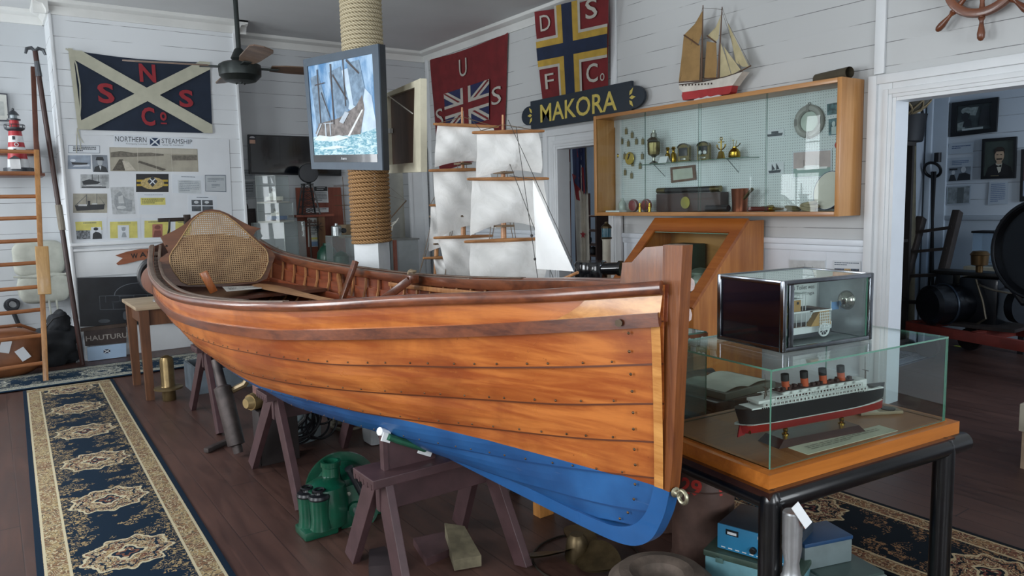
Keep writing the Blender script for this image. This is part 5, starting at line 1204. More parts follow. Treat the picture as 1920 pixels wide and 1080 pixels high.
# ------------------------------------------------------------------ slanted wooden cabinet below the showcase
KY0, KY1 = 3.91, 4.97; OR = wood('#a55f24', '#c9823c', 'z', 9, .35, .35, .06); ORX = wood('#8f4a1c', '#b0672c', 'y', 9, .35, .35, .06)
cab = thing('slanted_cabinet', 'orange wooden cabinet with sloping glazed front below the showcase', 'cabinet', (4.95, (KY0+KY1)/2, 0))
prf = [(5.38, 0), (4.50, 0), (4.50, .71), (5.19, 1.385), (5.38, 1.385)]
for y in (KY0, KY1-.03): m = MB(); m.prism([(a, y, b) for a, b in prf], (0, .03, 0)); m.build('side_panel', OR, cab, smooth=0)
def onsl(s, y, o=0): d = V((.69, 0, .675)).normalized(); n = V((-.675, 0, .69)).normalized(); return V((4.50, y, .71))+d*s+n*o
SL = math.hypot(.69, .675); m = MB()
for (sa, sb, ya, yb) in ((0, SL, KY0, KY0+.10), (0, SL, KY1-.10, KY1), (0, .10, KY0+.10, KY1-.10), (SL-.16, SL, KY0+.10, KY1-.10)):
    m.prism([onsl(sa, ya), onsl(sa, yb), onsl(sb, yb), onsl(sb, ya)], V((-.675, 0, .69))*.03)
m.build('sloping_frame', ORX, cab, smooth=0)
m = MB(); m.box((5.285, (KY0+KY1)/2, 1.372), (.18, KY1-KY0-.062, .022)); m.build('top_board', ORX, cab, smooth=0); m = MB(); m.box((4.515, (KY0+KY1)/2, .355), (.03, KY1-KY0-.06, .71)); m.build('front_board', OR, cab, smooth=0)
m = MB(); m.box((5.37, (KY0+KY1)/2, .69), (.02, KY1-KY0-.06, 1.38)); m.box((4.95, (KY0+KY1)/2, .60), (.82, KY1-KY0-.06, .02)); m.build('inner_boards', wood('#a8743a', '#c08b4a', 'y', 6, .5), cab, smooth=0)
pane('glass_lid', [onsl(.10, KY0+.10, .012), onsl(.10, KY1-.10, .012), onsl(SL-.16, KY1-.10, .012), onsl(SL-.16, KY0+.10, .012)], (.0, 0, -1), cab, GLC)
t = thing('green_instrument', 'dark green boxed instrument with white tag inside the slanted cabinet', 'instrument', (5.2, 4.62, .611)); m = MB(); m.box((5.22, 4.62, .611+.28), (.22, .26, .56), bev=.01); m.build('box', pbr('#2f4f43', .5), t); m = MB(); m.box((5.10, 4.62, 1.08), (.012, .06, .12), bev=.002); m.build('tag', pbr('#bfc7bf', .6), t)
t = thing('ship_telegraph', 'grey green cast instrument with round cap inside the slanted cabinet', 'instrument', (4.98, 4.25, .611)); GG = pbr('#6d7d6e', .4, .3)
MB().lathe([(.11, 0), (.10, .03), (.05, .06), (.05, .18), (.09, .22), (.11, .28), (.10, .34), (.05, .37), (1e-4, .38)], (4.98, 4.25, .611), 24).build('body', GG, t); MB().lathe([(.06, 0), (.06, .05), (.04, .06), (1e-4, .06)], (4.90, 4.2, .87), 18, V((-1, -.6, .2)).normalized().to_track_quat('Z', 'Y').to_matrix()).build('cap', pbr('#8d978b', .3, .5), t)
# papers on the lining to the right of it
fW = lambda u, v: onX(u, v, XA-.012)
s = psheet('photograph', 'pale photograph of a sailing ship on the lining beside the cabinet', [(1479, 486), (1548, 488), (1548, 545), (1479, 545)], PAPR, 'photograph', None, fW); s.part('picture', pbr('#bfc3c4', .6), [R(.02, .03, .98, .97)]); s.part('masts', pbr('#7c8488', .6), [R(.24, .2, .25, .8), R(.45, .12, .46, .8), R(.66, .2, .67, .8), [(.15, .8), (.85, .8), (.78, .9), (.2, .9)]])
s = psheet('notice', 'white notice with three colour photographs on the lining near the doorway', [(1562, 488), (1614, 490), (1614, 550), (1562, 550)], PAPR, 'notice', None, fW); s.part('text', pbr('#596878', .6), lines(.06, .94, .05, .17, 2)); s.part('pictures', pbr('#3a4a5e', .5, var=.7, scale=60), [R(.06, .24, .42, .50)]); s.part('dark_picture', pbr('#33404f', .5, var=.7, scale=55), [R(.66, .24, .95, .50)]); s.part('tan_picture', pbr('#b59a6a', .5, var=.3, scale=60), [R(.43, .24, .65, .50)])
# second glass box with albums behind the liner case (stands on the same table)
t = thing('riveted_glass_box', 'riveted metal edged glass box behind the ship case by the bow', 'display case', tuple(tl(.13, .80, .7045)), TRZ)
q0 = [tl(-.06, .62, .7045), tl(.33, .62, .7045), tl(.33, 1.06, .7045), tl(-.06, 1.06, .7045)]; hb = .365
for k in range(4):
    a, b = q0[k], q0[(k+1) % 4]; n = V((0, 0, 1)).cross(b-a).normalized(); pane('glass_pane', [a, b, b+V((0, 0, hb)), a+V((0, 0, hb))], n, t, glass((.88, .93, .92), 1.2, dust=.12))
pane('glass_pane', [p+V((0, 0, hb)) for p in q0], (0, 0, -1), t, glass((.85, .92, .9), 1.3, dust=.2))
m = MB(); m.bar(q0[0]+V((0, 0, hb-.03)), q0[1]+V((0, 0, hb-.03)), .012, .05); m.bar(q0[1]+V((0, 0, hb-.03)), q0[2]+V((0, 0, hb-.03)), .012, .05); m.build('copper_band', pbr('#9a6248', .4, .5), t, smooth=0)
m = MB()
for k in range(6): m.ball(q0[0].lerp(q0[1], (k+.5)/6)+V((0, -.008, hb-.02)), .006, 8, 6)
for k in range(6): m.ball(q0[1].lerp(q0[2], (k+.5)/6)+V((.008, 0, hb-.02)), .006, 8, 6)
m.build('rivets', pbr('#b9bdbd', .3, .8), t)['kind'] = 'stuff'
bk_ = [('brown', '#4a3631', .045, .30, .26), ('grey', '#59595b', .04, .28, .24), ('cream', '#bdb8a6', .03, .26, .22)]; zcur = .7055
for nm, col, th, w_, d_ in bk_:
    o = tl(.14, .84, zcur); t = thing('album', '%s bound album in the stack inside the riveted glass box' % nm, 'book', o, TRZ+random.uniform(-.15, .15), 'albums in the riveted glass box'); MB().box((0, 0, th/2), (w_, d_, th), bev=.004).build('cover', pbr(col, .5), t, world=False); m = MB(); m.box((0, -.004, th/2), (w_-.016, d_, th-.01)); m.build('pages', pbr('#c5bda8', .8), t, world=False, smooth=0); zcur += th+.0008
o = tl(.62, .84, .7045); t = thing('album', 'dark flat album wrapped in shiny plastic behind the liner model', 'book', o, TRZ); MB().box((0, 0, .02), (.34, .30, .04), bev=.005).build('cover', pbr('#4a4344', .15, var=.4, scale=30, coat=.6), t, world=False)
o = tl(.66, .84, .7453); t = thing('album', 'pale open album with white pages lying behind the liner model', 'book', o, TRZ+.1); MB().box((0, 0, .015), (.34, .27, .03), bev=.004).build('cover', pbr('#6b6d66', .5), t, world=False); m = MB(); m.grid(lambda u, v: V((-.155+.31*u, -.12+.24*v, .031+.012*abs(math.sin(u*2*PI)))), 12, 2); m.build('pages', pbr('#c0c2b8', .6), t, world=False)

# ------------------------------------------------------------------ black capstan, lantern post
p = onX(1108, 510, 4.0); t = thing('compass_stand', 'glossy black round compass head with side cylinder on a dark pedestal behind the boat', 'compass', (p.x, p.y, 0))
zt = onX(1108, 490, 4.0).z; BG = pbr('#0d0e12', .18, coat=.5)
MB().lathe([(.16, 0), (.16, .05), (.09, .10), (.08, zt-.25), (.12, zt-.18)], (p.x, p.y, 0), 24).build('pedestal', pbr('#2a211c', .5), t); MB().lathe([(.13, zt-.14), (.135, zt-.13), (.135, zt-.02), (.125, zt), (.03, zt), (1e-4, zt)], (p.x, p.y, 0), 28).build('drum', BG, t); MB().lathe([(.12, zt-.20), (.12, zt-.14)], (p.x, p.y, 0), 24).build('collar', pbr('#6a5a3d', .4, .6), t)
a = V((p.x+.02, p.y-.08, zt-.06)); b = a+V((.07, -.17, .01)); MB().cyl(a, b, .05, n=18).build('side_cylinder', BG, t); MB().cyl(b-V((.004, -.01, 0)), b+V((.006, -.014, 0)), .062, n=18).build('cap', BG, t)
p = onX(1137, 440, 5.18); t = thing('post_lantern', 'bronze lantern with blue glass on a cream post below the showcase', 'lantern', (p.x, p.y, 0))
z1 = onX(1137, 448, 5.18).z; MB().lathe([(.09, 0), (.09, .03), (.045, .05), (.042, z1-.02), (.05, z1)], (p.x, p.y, 0), 20).build('post', pbr('#b9b4a6', .5), t); MB().lathe([(.055, z1), (.06, z1+.01), (.05, z1+.02)], (p.x, p.y, 0), 20).build('collar', pbr('#4a3f2c', .4, .7), t); MB().lathe([(.05, z1+.02), (.05, z1+.11)], (p.x, p.y, 0), 20).build('blue_glass', pbr('#2d5563', .15, coat=.5), t); MB().lathe([(.056, z1+.11), (.052, z1+.13), (.02, z1+.16), (.018, z1+.175), (1e-4, z1+.18)], (p.x, p.y, 0), 20).build('cap', pbr('#4a3f2c', .4, .7), t)
# ------------------------------------------------------------------ beyond the middle doorway
en = thing('hanging_ensign', 'white ensign with red and blue canton hanging folded in the middle doorway', 'flag', onX(1090, 500, 5.9))
def ens(u, v, us=(1074, 1100, 1082, 1106), vs_=(268, 498)):
    vv = vs_[0]+(vs_[1]-vs_[0])*v; l = us[0]+(us[2]-us[0])*v; r = us[1]+(us[3]-us[1])*v
    return onX(l+(r-l)*u, vv, 5.9+.03*math.sin(u*9+v*2))
m = MB(); m.grid(lambda u, v: ens(u, v), 12, 20); m.build('cloth', pbr('#c9c3b6', .8, var=.1), en, smooth=60)
o5 = lambda u, v: ens(u, v)+V((-.035, 0, 0))
m = MB(); m.grid(lambda u, v: o5(.1+.9*u, .42*v*(.75+.25*u)), 6, 6); m.build('blue_canton', pbr('#2d3558', .8), en)
o6 = lambda u, v: ens(u, v)+V((-.04, 0, 0))
m = MB(); m.add([o6(.05, .25), o6(.55, .28), o6(.75, .48), o6(.3, .46)], [(0, 1, 2, 3)]); m.add([o6(.4, 0), o6(.6, 0), o6(.7, .1), o6(.5, .12)], [(0, 1, 2, 3)]); m.add([o6(.75, .2), o6(.9, .2), o6(.98, .4), o6(.85, .42)], [(0, 1, 2, 3)]); m.build('red_stripes', pbr('#8d3034', .8), en, smooth=0)
m = MB(); c = onX(1093, 440, 5.86); m.add([c+V((0, 0, 0))]+[c+V((0, math.sin(k*PI/5)*(.055 if k % 2 == 0 else .022), math.cos(k*PI/5)*(.055 if k % 2 == 0 else .022))) for k in range(10)], [(0, k+1, (k+1) % 10+1) for k in range(10)]); m.build('red_star', pbr('#a03238', .8), en, smooth=0)
t = thing('red_pole', 'slim red brown pole standing beside the ensign in the middle doorway', 'pole', onX(1067, 520, 5.8)); a, b = onX(1066, 268, 5.8), onX(1068, 520, 5.8); b.z = 0; t.location = b; MB().tube([b, a], .022, 10).build('pole', pbr('#6a342c', .5), t); MB().tube([a.lerp(b, .1), a.lerp(b, .2)], .026, 10).build('white_band', pbr('#b5aea6', .6), t)
t = thing('wooden_shelf_stand', 'brown wooden stand with small shelves and ornaments beyond the middle doorway', 'shelf', (6.5, onX(1112, 450, 6.5).y, 0)); yb = onX(1112, 450, 6.5).y; zt = onX(1112, 362, 6.5).z
for s in (-.2, .2): m = MB(); m.box((6.5, yb+s, zt/2), (.25, .03, zt)); m.build('upright', pbr('#4d3226', .5), t, smooth=0)
for v in (405, 432, 458, 478): z = onX(1112, v, 6.5).z; m = MB(); m.box((6.5, yb, z), (.25, .37, .02)); m.build('shelf', pbr('#5a3b2b', .5), t, smooth=0)
for k, v in enumerate((458, 478)): z = onX(1112, v, 6.5).z+.0105; lat('small_ornament', 'small dark round ornament on the %s shelf of the brown stand' % ('upper', 'lower')[k], 'ornament', (6.46, yb+.05-.1*k, z), [('body', [(.03, 0), (.05, .03), (.05, .07), (.03, .10), (1e-4, .11)], pbr('#55565a', .3, .4))], 'ornaments on the stand')
# ------------------------------------------------------------------ the chimney wall with its papers
fB = lambda u, v: onY(u, v, YC-.012)
LX = V((1, 0, 0))
def bsheet(name, label, px, mat, cat, group=None, fn=fB):
    s = Sheet(*[fn(*p) for p in px], (0, -1, 0)); s.base(name, mat, label, cat, group); return s
m = MB(); P = [onY(*p, YC-.004) for p in ((118, 252), (429, 262), (437, 452), (134, 456))]
m.prism([P[3], P[2], P[1], P[0]], (0, -.008, 0)); bd = tag(m.build('notice_board', pbr('#d6dade', .5, var=.03, scale=3), smooth=0), 'big white painted board behind the papers on the chimney wall', 'notice board')
FN = pbr('#1c2738', .85, var=.12, scale=7, bump=.1); FW = pbr('#b5b4a2', .85, var=.06); FR = pbr('#8f2b33', .85)
fl3 = flag('navy house flag with white saltire and red letters N S S Co on the chimney', [(131, 94), (393, 117), (398, 250), (149, 243)], lambda u, v: onY(u, v, YC-.02), FN, (0, -1, 0), 'flags on the walls')
fl3.part('saltire', FW, [[(0, 0), (.075, 0), (1, .88), (1, 1), (.93, 1), (0, .10)], [(1, 0), (1, .10), (.08, 1), (0, 1), (0, .90), (.92, 0)]])
fl3.part('hoist_edge', FW, [R(-.012, -.02, .018, 1.0)])
fl3.text('letters', FR, [('N', .52, .22, .24, .12, .03), ('S', .21, .52, .26, .115, .03), ('S', .80, .53, .24, .11, .03), ('C', .50, .80, .25, .10, .03), ('o', .615, .79, .12, .05, .03)])
fl3.part('underline', FR, [R(.592, .875, .638, .895)])
m = MB(); m.tube([onY(u, v, YC-.03) for u, v in ((123, 91), (131, 96), (143, 120), (150, 160), (151, 200), (147, 240))], .008, 6); m.build('hoist_rope', FW, fl3.root)
m = MB()
for e in ((143, 287), (152, 280), (156, 268)): m.tube([onY(u, v, YC-.03) for u, v in ((145, 240), (144+(e[0]-144)*.5, 258), e)], .004, 5)
m.build('loose_cords', FW, fl3.root)
INK = pbr('#3a3f45', .7); INKB = pbr('#4c5a6a', .7); YEL = pbr('#cfc76f', .6); PW_ = pbr('#d3d9df', .6, var=.02); PH1 = pbr('#4c5156', .5, var=.55, scale=16); PH2 = pbr('#9a978a', .6, var=.2, scale=10); SEP = pbr('#a39e8f', .6, var=.12, scale=7); DKP = pbr('#2a2d31', .5)
s = bsheet('banner', 'NORTHERN STEAMSHIP printed banner with small flag below the navy flag', [(213, 252), (361, 259), (361, 277), (213, 273)], PW_, 'sign')
s.text('lettering', INK, [('NORTHERN', .21, .38, .48, .385, .0), ('STEAMSHIP', .795, .40, .48, .40, .0), ('Company Limited', .28, .80, .17, .26, 0), ('Quay St, Auckland', .74, .80, .17, .27, 0)])
s.part('flag_field', pbr('#1f3352', .6), [R(.445, .15, .57, .92)]); s.part('flag_saltire', PW_, [[(.445, .15), (.46, .15), (.57, .85), (.57, .92), (.555, .92), (.445, .22)], [(.57, .15), (.57, .22), (.46, .92), (.445, .92), (.445, .85), (.555, .15)]])
G1 = 'papers on the chimney board'
s = bsheet('caption', 'boxed printed caption at the top left of the chimney board', quad(128, 272, 187, 287, -1), PW_, 'caption', G1); s.part('border', INKB, [R(0, 0, 1, .05), R(0, .95, 1, 1), R(0, 0, .012, 1), R(.988, 0, 1, 1)]); s.part('text', INK, lines(.15, .88, .18, .85, 3, .3, .5))
s = bsheet('photograph', 'blue grey misty photograph of a ship below the boxed caption', quad(127, 291, 170, 317), pbr('#8b97a6', .5, var=.3, scale=6), 'photograph', G1); s.part('dark_hull', DKP, [[(.15, .5), (.9, .55), (.8, .7), (.2, .68)]]); s.part('pale_spray', pbr('#c4ccd6', .6), [ell(.22, .38, .12, .1), [(.3, .72), (.95, .66), (.95, .8), (.2, .85)]])
s = bsheet('photograph', 'photograph of a ship officer in a cap beside the misty ship photograph', [(172, 290), (201, 291), (203, 323), (174, 322)], pbr('#7b828b', .5, var=.25, scale=8), 'photograph', G1); s.part('coat', DKP, [[(.05, 1), (.15, .72), (.38, .62), (.62, .62), (.88, .72), (.98, 1)]]); s.part('face', pbr('#aab0b5', .6), [ell(.5, .42, .17, .22)]); s.part('cap', DKP, [[(.22, .32), (.3, .12), (.7, .12), (.78, .32)]]); s.part('collar', PW_, [[(.43, .66), (.57, .66), (.5, .9)]])
s = bsheet('panorama', 'long sepia panorama photograph of a harbour below the banner', [(205, 276), (370, 279), (372, 322), (207, 321)], SEP, 'photograph', G1)
s.part('sky', pbr('#b3aea0', .6, var=.06), [R(.01, .03, .99, .24)]); s.part('hills', pbr('#6d685e', .6, var=.25, scale=40), [[(.01, .22), (.12, .15), (.25, .22), (.45, .2), (.6, .26), (.6, .33), (.01, .42)], [(.68, .30), (.99, .28), (.99, .5), (.7, .52)]]); s.part('wharf', pbr('#5a554c', .6, var=.3, scale=60), [[(.02, .97), (.10, .5), (.14, .5), (.16, .97)], [(.32, .55), (.62, .9), (.58, .97), (.30, .62)]]); s.part('wharf_deck', pbr('#bdb7a8', .6, var=.1, scale=60), [[(.16, .97), (.13, .55), (.2, .6), (.28, .97)]]); s.part('folds', pbr('#c4bfb2', .6), [R(.30, 0, .304, 1), R(.505, 0, .508, 1), R(.685, 0, .689, 1)])
def shipphoto(s, k):
    s.part('dark_ship', DKP, [[(.05, .62), (.92, .55), (.9, .82), (.1, .9)], R(.42, .38, .50, .6)]); s.part('masts', pbr('#565a5e', .6), [R(.38, .05, .395, .6), R(.68, .0, .695, .6), [(.05, .62), (.38, .08), (.385, .1), (.07, .64)], [(.70, .03), (.95, .6), (.93, .6)]]); s.part('deckhouse', pbr('#b9bcbd', .6), [R(.15, .55, .4, .65), R(.55, .5, .7, .57)])
s = bsheet('photograph', 'black and white photograph of moored ships with pale quay', quad(151, 327, 204, 353), pbr('#9da1a3', .5, var=.35, scale=14), 'photograph', G1); s.part('dark_hulls', DKP, [[(.05, .5), (.3, .35), (.7, .55), (.6, .7), (.1, .75)], R(.04, .88, .9, .97)]); s.part('masts', DKP, [R(.4, 0, .42, .5), R(.62, .05, .635, .6), R(.78, .1, .79, .6)]); s.part('quay', pbr('#c6c9ca', .6), [R(.2, .76, .75, .84)])
s = bsheet('photograph', 'larger black and white photograph of a two masted steamer at the left', quad(137, 363, 201, 399), PH2, 'photograph', G1); shipphoto(s, 0)
s = bsheet('badge_picture', 'colour picture of a gold cap badge on black at the board centre', quad(255, 326, 316, 360), pbr('#1d1c1f', .5), 'picture', G1); s.part('gold_bands', pbr('#b59a35', .5), [R(.02, .32, .98, .44), R(.02, .56, .98, .68)]); s.part('gold_wreath', pbr('#b6a169', .5, var=.3, scale=60), [ell(.5, .52, .36, .33)]); s.part('badge_centre', pbr('#2c3138', .5), [[(.5, .12), (.66, .42), (.5, .72), (.34, .42)]]); s.part('white_cross', PW_, [[(.40, .28), (.43, .25), (.6, .56), (.57, .59)], [(.6, .28), (.57, .25), (.40, .56), (.43, .59)]])
s = bsheet('letter', 'white sheet with heading and pasted letter at the right of the badge picture', [(321, 327), (381, 329), (383, 364), (324, 362)], PW_, 'paper', G1); s.part('heading', INKB, lines(.3, .75, .09, .15, 1, 0)); s.part('pasted_letter', pbr('#bfc5c8', .6), [R(.18, .28, .9, .97)]); s.part('text', pbr('#8b949b', .7), lines(.22, .86, .35, .9, 6))
s = bsheet('letter', 'grey certificate sheet at the far right of the chimney board', [(384, 328), (423, 328), (424, 360), (385, 359)], pbr('#b3b9bd', .6, var=.05), 'paper', G1); s.part('border', INKB, [R(0, 0, 1, .03), R(0, .97, 1, 1), R(0, 0, .02, 1), R(.98, 0, 1, 1)]); s.part('text', pbr('#7c868d', .7), lines(.12, .9, .2, .45, 3)+lines(.3, .7, .55, .8, 3))
s = bsheet('etching', 'pale grey crumpled etching of ships at the middle of the board', [(207, 351), (250, 350), (254, 401), (211, 402)], pbr('#b4b8ba', .6, var=.2, scale=22), 'picture', G1); s.part('shading', pbr('#989da0', .6, var=.15, scale=40), [[(.15, .3), (.4, .15), (.6, .4), (.9, .5), (.85, .9), (.2, .85), (.1, .6)]]); s.part('highlights', pbr('#c4c8c9', .6), [[(.3, .35), (.5, .3), (.55, .6), (.3, .6)], ell(.4, .75, .2, .06)])
s = bsheet('typed_sheet', 'white sheet with yellow highlighted paragraph below the badge picture', [(258, 363), (318, 363), (320, 401), (260, 402)], PW_, 'paper', G1); s.part('heading', INKB, lines(.2, .8, .05, .1, 1, 0)); s.part('highlight', YEL, [R(.08, .2, .85, .55)]); s.part('text', pbr('#6e6c4a', .7), lines(.12, .8, .25, .52, 3))
s = bsheet('photo_sheet', 'white sheet with four small dark photographs above the cane backrest', [(352, 366), (406, 367), (408, 400), (353, 400)], PW_, 'paper', G1); s.part('photographs', PH1, [R(.12, .25, .44, .55), R(.48, .25, .85, .55), R(.12, .6, .44, .88), R(.48, .6, .85, .88)]); s.part('face', pbr('#c2c7cb', .6), [ell(.28, .38, .08, .08)]); s.part('face', pbr('#c2c7cb', .6), [ell(.64, .38, .08, .07)]); s.part('heading', INKB, lines(.3, .7, .1, .16, 1, 0))
for px, lb, kind in (([(135, 410), (200, 408), (202, 449), (139, 451)], 'yellow headed sheet with two photographs at the lower left of the board', 0), ([(202, 410), (263, 409), (264, 449), (203, 450)], 'yellow framed sheet with a small drawn figure in the bottom row', 1), ([(266, 409), (324, 408), (324, 447), (266, 449)], 'yellow sheet with a reddish portrait by the iron yoke', 2), ([(326, 410), (360, 409), (360, 446), (326, 447)], 'yellow sheet partly hidden behind the boat backrest', 3)):
    s = bsheet('captain_sheet', lb, px, PW_, 'paper', G1)
    if kind == 0:
        s.part('yellow_band', YEL, [R(.08, .15, .85, .55)]); s.part('heading', INKB, lines(.3, .7, .2, .27, 1, 0)); s.part('crowd_photograph', pbr('#6a6f74', .5, var=.7, scale=60), [R(.08, .55, .48, .95)]); s.part('portrait', PW_, [R(.52, .42, .82, .96)]); s.part('dark_coat', DKP, [[(.54, .96), (.56, .72), (.65, .62), (.74, .66), (.82, .75), (.82, .96)], ell(.66, .5, .07, .07)])
    elif kind == 1:
        s.part('yellow_frame', YEL, [R(.06, .15, .90, .92)]); s.part('heading', INKB, lines(.3, .7, .2, .26, 1, 0)); s.part('drawing', PW_, [R(.29, .32, .64, .92)]); s.part('figure', pbr('#9aa0a5', .6), [ell(.47, .5, .06, .1), R(.4, .42, .54, .45), [(.40, .88), (.44, .65), (.52, .65), (.56, .88)]])
    else:
        s.part('yellow_frame', YEL, [R(.08, .12, .92, .92)]); s.part('heading', INKB, lines(.2, .6, .17, .24, 1, 0))
        if kind == 2: s.part('portrait', pbr('#a86f5e', .6, var=.15, scale=40), [R(.33, .3, .66, .92)]); s.part('figure', pbr('#7d4a40', .6), [ell(.5, .45, .1, .1), [(.36, .92), (.4, .6), (.6, .6), (.64, .92)]])
# lower part of the chimney: swallow tailed name board, black plan, plaque and card
t = thing('name_pennant', 'orange wooden swallow tailed board lettered WAK behind the boat stern', 'sign', onY(255, 497, YC-.03))
m = MB(); P = [(216, 479), (237, 472), (262, 467), (287, 466), (320, 467), (320, 487), (290, 486), (262, 488), (238, 494), (221, 497), (218, 494), (230, 484)]
m.prism([onY(u, v, YC-.022) for u, v in P][::-1], (0, -.014, 0)); m.build('board', wood('#8a4f33', '#a9694a', 'x', 10, .45), t, smooth=0)
m = MB(); 
for ch, u, v in (('W', 252, 480), ('A', 268, 477.5), ('K', 283, 476)): ptext(m, ch, u, v, 9.5, 13, lambda a, b: onY(a, b, YC-.038), LX, .03)
m.build('lettering', pbr('#26201f', .6), t, smooth=0)
s = Sheet(*[onY(*p, YC-.07) for p in ((144, 521), (362, 515), (362, 604), (150, 612))], (0, -1, 0)); s.base('deck_plan', pbr('#23262b', .35, var=.25, scale=4), 'black board with faint white ship deck plan leaning on the chimney', 'drawing', None, .03)
CH = pbr('#6f757c', .8); s.part('plan_lines', CH, [R(.17, .38, .62, .386), R(.17, .66, .62, .666), R(.17, .38, .172, .66)]+[R(.22+.06*k, .38+.28*(k % 2)*.55, .222+.06*k, .52+.14*(k % 2)) for k in range(7)]+[R(.33, .40, .46, .404), R(.33, .49, .46, .494), R(.27, .51, .33, .515)]); 
s.part('bow_curve', CH, [[(.5+.16*math.cos(a)*1.3, .38+.28*math.sin(a)*-1*.9) for a in [PI-PI*k/12 for k in range(13)]]+[(.5+.155*math.cos(a)*1.3, .38+.27*math.sin(a)*-1*.9) for a in [PI*k/12 for k in range(13)]]]); s.part('smudges', pbr('#4c5157', .8), [ell(.38, .80, .02, .09), ell(.2, .9, .05, .04)])
t = thing('name_plaque', 'dark brown carved plaque lettered HAUTURU leaning below the black plan', 'sign', onY(195, 650, YC-.16))
s = Sheet(*[onY(*p, YC-.16) for p in ((157, 621), (236, 613), (237, 642), (160, 649))], (0, -1, 0)); m = MB(); m.prism([s.at(0, 1), s.at(1, 1), s.at(1, 0), s.at(0, 0)], (0, .03, 0)); m.build('board', pbr('#3b2f2c', .5, var=.2), t, smooth=0)
m = MB(); m.prism([s.at(-.06, .02), s.at(1.02, -.02), s.at(1.02, -.22), s.at(-.06, -.2)], (0, .05, 0)); m.build('ledge', pbr('#46382f', .5, var=.2), t, smooth=0)
m = MB(); m.text('HAUTURU', s.at(.53, .52, .002), (s.at(1, .5)-s.at(0, .5)).normalized(), UZ, .055, .40, .01); m.build('lettering', pbr('#a09a92', .5), t, smooth=0)
s = Sheet(*[onY(*p, YC-.19) for p in ((163, 651), (236, 643), (237, 671), (165, 680))], (0, -1, 0)); dz = s.at(0, 1).z; s.c = [p-V((0, 0, 0)) for p in s.c]; s.c[2].z = s.c[3].z = .006
s.base('flag_card', pbr('#a9c3dd', .5, var=.02), 'pale blue card with tiny navy saltire flag standing on the floor', 'card', None, .012); s.part('flag_field', pbr('#1c2540', .6), [R(.41, .30, .58, .58)]); s.part('flag_saltire', PW_, [[(.41, .30), (.43, .30), (.58, .54), (.58, .58), (.56, .58), (.41, .34)], [(.58, .30), (.58, .34), (.43, .58), (.41, .58), (.41, .54), (.56, .30)]])
m = MB(); m.tube([onZ(u, v, .012) for u, v in ((240, 645), (262, 655), (290, 656), (330, 650), (356, 643))], .012, 6); tag(m.build('cable', pbr('#15161a', .5)), 'black cable running along the foot of the chimney', 'cable')
# ------------------------------------------------------------------ left corner: ladder, poles, lighthouse
LW = wood('#8f6236', '#bd8a55', 'z', 12, .4, .2); LD = wood('#4b2c22', '#6b3f2f', 'z', 12, .4)
lad = thing('wooden_ladder', 'tall wooden ladder with round rungs leaning on the left wall', 'ladder', onZ(86, 716, 0))
B0 = onZ(86, 716, 0)+V((0, 0, 0)); T0 = onY(62, 128, 9.25)
Lz = lambda f: B0.lerp(T0, f); sh_ = V((-.66, -.10, 0))
for k, o_ in enumerate((V((0, 0, 0)), sh_)):
    MB().bar(B0+o_, Lz(.72)+o_, .045, .085, (0, -1, .3), .006).build('stile', LW, lad); MB().bar(Lz(.72)+o_, T0+o_, .044, .084, (0, -1, .3), .006).build('stile_top', LD, lad)
for v in (680, 628, 580, 537, 492, 450, 408, 368, 325, 285):
    lo_, hi_ = 0, 1
    for _ in range(30):
        mid = (lo_+hi_)/2; p = Lz(mid); q = p-EYEP; vv = 540+FPX*q.dot(_d2)/q.dot(_fw)
        if vv > v: lo_ = mid
        else: hi_ = mid
    p = Lz(lo_); MB().tube([p, p+sh_], .019, 10).build('rung', wood('#8a5634', '#b0764a', 'x', 12, .4), lad)
a, b = onY(78, 462, 8.38), onY(84, 552, 8.3); m = MB(); m.bar(a, b, .11, .03, (0, -1, .2), .006); tag(m.build('pale_plank', wood('#a9814d', '#c9a36c', 'z', 10, .4, .2), smooth=30), 'short pale varnished plank fixed against the ladder stile', 'plank')
a, b = onZ(155, 684, 0), onY(66, 96, 9.05); t = thing('boat_hook', 'long dark boat hook pole leaning beside the ladder', 'boat hook', a); d = (a-b).normalized()
MB().tube([a, b], .024, 10).build('pole', pbr('#3d2622', .4, var=.2), t); MB().tube([a.lerp(b, .44), a.lerp(b, .52)], .032, 10).build('rope_whipping', pbr('#8a8478', .8), t)
m = MB(); m.cyl(b+d*.25, b, .03, .02, 10); m.tube([b+V((-.085, 0, -.03)), b+V((-.07, 0, .02)), b+V((-.03, 0, .03)), b, b+V((.03, 0, .03)), b+V((.07, 0, .02)), b+V((.085, 0, -.03))], [.012, .018, .02, .02, .02, .018, .012], 8); m.build('iron_hook', pbr('#63676c', .4, .7), t)
# shelf with lighthouse
zl = onY(36, 325, 9.4).z; xl = onY(36, 325, 9.4).x
t = thing('wall_shelf', 'dark brown wall shelf behind the ladder carrying the toy lighthouse', 'shelf', (xl-.1, 9.65, zl-.03)); m = MB(); m.box((xl-.15, 9.55, zl-.015), (.75, .48, .03), bev=.004); m.build('board', LD, t); m = MB(); m.box((xl-.1, 9.76, zl+.24), (.6, .05, .07), bev=.004); m.build('back_rail', LD, t); m = MB(); m.box((xl+.19, 9.6, zl+.16), (.035, .3, .36), bev=.004); m.build('end_board', LD, t)
lh = thing('toy_lighthouse', 'red and white striped toy lighthouse on the shelf behind the ladder', 'lighthouse', (xl, 9.4, zl))
LR = pbr('#a52c33', .4); LWh = pbr('#cfd2d4', .4); LB = pbr('#2b3036', .4); k_ = .63
def lzz(v): return (325-v)/(325-222)*k_
def lrad(z): return .105-.05*z/.46
bands = [(322, 316, LB, .135, .135), (316, 301, LWh, 0, 0), (301, 290, LR, 0, 0), (290, 281, LWh, 0, 0), (281, 273, LR, 0, 0), (273, 262, LWh, 0, 0), (262, 254, LR, 0, 0)]
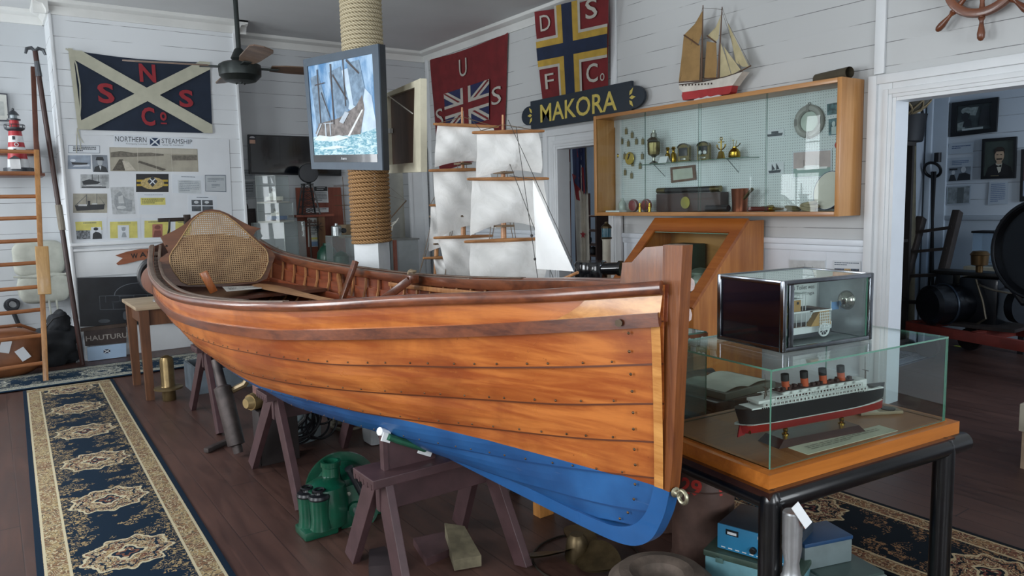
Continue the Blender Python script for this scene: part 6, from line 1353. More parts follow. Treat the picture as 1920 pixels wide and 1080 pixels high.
for v0, v1, mt, r0, r1 in bands:
    z0, z1 = lzz(v0)-(.012 if v0 == 322 else 0), lzz(v1); z0 = max(z0, .0); MB().lathe([(r0 or lrad(z0), z0), (r1 or lrad(z1), z1)], (0, 0, 0), 24).build('base' if mt is LB else 'tower_band', mt, lh, world=False)
z = lzz(254); MB().lathe([(.06, z), (.09, z+.02), (.092, z+.035), (.05, z+.035)], (0, 0, 0), 24).build('gallery', LB, lh, world=False)
m = MB(); m.torus((0, 0, z+.065), .09, .004, n=24, m=5)
for k in range(10): m.cyl((.09*math.cos(k*PI/5), .09*math.sin(k*PI/5), z+.03), (.09*math.cos(k*PI/5), .09*math.sin(k*PI/5), z+.065), .003, n=5)
m.build('railing', LB, lh, world=False); MB().lathe([(.045, z+.035), (.042, z+.11)], (0, 0, 0), 20).build('lantern_base', LR, lh, world=False); MB().lathe([(.06, z+.11), (.062, z+.125), (.04, z+.13)], (0, 0, 0), 20).build('upper_gallery', LB, lh, world=False)
MB().lathe([(.032, z+.13), (.032, z+.165)], (0, 0, 0), 12).build('lantern', pbr('#8d979c', .2), lh, world=False); MB().lathe([(.055, z+.165), (.03, z+.20), (.012, z+.215), (.014, z+.23), (1e-4, z+.24)], (0, 0, 0), 20).build('roof', LB, lh, world=False)
m = MB()
for v in (266, 287): zz_ = lzz(v); m.box((-.02, -lrad(zz_)+.006, zz_), (.024, .02, .036), bev=.004)
m.build('windows', LB, lh, world=False); m = MB(); m.box((-.03, -.105, .09), (.09, .06, .10)); m.build('keepers_house', LWh, lh, world=False, smooth=0); m = MB(); m.prism([(-.085, -.14, .14), (.025, -.14, .14), (-.03, -.14, .175)], (0, .07, 0)); m.build('house_roof', LB, lh, world=False, smooth=0); m = MB(); m.torus((.0, -lrad(lzz(277))-.002, lzz(277)), .016, .004, 'y', 14, 5); m.build('emblem', LWh, lh, world=False)
t = thing('picture_frame', 'small dark framed picture at the far left of the wall', 'picture', onY(8, 228, YB-.02)); s = Sheet(*[onY(*p, YB-.015) for p in ((-30, 172), (14, 176), (18, 228), (-26, 227))], (0, -1, 0)); m = MB(); m.prism([s.at(0, 1), s.at(1, 1), s.at(1, 0), s.at(0, 0)], (0, -.02, 0)); m.build('frame', pbr('#3f4149', .4), t, smooth=0); m = MB(); m.poly([s.at(.06, .05, .021), s.at(.94, .05, .021), s.at(.94, .95, .021), s.at(.06, .95, .021)]); m.build('mount', pbr('#c1c3bd', .6), t, smooth=0); m = MB(); m.poly([s.at(.2, .3, .022), s.at(.8, .3, .022), s.at(.8, .8, .022), s.at(.2, .8, .022)]); m.build('print', pbr('#a9adaa', .6, var=.1, scale=20), t, smooth=0)
# canvas life jacket, black strap coil, bags
def blob(m, c, sx, sy, sz, amp=.12, n=20, fr=3.0, ex=2.4, seed=0):
    def f(u, v):
        a = 2*PI*u; b = PI*(v-.5); q = lambda x: math.copysign(abs(x)**(2/ex), x)
        x, y, z = q(math.cos(b))*q(math.cos(a)), q(math.cos(b))*q(math.sin(a)), q(math.sin(b))
        k = 1+amp*(math.sin(fr*x+2*y+seed)*math.sin(fr*z*1.3+seed*2)+.5*math.sin(fr*2.3*z+fr*1.7*y+seed))
        return V((c[0]+sx*x*k, c[1]+sy*y*k, c[2]+sz*z*k))
    return m.grid(f, n, n)
c = onY(75, 505, 9.62); t = thing('canvas_life_jacket', 'cream canvas life jacket hanging on the wall behind the ladder', 'life jacket', c); CV = pbr('#a7a99f', .8, var=.1, scale=10, bump=.2)
m = MB(); blob(m, c+V((0, 0, .12)), .24, .10, .20, .04, 28, 3, 4); m.build('upper_pad', CV, t, smooth=60); m = MB(); blob(m, c+V((.02, -.01, -.20)), .24, .11, .17, .04, 28, 3, 4, 2); m.build('lower_pad', CV, t, smooth=60)
m = MB()
for s_ in (.05, .12): m.tube([c+V((s_, -.10, -.32)), c+V((s_+.01, -.06, -.55)), c+V((s_+.03, -.02, -.85))], .01, 6)
m.tube([c+V((-.25, -.08, -.06)), c+V((0, -.13, -.08)), c+V((.25, -.08, -.06))], .012, 6); m.build('tapes', CV, t)
c = onY(22, 572, 9.765); m = MB(); m.torus(c, .06, .016, 'y', 18, 6); m.torus(c+V((.012, -.02, .01)), .052, .015, 'y', 18, 6); m.tube([c+V((0, 0, -.05)), c+V((.05, 0, -.25)), c+V((.12, 0, -.52))], .022, 8); tag(m.build('black_strap', pbr('#1d2026', .6)), 'black coiled strap hanging on the wall behind the ladder rungs', 'strap')
p = onZ(40, 690, 0); t = thing('leather_bag', 'orange brown leather bag with two white labels behind the ladder foot', 'bag', (p.x-.12, 8.75, 0)); LB_ = pbr('#7a4a2a', .45, var=.2, scale=5, bump=.2)
c = onY(20, 662, 8.6); m = MB(); blob(m, V((c.x-.13, 8.72, .24)), .40, .18, .24, .05, 24, 2.2, 3.2); m.build('body', LB_, t, smooth=60); m = MB(); m.tube([V((c.x-.25, 8.62, .46)), V((c.x-.1, 8.58, .52)), V((c.x+.1, 8.58, .52)), V((c.x+.22, 8.62, .45))], .016, 8); m.build('handle', LB_, t)
for u, v, r_ in ((10, 650, .3), (43, 664, -.5)):
    q = onY(u, v, 8.52); m = MB(); m.box((0, 0, 0), (.085, .004, .12), Matrix.Rotation(r_, 3, 'Y')); m.xf(Matrix.Translation(q)); m.build('label_tag', PW_, t, smooth=0)
c = onY(112, 648, 9.02); t = thing('dark_coat', 'crumpled dark charcoal coat heaped on the floor behind the boat hook', 'coat', (c.x, 9.02, 0)); m = MB(); DC = pbr('#24272b', .85, var=.3, scale=9, bump=.3); blob(m, V((c.x-.03, 9.04, .21)), .20, .11, .23, .16, 26, 4, 2.2, 1); m.build('bundle', DC, t, smooth=60); m = MB(); blob(m, V((c.x+.01, 9.05, .43)), .11, .09, .14, .15, 20, 4, 2, 3); m.build('collar', DC, t, smooth=60); m = MB(); m.tube([V((c.x-.17, 8.98, .34)), V((c.x-.04, 8.95, .50)), V((c.x+.06, 8.96, .53))], .007, 5); m.build('cord', pbr('#101114', .5), t)
c = onZ(20, 706, 0); m = MB(); m.box((c.x-.15, c.y+.3, .06), (.9, .05, .12), bev=.004); tag(m.build('brown_board', LD), 'dark brown board standing on edge below the leather bag', 'board')
for k, u in enumerate((148, 161)):
    p = onY(u, 640, YC-.10); lat('white_bottle', 'white plastic bottle on the floor %s the leaning pole' % ('left of', 'right of')[k], 'bottle', V((p.x, YC-.10, 0)), [('bottle', [(.03, 0), (.033, .02), (.033, .24), (.02, .29), (.014, .30), (.014, .34), (1e-4, .34)], pbr('#b9c0c6', .4))], 'white bottles')
# ------------------------------------------------------------------ ceiling fan
FH = EYEP + ray(450, 131)*6.6; FK = 1.33
fan = thing('ceiling_fan', 'dark bronze ceiling fan with four brown blades hanging over the boat stern', 'fan', FH)
DB = pbr('#2b302f', .4, .6, .15, 14); FBL = wood('#4e3a30', '#76604f', 'x', 12, .4)
MB().lathe([(.06, -.085), (.10, -.075), (.135, -.04), (.138, .0), (.135, .03), (.11, .045), (.05, .05), (.045, .06), (.055, .075), (.03, .13), (.02, .14)], FH, 32).build('motor', DB, fan)
m = MB(); m.tube([FH+V((0, 0, .13)), FH+V((0, 0, (ZC-.06-FH.z)/FK))], .016, 12); m.build('rod', DB, fan); MB().lathe([(.02, 0), (.06, .03), (.07, .07)], FH+V((0, 0, (ZC-.003-FH.z)/FK-.07)), 20).build('canopy', DB, fan)
m = MB(); [m.lathe([(1e-4, -.012), (.008, -.004), (.008, 0)], FH+V((.03*math.cos(a), .03*math.sin(a), -.085)), 8) for a in (.4, 2.5, 4.6)]; m.build('screws', DB, fan)
hr, hf = _r, V((math.sin(YAW), math.cos(YAW), 0))
for th in (119, 207, 301, 29):
    a = math.radians(th); d = hr*math.cos(a)+hf*math.sin(a); sd = V((0, 0, 1)).cross(d); tn = (sd*math.cos(.2)-V((0, 0, 1))*math.sin(.2)); nn = d.cross(tn)
    m = MB(); P = [(.20, -.045), (.30, -.062), (.63, -.072), (.685, -.055), (.70, 0), (.675, .06), (.63, .072), (.30, .062), (.20, .045)]
    m.prism([FH+d*q+tn*w_+V((0, 0, .02))-nn*.004 for q, w_ in P], nn*.008); b_ = m.build('blade', FBL, fan, smooth=0)
    m = MB(); m.bar(FH+d*.12+V((0, 0, .014)), FH+d*.25+V((0, 0, .012)), .05, .008); m.build('blade_arm', DB, b_)
fan.scale = (FK, FK, FK)
# ------------------------------------------------------------------ rope wound column
CC = EYEP + ray(694, 390)*6.0; CC.z = 0
colm = thing('rope_column', 'white square post wrapped with pale and tan rope beside the boat', 'column', CC, .686)
m = MB(); m.box((0, 0, ZC/2), (.215, .215, ZC-.004), bev=.006); m.build('post', pbr('#d8dcde', .45, var=.05), colm, world=False)
zr0 = (EYEP+ray(700, 462)*5.85).z; zr1 = (EYEP+ray(690, 200)*5.85).z
def wound(z0, z1, c1, c2, nm):
    m = MB(); rr = .0165; R0 = .150; n = int((z1-z0)/(2*rr)); pts = []; SG = 26
    for i in range(n*SG+1):
        a = 2*PI*i/SG; pts.append(V((R0*math.cos(a), R0*math.sin(a), z0+rr+(z1-z0-2*rr)*i/(n*SG))))
    m.tube(pts, rr, 7)
    g = G(nm); x, y, z = g.xyz(); ang = y.at2(x); st = (ang*34.0+z*300.0).sin()
    nz = g.noise(g.co, 60, 3); c = g.mix((st*.5+.5)*.7+nz*.3, lin(c1), lin(c2)); g.set(Base_Color=c, Roughness=.75); g.bump(st*.5+nz*.4, .7, .008)
    return m.build(nm, g.m, colm, world=False, smooth=80)
wound(zr0, zr1, '#6d4a2c', '#bb9260', 'tan_rope'); wound(zr1, ZC-.003, '#8d7f63', '#d8ccad', 'pale_rope')
# ------------------------------------------------------------------ screen on the column, back of a frame on its other side
Rp, Lp = EYEP+ray(716, 200)*5.5, EYEP+ray(580, 216)*6.15; Rp.z = Lp.z = 2.3
tn_ = (Rp-Lp).cross(V((0, 0, 1))).normalized(); tn_ = tn_ if tn_.y < 0 else -tn_
fT = lambda a, b: onPlane(560+a/3.857, 60+b/3.857, Rp, tn_)
tv = thing('display_screen', 'grey framed display screen showing a tall ship at sea, fixed to the rope column', 'screen', (Rp+Lp)/2-V((0, 0, .5)))
s = Sheet(fT(40, 200), fT(583, 86), fT(615, 1000), fT(102, 992), tn_)
m = MB(); m.prism([s.at(0, 1), s.at(1, 1), s.at(1, 0), s.at(0, 0)], s.f*-.055); m.build('casing', pbr('#23272c', .5), tv, smooth=0)
inn_ = Sheet(fT(70, 250), fT(540, 157), fT(582, 942), fT(122, 942), tn_); m = MB()
oc = [s.at(*q, .012) for q in ((0, 0), (1, 0), (1, 1), (0, 1))]; ic = [inn_.at(*q, .012) for q in ((0, 0), (1, 0), (1, 1), (0, 1))]; ob_ = [s.at(*q) for q in ((0, 0), (1, 0), (1, 1), (0, 1))]; ib_ = [inn_.at(*q) for q in ((0, 0), (1, 0), (1, 1), (0, 1))]
for k in range(4): j = (k+1) % 4; m.add([oc[k], oc[j], ic[j], ic[k]], [(0, 1, 2, 3)]); m.add([oc[k], oc[j], ob_[j], ob_[k]], [(0, 1, 2, 3)]); m.add([ic[k], ic[j], ib_[j], ib_[k]], [(0, 1, 2, 3)])
m.build('bezel', pbr('#46525e', .5, var=.05), tv, smooth=0)
s = Sheet(fT(70, 250), fT(540, 157), fT(582, 942), fT(122, 942), tn_); s.root = tv; s.o = .001
def em(c, e=.45, v=.12, sc=14): return pbr(c, .5, var=v, scale=sc, emit=e*.45, spec=.1)
g = G('screen sky'); x, y, z = g.xyz(); n1 = g.noise(g.vec(x*3, y*3, z*1.2), 3, 5, .6); cs = g.mix(n1.smooth(.35, .7), lin('#4f7ba6'), lin('#a3bcd2')); g.set(Base_Color=cs, Roughness=.5, Specular_IOR_Level=.1, Emission_Color=cs, Emission_Strength=.18); SKYM = g.m
g = G('screen sea'); x, y, z = g.xyz(); n1 = g.noise(g.vec(x*2, y*2, z*6), 9, 6, .7, .8); cs = g.mix(n1.smooth(.4, .62), lin('#5f93a4'), lin('#c3d8dd')); g.set(Base_Color=cs, Roughness=.5, Specular_IOR_Level=.1, Emission_Color=cs, Emission_Strength=.2); SEAM_ = g.m
s.part('picture_sky', SKYM, [R(0, 0, 1, .74)]); s.part('picture_sea', SEAM_, [[(0, .74), (.25, .70), (.55, .73), (.8, .70), (1, .66), (1, .925), (0, .925)]])
s.part('picture_spray', em('#b3c4d4', .5, .15, 10), [[(.80, .25), (.95, .38), (1, .68), (.78, .72), (.74, .5)], [(.42, .12), (.68, .08), (.80, .35), (.72, .52), (.5, .45)]])
s.part('picture_sails', em('#74889b', .35, .3, 20), [[(.03, .12), (.16, .1), (.30, .5), (.28, .62), (.08, .62)], [(.33, .10), (.52, .06), (.62, .42), (.58, .55), (.42, .58)], [(.62, .04), (.80, .03), (.86, .3), (.80, .5), (.68, .45)]])
s.part('picture_hull', em('#76716f', .35, .35, 26), [[(.05, .70), (.12, .60), (.45, .56), (.72, .46), (.82, .36), (.84, .5), (.76, .73), (.4, .74), (.1, .75)]])
s.part('picture_bow_stripe', em('#cfd3d5', .5), [[(.80, .50), (.825, .50), (.60, .745), (.565, .745)]])
s.part('picture_masts', em('#514d4e', .2), [R(.145, .05, .162, .6), R(.36, .02, .38, .62), R(.56, 0, .575, .45), [(.10, .2), (.26, .19), (.26, .2), (.10, .212)], [(.40, .12), (.60, .38), (.59, .395), (.39, .14)], [(.2, .28), (.34, .6), (.33, .6), (.19, .29)], [(.62, 0), (.80, .15), (.79, .165), (.61, .02)]])
s.part('picture_rails', em('#aab4bd', .4), [R(.20, .60, .36, .608), R(.22, .608, .24, .74), R(.30, .608, .315, .73)]); s.part('picture_boom', em('#aab4bd', .4), [[(.06, .72), (.16, .60), (.175, .605), (.08, .73)]]); s.part('picture_boat', em('#aab4bd', .4), [[(.46, .60), (.56, .50), (.62, .52), (.52, .62)]])
s.part('picture_foam', em('#c9d6da', .5), [[(.03, .77), (.12, .72), (.3, .74), (.45, .73), (.6, .76), (.4, .79), (.15, .78)], [(.1, .86), (.4, .83), (.55, .85), (.3, .87)]])
s.part('lower_strip', pbr('#1b1c20', .2, coat=.5), [R(0, .925, 1, 1)]); s.text('maker_mark', pbr('#c5c9cc', .5), [('Aero', .5, .962, .028, .09, .02)])
Rq, Lq = EYEP+ray(792, 235)*5.5, EYEP+ray(728, 245)*6.3; Rq.z = Lq.z = 2.2
fn_ = (Rq-Lq).cross(V((0, 0, 1))).normalized(); fn_ = fn_ if fn_.x < 0 else -fn_
fQ = lambda a, b: onPlane(560+a/3.857, 60+b/3.857, Rq, fn_)
pf = thing('picture_frame', 'back of a cream edged picture frame with brown board, right side of the rope column', 'picture', (Rq+Lq)/2-V((0, 0, .4)))
so = Sheet(fQ(612, 452), fQ(880, 335), fQ(884, 1012), fQ(640, 1022), fn_); si = Sheet(fQ(640, 470), fQ(838, 400), fQ(826, 945), fQ(655, 960), fn_)
CRM = pbr('#cfc9b2', .6, var=.06); m = MB()
A4 = ((0, 0), (1, 0), (1, 1), (0, 1))
for k in range(4):
    j = (k+1) % 4; a, b, c, d = so.at(*A4[k]), so.at(*A4[j]), si.at(*A4[j]), si.at(*A4[k]); m.prism([a, b, c, d], fn_*-.05)
m.build('frame', CRM, pf, smooth=0)
m = MB(); m.poly([si.at(*q, -.03) for q in A4]); m.build('back_board', wood('#4a3628', '#65493a', 'z', 6, .6), pf, smooth=0)
MB().tube([so.at(.14, .03, .006), si.at(.98, .34, .006)], .005, 5).build('hanging_cord', pbr('#cfcac0', .7), pf)
m = MB(); m.box(si.at(.05, .5, -.01), (.03, .03, .04)); m.build('corner_clip', pbr('#b9b9b4', .5), pf, smooth=0)
# ------------------------------------------------------------------ back wall: TV, table with cases
s = Sheet(*[onY(*p, YB-.06) for p in ((465, 252), (640, 258), (640, 330), (468, 326))], (0, -1, 0)); t = thing('wall_television', 'black flat television on the back wall behind the glass model cases', 'television', s.at(.5, 1))
m = MB(); m.prism([s.at(0, 1), s.at(1, 1), s.at(1, 0), s.at(0, 0)], (0, .04, 0)); m.build('casing', pbr('#121419', .3), t, smooth=0); m = MB(); m.poly([s.at(*q, .001) for q in ((.02, .03), (.98, .03), (.98, .95), (.02, .95))]); m.build('screen', pbr('#0c1016', .12, var=.1, coat=.4), t, smooth=0)
m = MB(); m.poly([s.at(*q, .003) for q in ((.005, .02), (.075, .02), (.075, .24), (.005, .24))]); st_ = m.build('energy_sticker', pbr('#2a2c36', .5), t, smooth=0); m = MB(); m.poly([s.at(*q, .004) for q in ((.012, .13), (.07, .13), (.07, .23), (.012, .23))]); m.build('sticker_label', pbr('#c9a08a', .5), st_, smooth=0); m = MB(); m.poly([s.at(*q, .004) for q in [(a, b) for a, b in ell(.04, .09, .027, .05, 12, PI, 2*PI)]]); m.build('sticker_arch', pbr('#b9b9be', .5), st_, smooth=0)
zt_ = .86; DT = wood('#3c2620', '#553630', 'x', 8, .5)
t = thing('display_table', 'long dark table along the back wall carrying the glass model cases', 'table', (3.4, 9.3, 0)); m = MB(); m.box((3.16, 9.19, zt_-.02), (.70, .66, .04), bev=.005); m.build('table_top', DT, t)
for x in (2.86, 3.46):
    for y in (8.92, 9.46): m = MB(); m.box((x, y, zt_/2-.02), (.06, .06, zt_-.04)); m.build('leg', DT, t, smooth=0)
def mini_ship(label, p, L, rz, hullc, cabc, group, H=.06):
    t = thing('model_boat', label, 'model ship', p, rz, group); n = 8; q = [(-.5, .5), (-.3, .6), (.1, .6), (.35, .35), (.5, 0)]
    m = MB(); m.prism([(a*L, -b*L*.22, .012) for a, b in q]+[(a*L, b*L*.22, .012) for a, b in q[::-1]], (0, 0, H*.7)); m.build('hull', pbr(hullc, .5), t, world=False, smooth=0)
    m = MB(); m.box((-.08*L, 0, H*.7+.012+H*.3), (L*.4, L*.15, H*.6)); m.box((-.03*L, 0, H*1.55), (L*.18, L*.12, H*.45)); m.build('cabin', pbr(cabc, .5), t, world=False, smooth=0)
    m = MB(); m.cyl((.12*L, 0, H*.7), (.12*L, 0, H*2.9), .003, n=5); m.cyl((-.25*L, 0, H*.7), (-.25*L, 0, H*2.4), .003, n=5); m.cyl((-.10*L, 0, H*1.6), (-.11*L, 0, H*2.3), .012, n=8); m.build('masts_and_funnel', pbr('#55504a', .6), t, world=False)
    m = MB(); m.box((0, 0, .006), (L*.8, L*.2, .012)); m.build('stand', pbr('#4a352a', .5), t, world=False, smooth=0); return t
GC = glass((.93, .95, .95), .4, .0, dust=.09)
zc0 = zt_+.0005; stk = []
RZ = math.radians(-52)
for k, (u, v0, v1, a, lb) in enumerate(((521, 495, 406, .46, 'lowest and largest clear model case on the back table'), (517, 405, 372, .31, 'middle clear model case in the stack of three'), (516, 370, 320, .28, 'top clear model case in the stack of three'))):
    h = (.55, .235, .33)[k]; ctr = onY(u+(0, 0, -2)[k], 400, 9.24); ctr.z = zc0; t = thing('model_case', lb, 'display case', ctr, RZ, 'clear model cases'); hw_ = a/2
    m = MB(); m.box((0, 0, .008), (a, a, .016)); m.build('base', pbr('#bfc1ba' if k else '#8a8d8c', .5), t, world=False, smooth=0)
    c4 = [(-hw_, -hw_), (hw_, -hw_), (hw_, hw_), (-hw_, hw_)]
    for j in range(4):
        p_, q_ = c4[j], c4[(j+1) % 4]; n_ = V((0, 0, 1)).cross(V((q_[0]-p_[0], q_[1]-p_[1], 0))).normalized(); pane('glass_pane', [(p_[0], p_[1], .016), (q_[0], q_[1], .016), (q_[0], q_[1], h), (p_[0], p_[1], h)], n_, t, GC, pbr('#b4bdb8', .3), .005, False)
    pane('glass_top', [(x, y, h) for x, y in c4], (0, 0, -1), t, GC, pbr('#b4bdb8', .3), .005, False)
    mini_ship(('white and grey model boat in the lowest clear case', 'blue model tug in the middle clear case', 'cream model boat in the top clear case')[k], ctr+V((.0, -.04, .017)), (.38, .24, .21)[k], -.4, ('#31363c', '#2f4f78', '#d0cdbf')[k], ('#d9dcda', '#d2cfc0', '#e2e2da')[k], None, (.10, .065, .07)[k])
    zc0 += h+.001
p = onY(505, 490, 9.05)
# fog signal on a lattice tower, standing on a cupboard
cb = thing('shelf_cupboard', 'red brown cupboard back board with shelf behind the lattice tower', 'cupboard', (4.0, 9.68, 0)); RB = wood('#6d3526', '#8a4a37', 'z', 6, .5)
a, b = onY(556, 352, 9.70), onY(640, 352, 9.70); c_ = onY(645, 430, 9.70)
m = MB(); m.prism([V((a.x, 9.72, .05)), V((b.x+.06, 9.72, .05)), V((b.x, 9.72, a.z)), V((a.x, 9.72, a.z))], (0, .03, 0)); m.build('back_board', RB, cb, smooth=0)
zs_ = onY(590, 402, 9.45).z; xs0, xs1 = onY(553, 402, 9.45).x, onY(625, 402, 9.45).x; m = MB(); m.box(((xs0+xs1)/2, 9.56, zs_-.015), (xs1-xs0, .30, .03)); m.build('shelf', RB, cb, smooth=0)
xp = onY(605, 430, 9.45).x; m = MB(); m.box((xp, 9.5, zs_/2-.015), (.085, .07, zs_-.03)); m.build('post', wood('#5b3f2a', '#7a583b', 'z'), cb, smooth=0)
tc = onY(579, 398, 9.45); tc.z = zs_; t = thing('lattice_tower', 'black lattice tower model carrying a round drum on the cupboard shelf', 'model tower', tc); TB = pbr('#15171a', .5)
th_ = onY(579, 346, 9.45).z-zs_; w0, w1 = .12, .055; m = MB()
for sx in (-1, 1):
    for sy in (-1, 1): m.bar(tc+V((sx*w0, sy*w0*.7, 0)), tc+V((sx*w1, sy*w1*.7, th_)), .016, .016)
for k in range(4):
    f0, f1 = k/4, (k+1)/4; wa, wb = w0+(w1-w0)*f0, w0+(w1-w0)*f1
    for sy in (-1, 1): m.bar(tc+V((-wa, sy*wa*.7, th_*f0)), tc+V((wb, sy*wb*.7, th_*f1)), .006, .006); m.bar(tc+V((wa, sy*wa*.7, th_*f0)), tc+V((-wb, sy*wb*.7, th_*f1)), .006, .006); m.bar(tc+V((-wa, sy*wa*.7, th_*f0+.004)), tc+V((wa, sy*wa*.7, th_*f0+.004)), .008, .008)
m.box(tc+V((0, 0, th_+.006)), (.14, .10, .012)); m.build('lattice', TB, t, smooth=0)
dc = onY(578, 325, 9.45); q = V((-.25, -1, 0)).normalized().to_track_quat('Z', 'Y').to_matrix(); MB().lathe([(1e-4, -.05), (.11, -.05), (.125, -.03), (.125, .03), (.115, .045), (.06, .05), (1e-4, .05)], dc, 32, q).build('drum', pbr('#22252a', .45), t); MB().cyl((dc.x, dc.y, tc.z+th_), (dc.x, dc.y, dc.z-.11), .025, n=12).build('neck', TB, t)
s = bsheet('safety_notice', 'white notice with black heading behind the lattice tower', [(588, 349), (614, 349), (616, 380), (590, 380)], pbr('#c8ccce', .6), 'notice', None, lambda u, v: onY(u, v, 9.715)); s.part('heading_band', pbr('#1b1d21', .5), [R(.03, .02, .97, .3)]); s.part('heading', pbr('#c8ccce', .6), lines(.2, .8, .07, .27, 2, .1)); s.part('text', INK, lines(.1, .9, .38, .92, 6))
s = bsheet('label_strip', 'small white label below the safety notice', [(574, 390), (616, 389), (616, 398), (574, 399)], pbr('#c8ccce', .6), 'label', None, lambda u, v: onY(u, v, 9.714)); s.part('text', INK, lines(.1, .9, .2, .8, 2))
s = bsheet('chart', 'white printed chart with yellow and blue bands under the cupboard shelf', [(576, 408), (600, 408), (602, 462), (578, 463)], pbr('#c3c6c2', .6), 'paper', None, lambda u, v: onY(u, v, 9.60)); s.part('yellow_band', YEL, [R(.1, .68, .95, .75)]); s.part('blue_block', pbr('#7b93b3', .6), [R(.1, .82, .95, .98)]); s.part('text', INK, lines(.1, .9, .1, .6, 9))
pz = onY(583, 468, 9.3); t = thing('telegraph_pole_model', 'small telegraph pole model with cross arms beside the model cases', 'model', (pz.x, 9.30, zt_+.0005)); ztop = onY(583, 410, 9.3).z; m = MB(); m.cyl((pz.x, 9.3, zt_+.02), (pz.x, 9.3, ztop), .016, .012, 8)
for dz in (.05, .09): m.bar((pz.x-.09, 9.3, ztop-dz), (pz.x+.09, 9.3, ztop-dz), .018, .018)
for k in range(4): m.cyl((pz.x-.075+.05*k, 9.3, ztop-.05), (pz.x-.075+.05*k, 9.3, ztop-.015), .008, n=6)
m.build('pole', pbr('#3d2a22', .6), t); m = MB(); blob(m, (pz.x+.0, 9.3, zt_+.02), .10, .08, .03, .2, 14); m.build('base', pbr('#2a2a24', .8), t)
m = MB(); px_ = onY(596, 425, 9.45); 
for k in range(8): m.cyl(px_, px_+V((.07*math.cos(k*PI/4), -.01, .07*math.sin(k*PI/4))), .003, n=4)
m.cyl(px_+V((0, .03, 0)), px_, .012, n=8); m.cyl(px_+V((0, .02, 0)), V((px_.x, px_.y+.02, zt_+.0005)), .006, n=6); tag(m.build('spoked_vane', pbr('#2a2a2c', .5)), 'small dark spoked wheel vane on a stem by the telegraph pole model', 'vane')
# green buoy lamp, clear box and metal cylinder
bx0, bx1 = onY(617, 470, 8.9).x, onY(660, 470, 8.9).x; t = thing('side_stand', 'dark low stand for the green lamp by the column', 'stand', ((bx0+bx1)/2, 9.0, 0)); m = MB(); m.box(((3.53+bx1)/2+.01, 9.02, .38), (bx1-3.53+.02, .56, .76), bev=.005); m.build('body', DT, t)
c_ = onY(613, 470, 9.16); t = thing('green_lamp', 'round dark green ship lamp with glass lens beside the clear box', 'lamp', (c_.x, 9.16, .7605)); GM = pbr('#1f4a3a', .35, .1, .2, 12, coat=.3)
MB().lathe([(.09, .76), (.12, .80), (.135, .90), (.125, 1.0), (.08, 1.07), (.05, 1.09), (.05, 1.12), (1e-4, 1.12)], (c_.x, 9.16, 0), 24).build('body', GM, t); MB().lathe([(.035, 0), (.035, .03), (.02, .04), (1e-4, .042)], (c_.x-.01, 9.04, .85), 16, V((0, -1, 0)).to_track_quat('Z', 'Y').to_matrix()).build('lens', pbr('#9fb5ad', .1, .3), t)
t = thing('clear_box', 'clear box over a dark green cylinder left of the rope column', 'display case', ((bx0+bx1)/2, 8.92, .7605)); zb_, zt2 = .7605, onY(640, 441, 8.9).z
q0 = [V((bx0, 8.78, zb_)), V((bx1, 8.78, zb_)), V((bx1, 9.0, zb_)), V((bx0, 9.0, zb_))]
for k in range(4): pane('glass_pane', [q0[k], q0[(k+1) % 4], q0[(k+1) % 4]+V((0, 0, zt2-zb_)), q0[k]+V((0, 0, zt2-zb_))], V((0, 0, 1)).cross(q0[(k+1) % 4]-q0[k]), t, GC, pbr('#a9bab2', .3), .005)
pane('glass_top', [p+V((0, 0, zt2-zb_)) for p in q0], (0, 0, -1), t, GC, pbr('#a9bab2', .3), .005)
MB().lathe([(.10, zb_+.001), (.10, zb_+.20), (.06, zb_+.24), (.02, zb_+.26), (1e-4, zb_+.27)], ((bx0+bx1)/2, 8.89, 0), 22).build('green_cylinder', GM, t)
c_ = onY(631, 436, 8.9); t = thing('metal_cylinder', 'small chrome cylinder with dark lens on top of the clear box', 'instrument', (c_.x, 8.9, zt2+.0005)); MB().lathe([(.065, 0), (.065, .11), (.055, .12), (.02, .125), (.02, .15), (1e-4, .152)], (c_.x, 8.9, zt2+.0005), 20).build('body', pbr('#a7adae', .3, .8), t); MB().lathe([(.035, 0), (.03, .03), (1e-4, .03)], (c_.x+.06, 8.83, zt2+.06), 16, V((.3, -1, 0)).normalized().to_track_quat('Z', 'Y').to_matrix()).build('lens', pbr('#121417', .2), t)
# dark cupboard and figurine at the left of the cases
a, b = onY(440, 392, 9.5), onY(481, 392, 9.5); a.x = 2.61; b.x = max(b.x, 2.80); t = thing('dark_cupboard', 'low dark cupboard against the back wall behind the cane backrest', 'cupboard', ((a.x+b.x)/2, 9.55, 0)); m = MB(); m.box(((a.x+b.x)/2, 9.69, a.z/2), (b.x-a.x, .18, a.z), bev=.006); m.build('body', pbr('#2b2326', .5), t); m = MB(); m.box(((a.x+b.x)/2, 9.597, a.z/2), (b.x-a.x-.06, .012, a.z-.1), bev=.004); m.build('door', pbr('#33282a', .5), t)
c_ = onY(456, 391, 9.69); c_.x = 2.68; c_.z = a.z+.0005; t = thing('figurine', 'small dark figurine standing on the dark cupboard', 'figurine', c_); MB().lathe([(.05, 0), (.055, .02), (.045, .06), (.025, .08), (.035, .10), (.035, .13), (.02, .15), (1e-4, .155)], c_, 16).build('body', pbr('#1b1b1e', .5), t); MB().lathe([(.048, .118), (.05, .124), (.03, .13)], c_, 16).build('hat_brim', pbr('#151517', .5), t)
for k, (pxs, lb) in enumerate((([(441, 318), (478, 317), (478, 336), (441, 337)], 'faint pale print pinned left of the model cases'), ([(441, 340), (478, 339), (478, 370), (442, 371)], 'grey printed notice below a faint print, left of the model cases'))):
    s = bsheet('notice', lb, pxs, pbr('#8e9498', .6, var=.1), 'notice', None, lambda u, v: onY(u, v, YB-.012)); s.part('text', pbr('#5b6064', .7), lines(.1, .9, .1, .9, 5))
